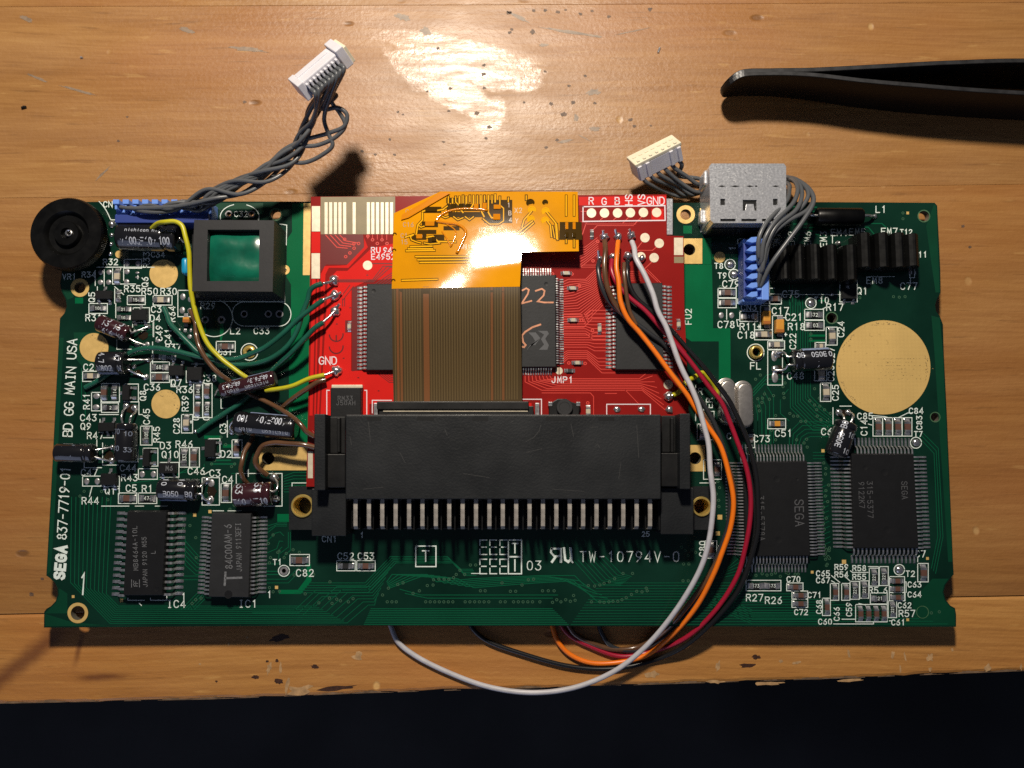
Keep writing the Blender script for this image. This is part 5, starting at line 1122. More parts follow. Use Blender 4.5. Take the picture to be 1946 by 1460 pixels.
# ------------------------------------------------------------------ blue wire headers
def header(x0, y0, x1, y1, n, side, label):
    """pressed-in wire header with a comb of teeth along one side"""
    z1 = ZT+5.4
    mb = MB(); mb.pbox(x0,y0,x1,y1,ZT+0.05,z1-1.9,z1)
    b = mb.build('wire_header', M['blue'], green, bevel=0.15)
    for i in range(n):
        t = MB()
        if side == 'top':
            p = (x1-x0)/n; xa = x0+p*i
            t.pbox(xa+p*0.16,y0,xa+p*0.80,y0+9,z1-2.2,z1+0.4); t.pbox(xa+p*0.36,y0+9,xa+p*0.60,y0+19,z1-2.0,z1+0.1)
        else:
            p = (y1-y0)/n; ya = y0+p*i
            q = [at(x0,ya+p*0.62,z1),at(x0+10,ya+p*0.16,z1),at(x0+22,ya+p*0.10,z1),at(x0+22,ya+p*0.66,z1),at(x0+12,ya+p*0.78,z1)]
            t.prism([(v.x,v.y) for v in q], z1-2.2, z1+0.3); t.pbox(x0+22.5,ya+p*0.70,x0+31,ya+p*0.96,z1-2.2,z1)
        t.build('tooth', M['blue'], b, bevel=0.08, seg=1)
    f = MB()
    if side == 'top': f.pbox(x0+4,y1-15,x1-2,y1+1,ZT+0.05,z1-0.6,z1); f.build('wire_strip', M['navy'], b, bevel=0.15)
    else: f.pbox(x0+31,y0+4,x1+0.5,y1,ZT+0.05,z1-0.1,z1); f.build('wire_strip', M['blue'], b, bevel=0.15); g = MB(); g.pbox(x0-0.5,y0+10,x0+6,y1-6,ZT+0.05,z1-1.2,z1); g.build('shroud', M['navy'], b, bevel=0.15)
    return lab(b, label)
header(211,379,396,421,10,'top','long blue wire header along the top left edge')
header(1417,449,1461.5,570,7,'left','upright blue wire header with seven slots')

# ------------------------------------------------------------------ cartridge connector
zc = ZT+9.8
cm = MB(); cm.pbox(656.5,788,1256,949,11.5,zc); cart = cm.build('cartridge_connector', M['cart'], green, bevel=0.18, seg=2)
lab(cart, 'wide black cartridge slot connector across the middle of the board')
def cbox(name, *a, m='cart', **k):
    q = MB(); q.pbox(*a); return q.build(name, M[m], cart, bevel=k.get('bevel',0.15), seg=2)
cbox('end_wall',597,787,618,932,11.4,zc+0.5); cbox('end_recess',619,792,656,862,11.4,zc-4.0,m='black'); cbox('end_step',619,863,656,927,11.4,zc-1.8,m='black'); cbox('end_block',592,929,657.5,1019,ZT+0.05,zc-3.2)
cbox('end_recess',1257,790,1291,860,11.4,zc-4.0,m='black'); cbox('end_step',1257,861,1291,925,11.4,zc-1.8,m='black'); cbox('end_wall',1292,786,1312,930,11.4,zc+0.5); cbox('end_block',1256,927,1318,1016,ZT+0.05,zc-3.2)
cbox('rib',640,794,646,860,11.4,zc-2.6,m='black'); cbox('rib',1275,794,1281,860,11.4,zc-2.6,m='black')
cbox('contact_base',659,950,1254,1006,ZT+0.05,ZT+1.3,m='black')
cbox('lower_housing',657,930,1255,952,ZT+0.05,11.3,m='black')
for (cx_, cy_, x0, x1) in ((575,962,549,597),(1333,963,1314,1356)):
    za = ZT+2.6; o = [at(x0,925,za),at(x1,925,za),at(x1,1007,za),at(x0,1007,za)]
    ear = holed('mounting_ear', [(p.x,p.y) for p in o], [circ(at(cx_,cy_,za), 17*mmpx(za) if cx_ < 700 else 15*mmpx(za), 28)], ZT+0.05, za, M['cart'], cart)
    r = (22 if cx_ < 700 else 19)*mmpx(za); ey = MB()
    ey.lathe([(r*0.74,ZT-1.5),(r*0.74,za+0.15),(r*0.80,za+0.38),(r*0.93,za+0.38),(r,za+0.06)], at(cx_,cy_,za), 32, z=False); ey.build('brass_eyelet', M['brass'], ear, smooth=40)
zp = zc-1.3
def contact_mesh():
    mb = MB(); k = mmpx(zp); w = 7.6*k; t = 0.35
    l = 46*k
    prof = [(1.2,0.2),(-0.9,0.2),(-l*0.9,-0.15),(-l-0.15,-0.9),(-l-0.35,-8.0)]
    for i in range(len(prof)-1):
        (y0,z0),(y1,z1) = prof[i], prof[i+1]
        mb.add([(-w/2,y0,z0),(w/2,y0,z0),(w/2,y1,z1),(-w/2,y1,z1),(-w/2,y0,z0-t),(w/2,y0,z0-t),(w/2,y1,z1-t),(-w/2,y1,z1-t)],[(3,2,1,0),(0,4,7,3),(1,2,6,5),(2,3,7,6),(4,5,6,7)])
    return mb.mesh('contact', M['contact'], Vector((0,0,0)), 0.05, 1)
cme = contact_mesh()
for i in range(23):
    x = 676+(1235-676)*i/22
    ob('contact', cme, cart, at(x,958,zp))
    for dx in (-6.8,6.8):
        q = MB() if False else None
rbm = MB(); rbm.box(0,0,0.30,5.4,0,4.6); rme = rbm.mesh('divider', M['black'], Vector((0,0,0)), 0.05, 1)
for i in range(24):
    x = 676+(1235-676)*(i-0.5)/22
    p = at(x,978,ZT+3); ob('divider', rme, cart, (p.x,p.y,ZT+1.3))

scm = MB(); fz = lambda x, y: at(x, y, zc+0.02)
for l in [[(1028,808),(1024,820),(1014,832),(1000,839)],[(970,803),(976,800)],[(1085,806),(1090,830)],[(1122,812),(1136,812)],[(1130,850),(1136,844),(1140,852)],[(700,802),(704,840)],[(760,860),(770,880)],[(880,900),(930,908)],[(1180,880),(1176,910)],[(1210,808),(1214,870)],[(845,815),(850,828)],[(690,930),(730,926)],[(1050,930),(1110,934)],[(1000,860),(1030,853)],[(665,830),(668,846)]]:
    scm.ribbon(l, 0.9, fz)
for l in [[(660,791.5),(900,791.0)],[(930,791.2),(1180,791.6)]]: scm.ribbon(l, 0.8, fz)
stuff(scm.build('scratches', mat('pale_scratch',(0.030,0.030,0.030),0.5), cart))
grm = MB()
for (x0,x1) in ((700,722),(795,822),(900,925),(1040,1075),(1140,1165)): grm.ribbon([(x0,796),(x1,796.5)], 7, lambda x,y: at(x,y,zc+0.012))
stuff(grm.build('worn_smudges', mat('dark_smudge',(0.008,0.008,0.008),0.35), cart))
# ------------------------------------------------------------------ extension port shell
zs = 15.6
so = [at(1352,311,zs),at(1490,311,zs),at(1494,317,zs),at(1494,420,zs),at(1490,424,zs),at(1356,424,zs),at(1350,418,zs),at(1348,316,zs)]
def prc(x0,y0,x1,y1,z): return [tuple(at(a,b,z)[:2]) for a,b in ((x0,y1),(x1,y1),(x1,y0),(x0,y0))]
shell = holed('port_shell', [(p.x,p.y) for p in so], [prc(1369,378,1378,390,zs),prc(1469,378,1478,390,zs),prc(1411.5,380,1438,400.5,zs),prc(1369,416,1398,421,zs),prc(1409,416,1438,421,zs),prc(1448,416,1474,421,zs)], zs-0.35, zs, M['steel'], green)
lab(shell, 'silver tinplate shell of the extension port on the top edge')
sd_ = MB(); sd_.prism([(p.x,p.y) for p in so], ZT-0.4, zs-0.34); si = sd_.build('shell_side', M['steel'], shell, bevel=0.12)
for p_ in [(1369,378,1378,390),(1469,378,1478,390),(1369,416,1398,421),(1409,416,1438,421),(1448,416,1474,421)]:
    q = MB(); q.sheet([at(a,b,zs-0.30) for a,b in ((p_[0]-1,p_[3]+1),(p_[2]+1,p_[3]+1),(p_[2]+1,p_[1]-1),(p_[0]-1,p_[1]-1))]); q.build('slot_floor', M['black'], shell)
q = MB(); q.sheet([at(a,b,zs-0.31) for a,b in ((1411,401),(1439,401),(1439,379),(1411,379))]); q.build('slot_floor', M['black'], shell)
q = MB(); q.prism([(p.x,p.y) for p in (at(1416,401,zs-.2),at(1434,401,zs-.2),at(1432,388,zs-.2),at(1418,388,zs-.2))], zs-0.28, zs-0.12); q.build('latch_tongue', M['steel'], shell, bevel=0.05)
sl = MB()
for (x,w) in ((1372,8),(1397,10),(1425,8),(1437,3),(1474,7)):
    sl.sheet([at(x-w,354,zs+0.01),at(x,352.4,zs+0.01),at(x+w,354,zs+0.01),at(x,356,zs+0.01)])
stuff(sl.build('scuff_line', M['black'], shell))
ss = MB(); fss = lambda x,y: at(x,y,zs+0.012)
for _ in range(60):
    x, y = random.uniform(1358,1486), random.uniform(316,412); t = random.uniform(0,3.14); l = random.uniform(1.5,7)
    if 1405 < x < 1444 and y > 374 or 1362 < x < 1384 and y > 372 or 1462 < x < 1484 and y > 372: continue
    ss.ribbon([(x,y),(x+l*math.cos(t),y+l*math.sin(t))], random.uniform(0.5,0.9), fss)
stuff(ss.build('shell_scratches', mat('bright_scratch',(0.85,0.85,0.86),0.3,metal=0.5), shell))
ss = MB()
for _ in range(50):
    x, y = random.uniform(1356,1490), random.uniform(314,420); r = random.uniform(0.4,1.3)
    if 1405 < x < 1444 and y > 374 or 1362 < x < 1384 and y > 372 or 1462 < x < 1484 and y > 372: continue
    ss.sheet([at(x+r*math.cos(k)*random.uniform(.6,1.2),y+r*math.sin(k),zs+0.008) for k in (0,1.05,2.1,3.14,4.2,5.2)])
stuff(ss.build('shell_dirt', mat('grey_dirt',(0.13,0.13,0.135),0.5), shell))
q = MB(); q.pbox(1352,420,1490,436,ZT+0.05,zs-3.0); q.build('port_housing', M['black'], shell, bevel=0.2)
q = MB(); q.pbox(1331,398,1345,424,ZT+0.05,ZT+2.5); q.build('shell_tab', M['steel'], shell, bevel=0.3)
q = MB(); q.pbox(1338,322,1349,352,ZT+1.0,zs-2.5); q.build('shell_tab', M['steel'], shell, bevel=0.5)
q = MB(); q.pbox(1262,377,1279,447,ZT+0.05,9.6); lab(q.build('shield_strip', M['steel'], green, bevel=0.2), 'silver shield strip showing beside the red board')

# ------------------------------------------------------------------ ferrite beads, choke, crystals
def rod(name, p0, p1, r, m, par, seg=28, bev=0.35):
    d = (p1-p0).normalized(); mb = MB()
    mb.tube([p0,p0+d*0.001,p0+d*bev,p1-d*bev,p1-d*0.001,p1],[r*0.55,r*(1-bev/r*0.6),r,r,r*(1-bev/r*0.6),r*0.55],seg)
    return mb.build(name, M[m], par, smooth=35)
def bead(x, y0, y1):
    zt_ = ZT+5.0; P0 = at(x,y0,zt_); P1 = at(x,y1,zt_)
    sec = [(-1.5,0.05),(-1.55,2.4),(-1.35,3.8),(-0.85,4.55),(-0.30,4.94),(0.22,5.05),(0.80,4.6),(1.3,3.9),(1.5,2.4),(1.5,0.05)]
    n = len(sec); mb = MB()
    vs = [Vector((P0.x+a_,P0.y,ZT+b_)) for a_,b_ in sec]+[Vector((P0.x+a_,P1.y,ZT+b_)) for a_,b_ in sec]
    mb.add(vs, [tuple(range(n)),tuple(reversed(range(n,2*n)))]+[(i,n+i,n+(i+1)%n,(i+1)%n) for i in range(n)])
    return mb.build('ferrite_bead', M['ferrite'], green, bevel=0.12, seg=2)
for (x,y0,y1) in [(1492,464,530),(1520,463,530),(1550,463,530),(1582,464,530),(1619,464,531),(1646,441,507),(1680,441,507),(1711,441,507),(1737,443,505)]: bead(x,y0,y1)
ch = rod('choke', at(1551,412.5,ZT+1.9), at(1638,412.5,ZT+1.9), 1.75, 'ferrite', green); lab(ch, 'black ferrite rod choke L1 at the top right')
for pts in ([(1552,410,1.9),(1542,409,1.8),(1534,410,0.8),(1530,411,0)], [(1637,410,1.9),(1650,410,1.7),(1658,412,0.8),(1661,412,0)]):
    q = MB(); q.tube(spline([at(x,y,ZT+z_) for x,y,z_ in pts],6),0.30,8); q.build('lead', M['pin'], ch, smooth=True)
def obround(cx_, cy_, w, h, z, n=14, grow=0.0):
    c = at(cx_,cy_,z); k = mmpx(z); r = w*k/2+grow; d = h*k/2-w*k/2
    return [(c.x+r*math.cos(math.pi*i/n), c.y+d+r*math.sin(math.pi*i/n)) for i in range(n+1)]+[(c.x-r*math.cos(math.pi*i/n), c.y-d-r*math.sin(math.pi*i/n)) for i in range(n+1)]
for (cx_, cy_, zt_, lbl) in ((1417,769.5,ZT+4.0,'silver crystal can nearer the right chip'),(1385,764,ZT+3.2,'silver crystal can half under the wires')):
    q = MB(); q.prism(obround(cx_,cy_,30,84,zt_), ZT+0.1, zt_); cr = q.build('crystal_can', M['can'], green, bevel=0.4, seg=4, smooth=40); lab(cr, lbl)
    f = MB(); f.prism(obround(cx_-4,cy_-1,32,88,ZT+.5,grow=0.15), ZT+0.05, ZT+0.55); f.build('base_flange', M['can'], cr, bevel=0.12, smooth=40)
# supports under the board (screen frame on the far side)
q = MB(); q.pbox(560,470,1260,1100,TZ+0.02,ZB-0.02,ZB); q.build('screen_frame', M['black'], green)
for (x,y) in ((250,640),(250,1000),(1650,600),(1650,1000)):
    q = MB(); q.pbox(x-60,y-50,x+60,y+50,TZ+0.02,ZB-0.02,ZB); q.build('underside_block', M['black'], green)

fx = MB()
def flux(x, y, rx, ry):
    n = 16; fx.sheet([at(x+rx*(1+random.uniform(-.25,.25))*math.cos(2*math.pi*k/n), y+ry*(1+random.uniform(-.25,.25))*math.sin(2*math.pi*k/n), ZT+0.10) for k in range(n)])
for p in [(272,638,16,12),(262,710,15,10),(250,778,18,14),(208,868,15,16),(402,934,14,22),(446,815,16,12),(522,910,16,14),(527,950,9,10),(1478,674,16,12),(1478,703,16,14),(1602,785,18,10),(281,686,10,6),(1661,412,10,8)]: flux(p[0],p[1],p[2]*0.62,p[3]*0.62)
stuff(fx.build('flux_residue', M['flux'], board))
# ------------------------------------------------------------------ red board
RB, RT = 9.9, 10.9
red = thing('red_circuit_board', 'bright red video adapter board lying on top of the green board', 'circuit board', at(945,640,RB))
RO = [(591,374),(1100,371),(1266.5,369.5),(1267,448),(1299,449),(1300.5,590),(1303,640),(1309,790),(1312,922),(582,925),(586,760),(588,600)]
rboard = holed('board', [tuple(at(x,y,RT)[:2]) for x,y in RO], [], RB, RT, M['rpcb'], red)
rp = MB(); z1 = RT+0.02
def rs(m, poly, z): m.sheet([at(x,y,z) for x,y in poly])
# bright pour on the left half, split by the dark channels
rs(rp, [(593,531),(600,531),(594,790),(588,790)], z1)
rs(rp, [(592,441),(608.5,441),(608.5,480.5),(592,480.5)], z1)
rs(rp, [(623,534),(640,515),(660,515),(706,472),(752,462),(752,530),(700,533),(668,548),(667,705),(752,705),(752,768),(702,768),(702,790),(609,790),(617,640)], z1)
rs(rp, [(603,531),(606,531),(600,790),(597,790)], z1)
rs(rp, [(609.5,522),(617,506),(645,505),(659,504),(692,470),(692,452),(699,470),(662,509.5),(625,509),(618.5,522),(613,640),(606,790),(602.5,790),(608.5,640)], z1)
rs(rp, [(1100,374.5),(1266,372),(1266,390.5),(1100,390.5)], z1)
rs(rp, [(1238,397),(1261,397),(1261,418),(1238,418)], z1)
rs(rp, [(994,766),(1010,766),(1010,790),(994,790)], z1)
stuff(rp.build('copper_pour', M['rpour'], rboard))
kh = MB(); rs(kh, [(609.5,374.5),(751,373.5),(751,445.5),(609.5,445.5)], RT+0.02); lab(kh.build('bare_edge_area', M['khaki'], rboard), 'khaki bare area under the gold fingers')
kh = MB(); rs(kh, [(1281,488),(1299,488),(1299,500),(1281,500)], RT+0.02); kh.build('bare_edge_area', M['khaki'], rboard)
for x in (619.7,628.4,637.4,646,655,673,700,708.5,717.4,726.4,735.3,744):
    f = MB(); f.pbox(x-3,384.5,x+3,445,RT+0.0,RT+0.06); f.build('gold_finger', M['tin'], rboard, bevel=0.02, seg=1)
for r in [(592.5,392,608.5,440),(592,481.5,608,529.5),(1281,452,1298,485),(585,858,594.5,909)]:
    f = MB(); f.pbox(*r,RT,RT+0.05); f.build('edge_pad', M['tin'], rboard)
for (x,y) in [(1124,405),(1148.7,405),(1173.6,405),(1198,404.5),(1222.7,404),(1247.9,404),(1225.7,452),(1252.8,462.6),(1243,490),(1218,488),(698.5,504.5),(1270,731)]:
    f = MB(); f.prism([at(a,b,RT+.05) for a,b in pc(x,y,8.9,28)], RT, RT+0.05); f.build('round_pad', M['tin'], rboard)
rt = MB(); fr = flat(RT+0.03)
def rb(p0, p1, n, w=1.4):
    for i in range(n):
        t = i/max(1,n-1); _zj[0] = i % 7
        rt.ribbon([(a[0]+(b[0]-a[0])*t, a[1]+(b[1]-a[1])*t) for a,b in zip(p0,p1)], w, fr)
rb([(1070,536),(1080,531),(1113,531),(1140,505)],[(1070,616),(1110,616),(1150,575),(1152,573)],18)
rb([(1070,622),(1110,622),(1125,606),(1152,606)],[(1070,590),(1108,590),(1128,568),(1152,571)],1)
for i in range(9):
    _zj[0]=i%7; y=609+i*3.2; rt.ribbon([(1070,598+i*4.5),(1113,598+i*4.5),(1122+i*0.6,590+i*6.9),(1152,590+i*6.9)],1.4,fr)
rb([(1070,637),(1120,637),(1130,633),(1152,633)],[(1070,660),(1116,660),(1130,667),(1152,667)],6)
rb([(1070,672),(1078,667),(1116,667),(1135,681),(1152,681)],[(1070,690),(1080,681),(1115,681),(1144,709),(1250,709)],5)
rb([(998,715),(998,726),(1030,742),(1220,742),(1265,780)],[(1045,715),(1048,720),(1100,720),(1215,720),(1235,704)],8)
rb([(1030,747),(1122,747),(1128,754),(1128,788)],[(1000,715),(1002,722),(1024,745),(1030,746)],1)
rb([(1104,454),(1114,424)],[(1104,456),(1114,426)],1,1.6)
for (x0,y0,x1,y1) in [(1141,418,1150,411),(1166,418,1175,411),(1184,424,1198,410),(1205,427,1222,410),(1128,436,1134,430),(1208,476,1222,458),(1240,476,1252,466),(1222,514,1243,494)]:
    _zj[0]=3; rt.ribbon([(x0,y0),(x1,y1)],1.6,fr)
rb([(1104,402),(1118,402)],[(1104,422),(1118,422)],2,1.3); rb([(1112,426),(1208,426)],[(1134,429),(1204,429)],2,1.2)
rb([(1103,470),(1112,470),(1135,452)],[(1103,508),(1113,500),(1138,480)],8,1.3); rb([(1000,508),(1136,508)],[(1003,504),(1136,504)],2,1.1)
rb([(1197,516),(1215,516)],[(1197,534),(1218,534)],6,1.2)
rb([(1225,512),(1250,536)],[(1230,512),(1256,538)],2,1.2); rb([(1206,476),(1240,476)],[(1206,477),(1240,477)],1,1.2)
rb([(1150,748),(1172,748)],[(1152,749),(1172,749)],1); rb([(1189,742),(1214,768)],[(1190,742),(1215,768)],1,1.2)
rb([(619,447),(640,470),(660,472)],[(646,447),(657,458),(680,462)],4,1.7)
rb([(699,446),(699,454)],[(735,446),(735,456)],5,1.2)
stuff(rt.build('copper_trace_lines', M['rtrace'], rboard))
rg = MB(); fg = flat(RT+0.03)
def rgb(p0,p1,n,w=2.0):
    for i in range(n):
        t = i/max(1,n-1); _zj[0] = i % 7
        rg.ribbon([(a[0]+(b[0]-a[0])*t, a[1]+(b[1]-a[1])*t) for a,b in zip(p0,p1)], w, fg)
rgb([(716,709),(740,727),(752,727)],[(736,709),(744,714),(752,714)],5,1.3)
rgb([(640,532),(708,532),(728,506),(752,506)],[(640,536),(710,536),(742,508),(752,508)],3,1.6)
rgb([(712,541),(752,514)],[(738,541),(752,532)],5,1.6)
rgb([(645,568),(665,542)],[(652,570),(672,544)],2,1.5); rgb([(651,568),(651,582)],[(655,568),(655,582)],2,1.5)
rgb([(705,501),(752,501)],[(706,502),(752,502)],1,2.0)
# CE mark in dark mask
ce = lambda cx_,cy_: [(cx_+13*math.cos(math.radians(a)), cy_+13*math.sin(math.radians(a))) for a in range(-6,190,14)]
rg.ribbon(ce(639,636),2.6,fg); rg.ribbon(ce(639,659),2.6,fg); _zj[0]=5; rg.ribbon([(639,638),(639,648)],2.6,fg)
for (x,y) in [(640,616),(653,681),(681,718),(719.5,743),(698,523),(665.5,585)]: rg.ribbon([(x-1,y),(x+1,y)],2.0,fg)
rs(rg, [(669,548),(682,543),(682,704),(669,706)], RT+0.025); rs(rg, [(656,609),(672,609),(672,632),(656,632)], RT+0.03)
rs(rg, [(609.5,446),(690,446),(692,470),(660,503),(620,503),(609.5,516)], RT+0.012)
stuff(rg.build('mask_channels', M['rgap'], rboard))
rv = MB()
for (x,y) in [(655,455),(672.5,464),(681.5,463),(657,488),(665,481),(673,472),(699,449),(708,456),(717,463),(726,456),(735.5,463),(1050,521),(1087,521),(1101,543),(1105,609),(1126,628),(1081,690),(1112,691),(1117,766),(1136,459),(1127,496),(1052,482)]: ringv(x,y,1.6,3.4,RT+0.045,rv,12)
stuff(rv.build('vias', M['rtrace'], rboard))
rk = MB(); fk = flat(RT+0.05)
def RTx(s,x,y,h,rot=0,lw=1.6,adv=0.95,wid=0.62): letters(rk,s,(x,y),h,rot,lw,fk,adv,wid)
RTx('R',1123.5,382,13,0,2.0); RTx('G',1148,383,13,0,2.0); RTx('B',1173,382,13,0,2.0); RTx('HS',1195,380,13,90,2.0,0.85); RTx('VS',1219,380,13,90,2.0,0.85); RTx('GND',1246,382,14,0,2.0,0.86)
rk.ribbon([(1108,393),(1263.5,391),(1264,419),(1108,421),(1108,393)],2.2,fk)
RTx('RU',714,475.5,10,0,1.8,1.0,.66); RTx('94V',741,476,10,0,1.8,.9); RTx('E49520',733,488,10,0,1.8,0.95); RTx('GND',623,685.5,14,0,2.0,0.86); RTx('JMP1',1068.5,722,11,0,1.9,0.98)
for r in [(1153,768.5,1153,790),(1153,768.5,1236,768.5),(1236,768.5,1236,790),(621,742,621,790),(621,742,626,742),(697,742,697,790),(693,742,697,742),(707.5,761,707.5,785),(707.5,761,744,761),(992,759,1029,759),(1029,759,1029,790)]:
    _zj[0]=(_zj[0]+1)%7; rk.ribbon([r[:2],r[2:]],1.8,fk)
stuff(lab(rk.build('silkscreen', M['rsilk'], rboard), 'pale printed letters R G B HS VS GND and outlines'))
chip([(698.5,541),(830,541),(830,703),(697,703)], 1.1, [((680,547.5),(679.5,700.5),22,19,0.36)], red, RT, mt='epoxy2', dots=[(710,553,4)], label='grey memory chip left of the flat cable')
chip([(1172,540),(1258.5,539),(1261,702),(1171,702)], 1.1, [((1151.5,546),(1152,698),22,20,0.36),((1275.5,546),(1278,698),22,18,0.36)], red, RT, mt='epoxy2', label='grey memory chip under the coloured wires')
fp = chip([(884,525),(1055,524),(1056,697),(884,698)], 1.4, [((1070,532),(1071,691),36,15,0.22),((990,511),(1046,511),13,14,0.22),((990,713),(1047,713),13,14,0.22)], red, RT, mt='epoxy2', single=False, dots=[(1038,540,4)], label='large grey square chip with copper marker scribbles beside the flat cable')
mk = MB(); fm = flat(RT+1.42)
mk.ribbon([(993,552),(1000,548),(1005,551),(1003,559),(994,573),(991,577),(1010,572)],3.0,fm)
mk.ribbon([(1018,553),(1030,549),(1035,553),(1033,562),(1022,573),(1034,575),(1051,575)],3.0,fm)
mk.ribbon([(1027,617),(1012,622),(998,631),(992,638),(994,650),(999,656),(996,660),(991,659)],3.4,fm)
stuff(mk.build('marker_writing', M['marker'], fp))
lg = MB(); 
for poly in [[(1004,632),(1018,632),(1027,643),(1017,656),(1008,656),(1001,665),(1002,665),(1017,648),(1012,640)],[(1022,629),(1040,629),(1043,634),(1036,644),(1043,656),(1040,665),(1024,665),(1034,655),(1028,645),(1034,636)]]: rs(lg, poly, RT+1.412)
stuff(lg.build('maker_logo', M['print2'], fp))
for r in [('W',1076,520,22,9,0),('W',1088,548.5,22,9,0),('W',1089,609,22,9,0),('W',1097,690,22,9,0),('W',1139,625.5,22,9,90),('W',1289,617,22,9,90),('W',664.5,621,21,9,90),('W',1117.5,782,24,11,90)]: smd(*r, par=red, z=RT)
for r in [('R',1082.5,705,21,9,0),('R',1124.5,446,20,9,90)]: smd(*r, par=red, z=RT)
f = MB(); f.prism([at(a,b,RT+.06) for a,b in pc(1062.5,705,7,20)], RT, RT+0.06); jp = f.build('solder_jumper', M['tin'], red)
f = MB(); f.pbox(1061.7,698,1063.3,712,RT+0.061,RT+0.07); f.build('jumper_gap', M['rgap'], jp)
for x in (1173,1219):
    f = MB(); f.blob(at(x,778.5,RT+.02),0.75,0.6,0.35,12,5,0.15); f.build('solder_pad', M['solder'], red, smooth=True)
# power transistor, inductor, cable socket
f = MB(); f.pbox(628,737,686,800,RT+0.1,RT+2.2); vr = f.build('regulator', M['epoxy'], red, bevel=0.15); lab(vr, 'black regulator with a metal tab by the GND pad')
f = MB(); f.pbox(630,731.5,689,737.5,RT+0.05,RT+1.0); f.build('metal_tab', M['tin'], vr, bevel=0.08)
g = MB(); letters(g,'RM33',(656,757),8,0,1,flat(RT+2.22),.95,.6); letters(g,'J50AH',(657,766),8,0,1,flat(RT+2.22),.95,.6); stuff(g.build('chip_print', M['print2'], vr))
f = MB(); q = [at(x,y,RT+1.4) for x,y in [(1043,790),(1043,770),(1050,764),(1060,758),(1076,758),(1086,764),(1100,768),(1102,775),(1100,790)]]; f.prism([(p.x,p.y) for p in q], RT+.05, RT+1.4); ind = f.build('inductor', M['black'], red, bevel=0.15); lab(ind, 'round black power inductor at the slot edge')
f = MB(); f.lathe([(1.55,RT+1.4),(1.55,RT+2.1),(1.45,RT+2.2),(1.0,RT+2.2),(0.95,RT+2.15),(0.0001,RT+2.15)], at(1073,774,RT+2.2), 28, z=False); f.build('drum_core', M['core'], ind, smooth=40)
for x in (1046,1099):
    f = MB(); f.pbox(x-4,764,x+4,772,RT+0.05,RT+1.55); f.build('terminal', M['pin'], ind, bevel=0.1)
f = MB(); f.pbox(720,772,1014,800,RT+0.05,RT+1.7); zf = f.build('cable_socket', M['black'], red, bevel=0.12); lab(zf, 'low black socket that clamps the flat cable')
f = MB(); f.pbox(716,763,1005,778.5,RT+0.3,RT+2.15); f.build('locking_bar', M['black'], zf, bevel=0.15)
f = MB(); f.pbox(728,779.5,1003,782.5,RT+1.6,RT+1.78); f.build('steel_strip', M['tin'], zf, bevel=0.03)
for x in (714,1021):
    f = MB(); f.pbox(x-4,766,x+4,790,RT+0.05,RT+1.2); f.build('anchor_tab', M['dull'], zf, bevel=0.1)
for (x,y,r,h) in [(635,534,9.5,1.0),(637,562,9,1.0),(637,592,9,0.9),(640,705,9.5,1.0),(1148.4,452,8.5,1.0),(1174.7,451,8,1.0),(1199.4,449,8,1.0),(1139,492,6,0.9),(1164,489,6.5,0.9),(1193,487,8,1.0),(1219,491.5,6.5,0.9),(1270,754,9,0.9),(1272,779,7,0.5)]:
    joint(x,y,r*1.12,h*1.2,par=red,z=RT+0.03,jit=0.2)
tl = MB()
for pts in ([(640,586,0.7),(645,578,1.2)],[(640,561,.8),(648,556,.6)],[(1147,450,.9),(1146,438,1.6)],[(1172,449,.9),(1169,436,1.6)],[(1199,447,.9),(1196,436,1.6)],[(1138,490,.8),(1137,476,1.5)]):
    tl = MB(); tl.tube([at(x,y,RT+z_) for x,y,z_ in pts],0.28,8); tl.build('trimmed_lead', M['pin'], red, smooth=40)

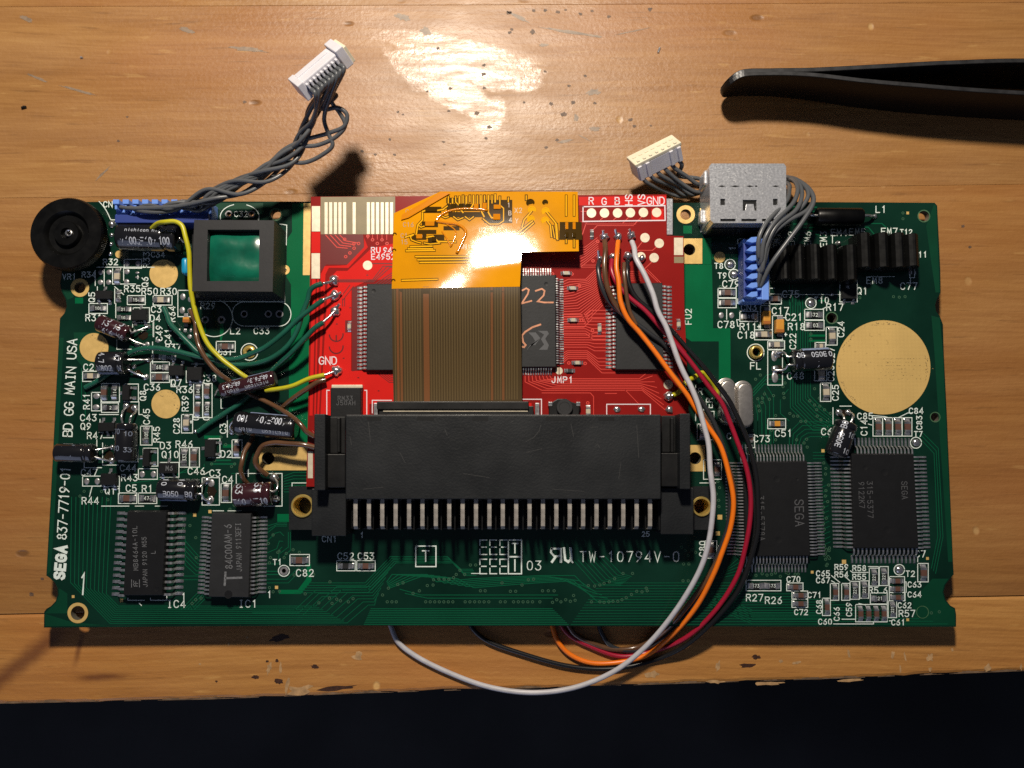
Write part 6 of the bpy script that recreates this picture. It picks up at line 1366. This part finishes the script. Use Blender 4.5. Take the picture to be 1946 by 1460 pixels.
# ------------------------------------------------------------------ flat flex cable
def zfx(px, py):
    if py > 549:
        t = (py-549)/(764-549); t = min(max(t,0),1); s_ = t*t*(3-2*t)
        return RT+4.2-2.5*s_
    t = (549-py)/(549-364); z_ = RT+4.2-3.62*t+(px-865)*0.0040*min(1,t*4)
    z_ += 0.05*math.sin((px-745)*0.022)*t
    return z_
flex = thing('flat_flex_cable', 'amber display flex cable with a brown striped tail over the red board', 'flat cable', at(880,560,RT+1.2))
AM = [(748.5,405.5),(837,364),(1098,364.5),(1100,477.5),(991,479.5),(988,545),(744.4,549)]
def sheet3(name, outline, step, thick, m, par):
    pts, edges = [], []
    dens = []
    for i in range(len(outline)):
        a, b = Vector(outline[i]), Vector(outline[(i+1)%len(outline)]); n = max(1,int((b-a).length/step))
        for k in range(n): dens.append(a+(b-a)*(k/n))
    for p in dens: pts.append(p)
    edges = [(i,(i+1)%len(dens)) for i in range(len(dens))]
    def inside(p):
        c = False; l = outline
        for i in range(len(l)):
            a, b = l[i], l[i-1]
            if (a[1] > p.y) != (b[1] > p.y) and p.x < (b[0]-a[0])*(p.y-a[1])/(b[1]-a[1])+a[0]: c = not c
        return c
    x0 = min(p[0] for p in outline); x1 = max(p[0] for p in outline); y0 = min(p[1] for p in outline); y1 = max(p[1] for p in outline)
    y = y0+step*0.7
    while y < y1:
        x = x0+step*0.7
        while x < x1:
            p = Vector((x,y))
            if inside(p) and min((p-d).length for d in dens) > step*0.45: pts.append(p)
            x += step
        y += step
    vo, eo, fo, *_r = delaunay_2d_cdt(pts, edges, [], 0, 1e-6)
    mb = MB(); n = len(vo)
    keep = []
    for f in fo:
        g_ = sum((vo[i] for i in f), Vector((0,0)))/len(f)
        if inside(g_):
            a = (vo[f[1]]-vo[f[0]]).cross(vo[f[2]]-vo[f[0]]); keep.append(tuple(f) if a < 0 else tuple(reversed(f)))
    ec = {}
    for f in keep:
        for i in range(len(f)): ec[(f[i],f[(i+1)%len(f)])] = 1
    top = [at(p.x,p.y,zfx(p.x,p.y)) for p in vo]; bot = [t-Vector((0,0,thick)) for t in top]
    mb.add(top+bot, keep+[tuple(n+i for i in reversed(f)) for f in keep]+[(b,a,n+a,n+b) for a,b in ec if (b,a) not in ec])
    return mb.build(name, m, par, smooth=40)
amb = sheet3('amber_end', AM, 12, 0.12, M['amber'], flex)
tail = sheet3('striped_tail', [(744.6,549.6),(988.5,545.6),(990.5,640),(992,763),(748,766),(745.5,650)], 14, 0.12, M['fbrown'], flex)
def ff(dz): return lambda x, y: at(x, y, zfx(x,y)+dz+_zj[0]*0.001)
fl_ = MB(); fc_ = MB()
def vline(m, xt, xb, w, dz):
    n = 18; m.ribbon([(xt+(xb-xt)*i/n, 550.5-0.017*(xt-744)+(763-551)*i/n) for i in range(n+1)], w, ff(dz))
xs_ = []
x = 750.0
while x < 986:
    _zj[0] = 0
    if 801 < x < 818: x += 5.05; continue
    if 752 < x < 765 or 930 < x < 938 or 952 < x < 957: w = 4.4
    else: w = 2.5
    vline(fl_ if w < 4 else fc_, x, x+2.6*(1-(x-744)/250), w, 0.015); x += 5.05 if w < 4 else 6.4
vline(fc_, 809.5, 811.5, 11, 0.015)
stuff(fl_.build('conductors', M['fline'], tail, smooth=True)); stuff(fc_.build('wide_conductors', M['fcop'], tail, smooth=True))
# traces and small parts on the amber end
dk = MB(); lt = MB()
def ft2(pts, w=5.2, w2=2.6):
    q = []
    for a, b in zip(pts, pts[1:]):
        n = max(1,int((Vector(b)-Vector(a)).length/8))
        for k in range(n): q.append((a[0]+(b[0]-a[0])*k/n, a[1]+(b[1]-a[1])*k/n))
    q.append(pts[-1]); _zj[0] = 0
    dk.ribbon(q, w, ff(0.02)); lt.ribbon(q, w2, ff(0.04))
for l in [[(790,488),(924,487)],[(794,494),(924,493)],[(798,499),(926,498)],[(764,533),(831,531)],[(780,469),(821,468)],[(776,473),(822,473)],[(772,477),(826,476)],[(803,405),(803,418),(794,428),(791,446)],[(803,402),(812,399)],[(832,400),(843,398)],[(811,451),(823,449),(833,460)],[(833,459),(866,460)],
          [(860,378),(860,392),(866,402)],[(873,374),(873,396),(880,404)],[(886,374),(886,388)],[(900,372),(900,386),(894,398)],[(914,372),(914,400),(920,412)],[(928,372),(928,404),(934,414),(950,414)],[(941,370),(941,384)],
          [(1010,402),(996,418),(992,432)],[(1012,420),(972,452)],[(1014,424),(978,456)],[(1038,402),(1056,424),(1058,454)],[(1040,420),(1046,428),(1048,450)],[(1076,372),(1076,410)],[(1091,372),(1091,410)],[(770,451),(786,446)]]:
    ft2(l)
for l in [[(852,374),(852,386)],[(866,374),(866,384),(872,390)],[(880,372),(880,386)],[(893,372),(893,384)],[(907,372),(907,390)],[(921,372),(921,384)],[(935,372),(935,386)],[(950,374),(950,390),(957,396),(957,420),(948,426),(930,426),(918,416)],[(842,398),(850,392)],[(838,410),(846,414),(852,412)],[(795,428),(800,432),(806,430)],[(786,446),(780,450),(782,456),(792,460),(800,462)],[(806,462),(818,464),(836,462)],[(1000,380),(1000,372)],[(1058,426),(1060,456)],[(1050,430),(1054,452)],[(1076,456),(1076,462)],[(1091,456),(1091,470)],[(966,376),(966,384)],[(862,412),(870,418),(880,414)],[(884,412),(892,418),(900,412)]]:
    ft2(l, 5.6, 2.0)
def patch(x0,y0,x1,y1,m,dz): 
    _zj[0] = 0; n = 3
    pts = [(x0,(y0+y1)/2)]+[(x0+(x1-x0)*i/n,(y0+y1)/2) for i in range(1,n)]+[(x1,(y0+y1)/2)]; m.ribbon(pts, y1-y0, ff(dz))
for r in [(806,393,834,405),(806,421,828,432),(796,437,826,445),(788,445,806,456),(818,449,832,461),(854,388,956,401),(856,403,936,413),(938,380,956,424),(846,430,870,438),(1070,422,1099,438),(1070,438,1099,456),(852,376,866,386),(830,446,838,462)]:
    patch(*r, dk, 0.022)
stuff(dk.build('trace_gaps', M['fdark'], amb, smooth=True)); stuff(lt.build('traces', M['amber2'], amb, smooth=True))
for (x,y,w,h_,rot) in [(819,399,22,9,0),(817,426,18,9,0),(797,450,12,9,0),(825,455,9,9,0),(862,394,9,13,0),(876,394,9,13,0),(890,394,9,13,0),(905,394,9,12,0),(921,392,9,12,0),(945,394,14,9,0),(944,413,14,12,0),(1077,430,6,14,0),(1091,430,6,14,0),(1077,447,6,10,0),(1091,447,6,10,0)]:
    b = MB(); c_ = at(x,y,zfx(x,y)); k_ = mmpx(c_.z); b.box(c_.x,c_.y,w*k_,h_*k_,c_.z,c_.z+0.30); b.build('taped_component', M['tape'] if (x+y) % 2 else M['fdark'], amb, bevel=0.08, seg=2)
for (x,y,r,m_) in [(1008,386,8.5,'fdark'),(1036,385,6,'fdark'),(1011,399.5,8.5,'amber2'),(1009,417,8,'amber2'),(1037,402,8.5,'amber2'),(1036,419.5,8,'amber2')]:
    b = MB(); _c2 = at(x,y,zfx(x,y)); k_ = mmpx(_c2.z)
    b.lathe([(r*k_,_c2.z+0.0),(r*k_*0.95,_c2.z+0.08),(r*k_*0.7,_c2.z+0.08),(r*k_*0.66,_c2.z+0.05),(0.0001,_c2.z+0.05)], _c2, 22, z=False); b.build('round_land', M[m_], amb, smooth=40)
for (x,y) in [(750,446),(749,476.5),(747.5,534)]:
    b = MB(); ringv_z = zfx(x,y)+0.03; ringv(x,y,2,4.2,ringv_z,b,14); b.build('edge_via', M['fdark'], amb)
ink = MB(); fi = lambda x,y: at(x,y,zfx(x,y)+0.03)
for (s_,x,y,h_,rot) in [('SN:4138',898,468.5,8,0),('C16',776,427,8,0),('C14',781,402,8,0),('C1',768,448,8,0),('15',768,460,8,0),('X2',985,400,9,0),('Y',982,420,9,0),('4',970,418,8,0),('B',969,405,8,0),('1',967,390,8,0),('U2',917,437,8,0)]: letters(ink, s_, (x,y), h_, rot, 1.0, fi, .9, .6)
stuff(ink.build('printed_marks', mat('brown_ink',(0.20,0.085,0.006),0.4,coat=0.5), amb))
# loose strip of tape with blisters over the end
def zt_(px,py): return zfx(px,py)+0.06+0.18*math.exp(-((px-850)**2+(py-425)**2)/900)
def ridge(pts, r=0.22):
    b = MB(); b.tube(spline([at(x,y,zfx(x,y)+0.05) for x,y in pts],6), r, 10); b.build('tape_blister', M['tape'], amb, smooth=True)
ridge([(928,400),(890,397),(855,401),(836,411),(829,421)],0.26); ridge([(829,421),(848,424),(872,428),(885,440),(880,458),(868,482)],0.30); ridge([(840,440),(848,452),(857,470)],0.16); ridge([(845,424),(866,440),(858,468)],0.14)
b = MB(); b.sheet([at(x,y,zfx(x,y)+0.3) for x,y in [(837,365.5),(856,367),(776,414),(762,418),(764,408)]]); b.build('tape_fold', M['tape'], amb)

# ------------------------------------------------------------------ loose insulated wires
def wire(name, label, pts, r, m, tip=None, tips=(), group=None, per=8, colour_cat='wire'):
    P = [at(x,y,max(z_,TZ+r+0.15)) for x,y,z_ in pts]
    P = [p if i in (0,len(P)-1) else p+Vector((random.uniform(-.17,.17),random.uniform(-.17,.17),0)) for i,p in enumerate(P)]
    mb = MB(); mb.tube(spline(P,per), r, 12); w = mb.build(name, M[m], None, smooth=50)
    tag(w, label, colour_cat, group)
    for t in tips:
        q = MB(); q.tube(spline([at(x,y,z_) for x,y,z_ in t],4), r*0.55, 8); q.build('bare_tip', M['solder'], w, smooth=True)
    return w
RW = RT
wire('yellow_wire','yellow wire from the black capacitor past the transformer to the slim maroon capacitor',[(289,434,12.5),(300,425,14),(315,421,15),(332,422,15),(346,430,15),(353,450,15),(358,480,14.6),(361,510,14),(363,545,13.6),(368,580,13),(379.5,620,12.4),(394,653,12),(419,681,11.6),(442,699,11.6),(462,713,11.4),(478,724,10.8)],0.45,'wyellow',tips=[])
wire('yellow_wire','short yellow wire soldered to the lower GND pad of the red board',[(505,742,10.6),(526,740,11.2),(554,733,11.8),(587,721,12.2),(617,713,12.3)],0.45,'wyellow',tips=[[(614,714,12.3),(628,709,12.0),(641,704,11.8)]])
wire('yellow_wire','short yellow wire passing under the white wire right of the red board',[(1280,751,11.6),(1292,743,12),(1306,726,12),(1320,716,11),(1336,710,10.2),(1350,722,9.6),(1360,742,8.6),(1363,756,8.2)],0.48,'wyellow',tips=[[(1284,749,11.6),(1270,755,11.5)]])
wire('green_wire','uppermost of the three green wires, from the top pad curving to the far left cap',[(612.4,539.4,13),(598,545,13),(590,553,12.8),(583.7,572,12.4),(573,597,12),(565,630,11.6),(545.6,659.5,11.2),(512.7,681,10.8),(471.6,692,10.2),(438.7,690.7,10),(397.6,683,10),(376,677,10),(326.7,667,9.8),(290,663,9.6),(262,666,9.4),(244.5,674,9),(225,693,8.4),(195,718,8.2),(178,728,8.2),(162,737,8.1)],0.50,'wgreen',tips=[[(614,539,13),(624,537,12.4),(635,533,11.9)]])
wire('green_wire','middle green wire, from the second pad to the diode D4',[(614.5,570,13),(596,583,12.8),(567,605,12.4),(540,634,12),(504.5,659.5,11.6),(480,671,11),(455,680,10.6),(434,683.5,10.4),(414,682.5,10.4),(381,671,10.4),(358,651,10.2),(340,634,10),(324,615,9.4),(316,598,8.8),(311,584.6,8.4)],0.50,'wgreen',tips=[[(612,571,13),(626,565,12.4),(637,561,11.9)]])
wire('green_wire','lowest green wire, from the third pad under the slim maroon capacitor',[(614.5,613,12.8),(600,622,12.7),(582,639,12.4),(553.8,671,11.6),(535,688,10.6),(517.6,703,9.6),(495,727,8.6),(475,748,8.5),(458.4,763,8.8),(430,783,8.8),(400,804,8.6),(376,821,8.4)],0.50,'wgreen',tips=[[(612,614,12.8),(626,602,12.4),(637,590,11.9)]])
wire('brown_wire','brown wire beside the long yellow wire running down to the slot',[(362,590,9.6),(371,612,10.6),(374,635,10.8),(378,658,11.4),(394,689,11.2),(419,710,10.8),(434,722,10),(455,738,8.7),(476.5,750,8.7),(512.7,767,9.2),(545.6,785,11),(570,806,12.4),(583,819,12.4),(597,830,11.9)],0.46,'wbrown')
wire('brown_wire','short brown wire beside the yellow one at the GND pad',[(619,722,12.0),(605,727,12.2),(587,735,12),(565,751,11.2),(545,768,10.2),(533,779,9)],0.50,'wbrown')
wire('brown_wire','brown wire looping from the black capacitor down to the N710 capacitor',[(484,822,8.6),(476,838,9.2),(466,858,10.6),(460,876,11.4),(459,892,11.4),(463,908,10.6),(473,922,9)],0.44,'wbrown')
wire('brown_wire','brown wire looping over the gold plate to the red board corner',[(598,850,11.6),(575,847,12),(545.6,843,11.8),(520,843,11.4),(500,849,11.2),(488,862,11),(485,880,10.8),(493,893,10.2),(508,903,9.2)],0.50,'wbrown')
tz1 = 12.0
wire('brown_wire','brown wire from the leftmost upper pad running beside the orange wire',[(1149,458,12.2),(1150.5,475,13.6),(1150,506,14.4),(1154,545,14.4),(1164,572,14),(1180,594,13.6),(1204,618,13.4),(1230,650,13.4),(1256,685,13.4),(1286,722,13.4),(1312,754,13.4),(1340,795,13.6),(1362,835,13.6),(1381,880,13.4),(1392,930,13),(1392,980,12.6),(1384,1020,12),(1367,1062,11.4),(1340,1108,10.4),(1300,1160,8.4),(1262,1200,6),(1215,1228,3.4),(1165,1235,2.2),(1120,1222,2),(1092,1205,2),(1078,1185,2)],0.52,'wbrown')
wire('orange_wire','orange wire from the middle upper pad curving round to under the board',[(1174.7,459,12.4),(1173,481.6,14.4),(1173,510,15.2),(1175.5,535,15.4),(1181,572,15.2),(1192,606,15),(1215,634,14.6),(1244.7,667,14.6),(1272.7,708,14.6),(1305.6,749,14.6),(1324,780,14.6),(1345,808,14.6),(1367,848,14.6),(1386,902,14.4),(1394.5,954,14),(1389,1003,13.4),(1375,1047,12.6),(1356,1092,11.6),(1322.5,1156,9),(1271.8,1211,6),(1225,1245,4),(1166,1261.5,2.8),(1119.4,1260,2.4),(1080,1242,2.4),(1057,1215,2.4),(1049,1190,2.6),(1046,1175,2.8)],0.47,'worange')
wire('red_wire','crimson wire from the lower middle pad curving round to under the board',[(1163,494,12),(1162,514,13),(1172,538,13.4),(1196,566,13.6),(1225,591,13.6),(1257.9,625.8,13.6),(1289,661,13.8),(1318.7,696.5,13.8),(1346.7,733,13.8),(1369.7,766,13.6),(1388,803,13.4),(1403,843,13.2),(1418,892.5,13),(1425,944,12.8),(1424.5,995,12.4),(1416,1046,11.6),(1400,1096,10.6),(1357.7,1160,8.6),(1303,1211,6),(1244,1238,3.6),(1178,1246,2.2),(1119,1228.5,2),(1082,1207,2),(1066,1188,2.2),(1062,1172,2.4)],0.45,'wred')
wire('black_wire','outermost black wire along the right side of the bundle',[(1192.5,495,12),(1193,516,13),(1196,540,13.2),(1209,564,13.2),(1240,592,13.2),(1277.6,629,13.2),(1305.6,660,13.4),(1338.5,697,13.6),(1363,728,13.4),(1383,757,13.2),(1402,792,13),(1422,845,12.6),(1436,903,12.4),(1441,954,12.2),(1438.5,1005,11.8),(1426,1062,11),(1402,1122,10),(1360,1176,8),(1303,1227,5.4),(1244.4,1254,3.2),(1166,1271,1.6),(1088,1267,1.2),(990.5,1243,1.4),(924,1216,1.8),(899,1196,2.4),(890,1180,2.8)],0.47,'wblack')
wire('black_wire','dark grey-black wire between the white and the orange wires',[(1138.5,497,12),(1138,512,13),(1146,548,13.4),(1160,574,13),(1190,602,12.6),(1216,622,12.6),(1240,640,12.6),(1262,655,12.4),(1290,690,12.2),(1315,735,12.2),(1345,785,12.2),(1368,835,12.2),(1384,890,12),(1389,950,11.8),(1382,1002,11.4),(1368,1048,11),(1349,1094,10.2),(1303,1172,7.6),(1265,1212,5),(1225,1232,2.6),(1186,1235,1.8),(1160,1227,1.8),(1145,1210,2),(1139,1192,2.2),(1137,1178,2.4)],0.47,'wdark')
wire('white_wire','long white wire in a wide loop past the front table edge',[(1201,460,12.6),(1204,474,14.4),(1210,492,15.6),(1224,523,16.2),(1240.5,561,16.4),(1251,592,16.2),(1264.5,620,16),(1277.6,652,15.8),(1289,683,15.8),(1301,708,15.8),(1312,734,15.8),(1325,767,15.8),(1337,803,15.8),(1345,845,15.8),(1351,893,15.8),(1355,944,15.6),(1353.5,985,15.2),(1348,1028,14.6),(1338,1067,13.8),(1318.6,1110,12.6),(1275.6,1172,10),(1225,1231,7.4),(1166,1276,5.6),(1088,1308,4.4),(1010,1317.5,3.6),(932,1306,2.8),(853.9,1279,2.2),(787.5,1245,2),(756,1218,2.2),(743,1192,2.6),(738,1176,2.8)],0.50,'wwhite')
f = MB(); f.tube(spline([at(1186,500,13.5),at(1186,520,14.2),at(1190,555,14.4),at(1196,590,14.2),at(1210,620,14)],8),0.40,10); tag(f.build('thin_clear_wire', M['wbrown'], None, smooth=True),'thin brownish wire squeezed between orange and black wires','wire')

# ------------------------------------------------------------------ plug harnesses
def oriented(mb, c, u, v, w, L, Wd, H, du=0, dv=0, dw=0):
    o = c+u*du+v*dv+w*dw
    vs = [o+u*(sx*L/2)+v*(sy*Wd/2)+w*(sz*H/2) for sz in (-1,1) for sx,sy in ((-1,-1),(1,-1),(1,1),(-1,1))]
    mb.add(vs, [(3,2,1,0),(4,5,6,7),(0,1,5,4),(1,2,6,5),(2,3,7,6),(3,0,4,7)])
def plug_frame(px, py, z_, ang, roll):
    a = math.radians(ang); u = Vector((math.cos(a),math.sin(a),0)); v0 = Vector((-math.sin(a),math.cos(a),0)); r = math.radians(roll)
    v = v0*math.cos(r)+Vector((0,0,1))*math.sin(r); w = u.cross(v)
    return at(px,py,z_), u, v, w
# left harness
hz = 25.0
c_, u, v, w = plug_frame(606,137,hz,42,-38)
hl = thing('wire_harness', 'twisted grey wire loom with a white nine-way plug at the top left', 'wire harness', at(560,300,TZ))
mb = MB(); oriented(mb,c_,u,v,w,9.0,4.6,3.0); pl_ = mb.build('plug_housing', M['white'], hl, bevel=0.2)
mb = MB(); oriented(mb,c_,u,v,w,1.7,5.4,3.9,4.9,0.1,0.1); mb.build('plug_flange', M['white'], pl_, bevel=0.15)
mb = MB(); oriented(mb,c_,u,v,w,0.7,4.8,3.3,6.0,0.1,-0.1); mb.build('plug_flange', M['cream'], pl_, bevel=0.1)
mb = MB(); oriented(mb,c_,u,v,w,1.3,5.0,3.4,-4.4,-0.1,0.0); mb.build('plug_flange', M['white'], pl_, bevel=0.15)
for i in range(9):
    mb = MB(); oriented(mb,c_,u,v,w,0.42,0.9,2.6,-3.4+i*0.85,-2.6,-0.3); mb.build('slot_tooth', M['white'], pl_, bevel=0.05,seg=1)
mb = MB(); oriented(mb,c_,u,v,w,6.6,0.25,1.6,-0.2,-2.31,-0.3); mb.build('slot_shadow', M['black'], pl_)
mb = MB(); oriented(mb,c_,u,v,w,7.2,1.4,0.25,-0.2,0.9,1.55); mb.build('latch_rib', M['white'], pl_, bevel=0.08)
NW = 9
base = [(590,222,21),(574,262,18.5),(550,302,17),(503,334,16),(452,356,15.2),(402,374,14.6)]
LOOP = {5:[(606,206,22.4),(632,190,22),(639,181,21.6),(624,182,21.2),(600,222,20.2),(576,248,19.2),(568,282,17.6),(546,303,16.8),(500,333,16.2),(440,353,15.6),(396,376,14.8)],
        6:[(616,226,20.4),(623,252,19.4),(632,276,18.6),(613,294,17.8),(580,309,17.2),(545,308,17),(512,310,16.8),(478,332,16.2),(430,353,15.6),(392,374,15)],
        7:[(614,208,21.6),(642,205,21.4),(659,217,21),(655,239,20.2),(628,252,19.4),(580,266,18.4),(541,284,17.6),(517,306,16.8),(478,340,16),(430,364,15.2)],
        8:[(630,192,22),(645,214,20.8),(656,238,20),(640,259,19.2),(604,276,18.6),(560,280,18.2),(528,298,17.6),(500,327,16.6),(455,346,15.8),(405,373,15)]}
for i in range(NW):
    s0 = c_+u*(-3.4+i*0.85)+v*(-2.4)+w*(-0.2); s1 = s0-v*2.2-Vector((0,0,0.3))
    P = [s0, s1]; ph = i*2*math.pi/5
    if i in LOOP: P += [at(*q) for q in LOOP[i]]
    else:
        for j,(x,y,z_) in enumerate(base):
            rad = [13,12,13,14,17,15][j]; a = ph+j*1.5+random.uniform(-.3,.3)
            P.append(at(x+rad*math.cos(a)*0.6+random.uniform(-3,3), y+rad*math.cos(a)*0.8+random.uniform(-3,3), z_+1.5*math.sin(a)))
    xs2 = 226+i*18.5
    P.append(at(max(xs2+40,330)+8*math.cos(ph), 392+8*math.sin(ph), 14.0+0.5*math.cos(ph*2)))
    P.append(at(xs2+22,396+6*math.sin(ph*1.7),13.5)); P.append(at(xs2+3,394,12.6))
    mb = MB(); mb.tube(spline(P,9), 0.40, 10); mb.build('wire', M['wgrey'], hl, smooth=True)
# right harness
hr = thing('wire_harness', 'grey wire loom with a cream seven-way plug passing under the silver port', 'wire harness', at(1300,340,TZ))
c_, u, v, w = plug_frame(1246,301,10.0,27,-41)
mb = MB(); oriented(mb,c_,u,v,w,9.8,3.7,3.4,0,0,-0.3); pr_ = mb.build('plug_housing', M['white'], hr, bevel=0.2)
mb = MB(); oriented(mb,c_,u,v,w,10.2,3.9,0.8,0,0.1,1.6); mb.build('plug_cap', M['cream'], pr_, bevel=0.18)
for i in range(7):
    mb = MB(); oriented(mb,c_,u,v,w,0.55,0.55,0.4,-4.1+i*1.35,-1.3,2.1); mb.build('cap_bump', M['cream'], pr_, bevel=0.1)
    mb = MB(); oriented(mb,c_,u,v,w,0.8,0.3,0.25,-4.1+i*1.35,0.4,2.05); mb.build('cap_bump', M['cream'], pr_, bevel=0.08)
for du in (-4.3,-2.6,2.6,4.3):
    mb = MB(); oriented(mb,c_,u,v,w,0.8,0.5,3.2,du,-1.95,-0.3); mb.build('plug_rib', M['white'], pr_, bevel=0.1)
RP = [[(1499,351,9),(1500,362,12),(1495,382,14.4),(1456,424,16),(1442,455,16.2),(1442,490,15),(1440,476,13.0)],
      [(1506,342,9.5),(1516,358,13),(1508,385,15),(1470,425,16.4),(1452,458,16.4),(1446,500,14.8),(1439,494,12.8)],
      [(1513,345,9.5),(1524,368,13),(1514,398,15),(1474,432,16),(1456,470,15.6),(1447,516,14.4),(1440,512,12.8)],
      [(1520,350,9),(1545,376,13),(1536,398,14.6),(1492,424,15.4),(1466,450,15.4),(1452,500,14.6),(1441,528,12.8)],
      [(1510,340,9),(1540,362,13),(1546,384,14.8),(1526,420,15.6),(1496,460,15.6),(1464,505,14.8),(1444,546,12.6)],
      [(1500,338,8),(1528,352,11.5),(1536,372,13.4),(1518,400,14.2),(1482,428,14.6),(1458,470,14.6),(1445,520,14),(1440,545,12.6)]]
LP = [[(1273,368,5),(1300,374,4.4)],[(1280,356,6),(1302,371,5)],[(1290,352,6.5),(1316,370,5.4)],[(1297,350,7),(1328,366,5.6)],[(1306,336,7.6),(1328,351,6.2)],[(1290,334,5),(1318,338,4.6)]]
for i in range(6):
    s0 = c_+u*(-4.0+i*1.6)+v*(-0.9)+w*(-1.7); s1 = s0-v*0.8+w*(-1.2)+u*0.4
    P = [s0, s1]+[at(*q) for q in LP[i]]+[at(1352,360-i*3.5,4.4), at(1420,350-i*2,3.0), at(1486,346-i*2,5.0)]+[at(*q) for q in RP[i]]
    mb = MB(); mb.tube(spline(P,9), 0.43, 10); mb.build('wire', M['wgrey'], hr, smooth=True)

# ------------------------------------------------------------------ tweezers lying on their side
tw = thing('tweezers', 'black coated steel tweezers lying at the right above the board', 'tweezers', at(1700,180,TZ))
HT = TZ+11.2; HB = TZ
def arm(path, h0, name, th=0.95):
    """vertical strip: path of (px, py) along its top edge"""
    P = [at(x,y,HT) for x,y in path]; D = spline(P, 10)
    n = len(D); top = []; 
    vs = []; fs = []
    for i, p in enumerate(D):
        d = (D[min(i+1,n-1)]-D[max(i-1,0)]).normalized(); nn = Vector((-d.y,d.x,0))
        s_ = (p-D[0]).length
        rr = 3.6; e = 0.0
        if s_ < rr: e = 1-math.sqrt(max(0,1-((rr-s_)/rr)**2))
        half = (HT-HB)/2*(1-e*0.92); mid = (HT+HB)/2+0.1
        hh = min(1.0,0.78+s_*0.006)
        half *= hh
        for (k_, zz) in ((-1,mid-half),(1,mid-half),(1,mid+half),(-1,mid+half)): vs.append(Vector((p.x,p.y,zz))+nn*(k_*th/2))
    for i in range(n-1):
        for k_ in range(4):
            k2 = (k_+1)%4; fs.append((i*4+k_,i*4+k2,(i+1)*4+k2,(i+1)*4+k_))
    fs.append((3,2,1,0)); fs.append(tuple((n-1)*4+k_ for k_ in range(4)))
    mb = MB(); mb.add(vs, fs); o = mb.build(name, M['tool'], tw, bevel=0.12, seg=2, smooth=50)
    ed = MB(); vs = []; 
    for i, p in enumerate(D):
        s_ = (p-D[0]).length
        d = (D[min(i+1,n-1)]-D[max(i-1,0)]).normalized(); nn = Vector((-d.y,d.x,0))
        rr = 3.6; e = 1-math.sqrt(max(0,1-((rr-s_)/rr)**2)) if s_ < rr else 0.0
        half = (HT-HB)/2*(1-e*0.92)*min(1.0,0.78+s_*0.006)
        for k_ in (-1,1): vs.append(Vector((p.x,p.y,(HT+HB)/2+0.1+half+0.02))+nn*(k_*th*0.36))
    ed.add(vs, [(2*i,2*i+2,2*i+3,2*i+1) for i in range(3,n-1)]); 
    eo = ed.build('worn_edge', M['tooledge'], o)
    wr = MB(); wr.add(vs, [(2*i,2*i+2,2*i+3,2*i+1) for i in range(5,8)])
    for q in wr.v: q.z += 0.02
    wr.build('bare_spot', M['worn'], o)
    return o
arm([(1386,149),(1412,138),(1470,135.5),(1542,139),(1651,153),(1807,168),(1960,178),(2150,186),(2400,190)], HT, 'tweezer_arm')
arm([(1386,145),(1412,132),(1470,130),(1542,130),(1620,127.5),(1720,123.5),(1807,119.5),(1960,116),(2150,130),(2400,178)], HT, 'tweezer_arm')
q = MB(); c2 = at(1870,150,HT); q.box(c2.x,c2.y,0.6,0.6,TZ+0.4,TZ+5.0,0.3); q.build('guide_pin', M['tool'], tw, bevel=0.1)

# ------------------------------------------------------------------ crumbs on the table
def crumb(name, label, cat, x, y, l, w_, h_, ang, m):
    p = at(x,y,TZ+0.03); b = MB(); b.box(p.x,p.y,l,w_,TZ+0.04,TZ+h_,math.radians(ang),min(w_,l)*0.2); tag(b.build(name, M[m], None, bevel=0.05, seg=1), label, cat)
crumb('solder_scrap','tiny bright sliver of solder on the wood left of the tweezers','metal scrap',1252,96,1.4,0.5,0.35,70,'solder')
crumb('dark_crumb','tiny dark crumb on the wood at the far left','crumb',46,205,1.1,0.6,0.5,15,'tool')
crumb('metal_speck','tiny metal speck on the wood above the thumb wheel','metal scrap',155,110,0.5,0.45,0.4,20,'dull')
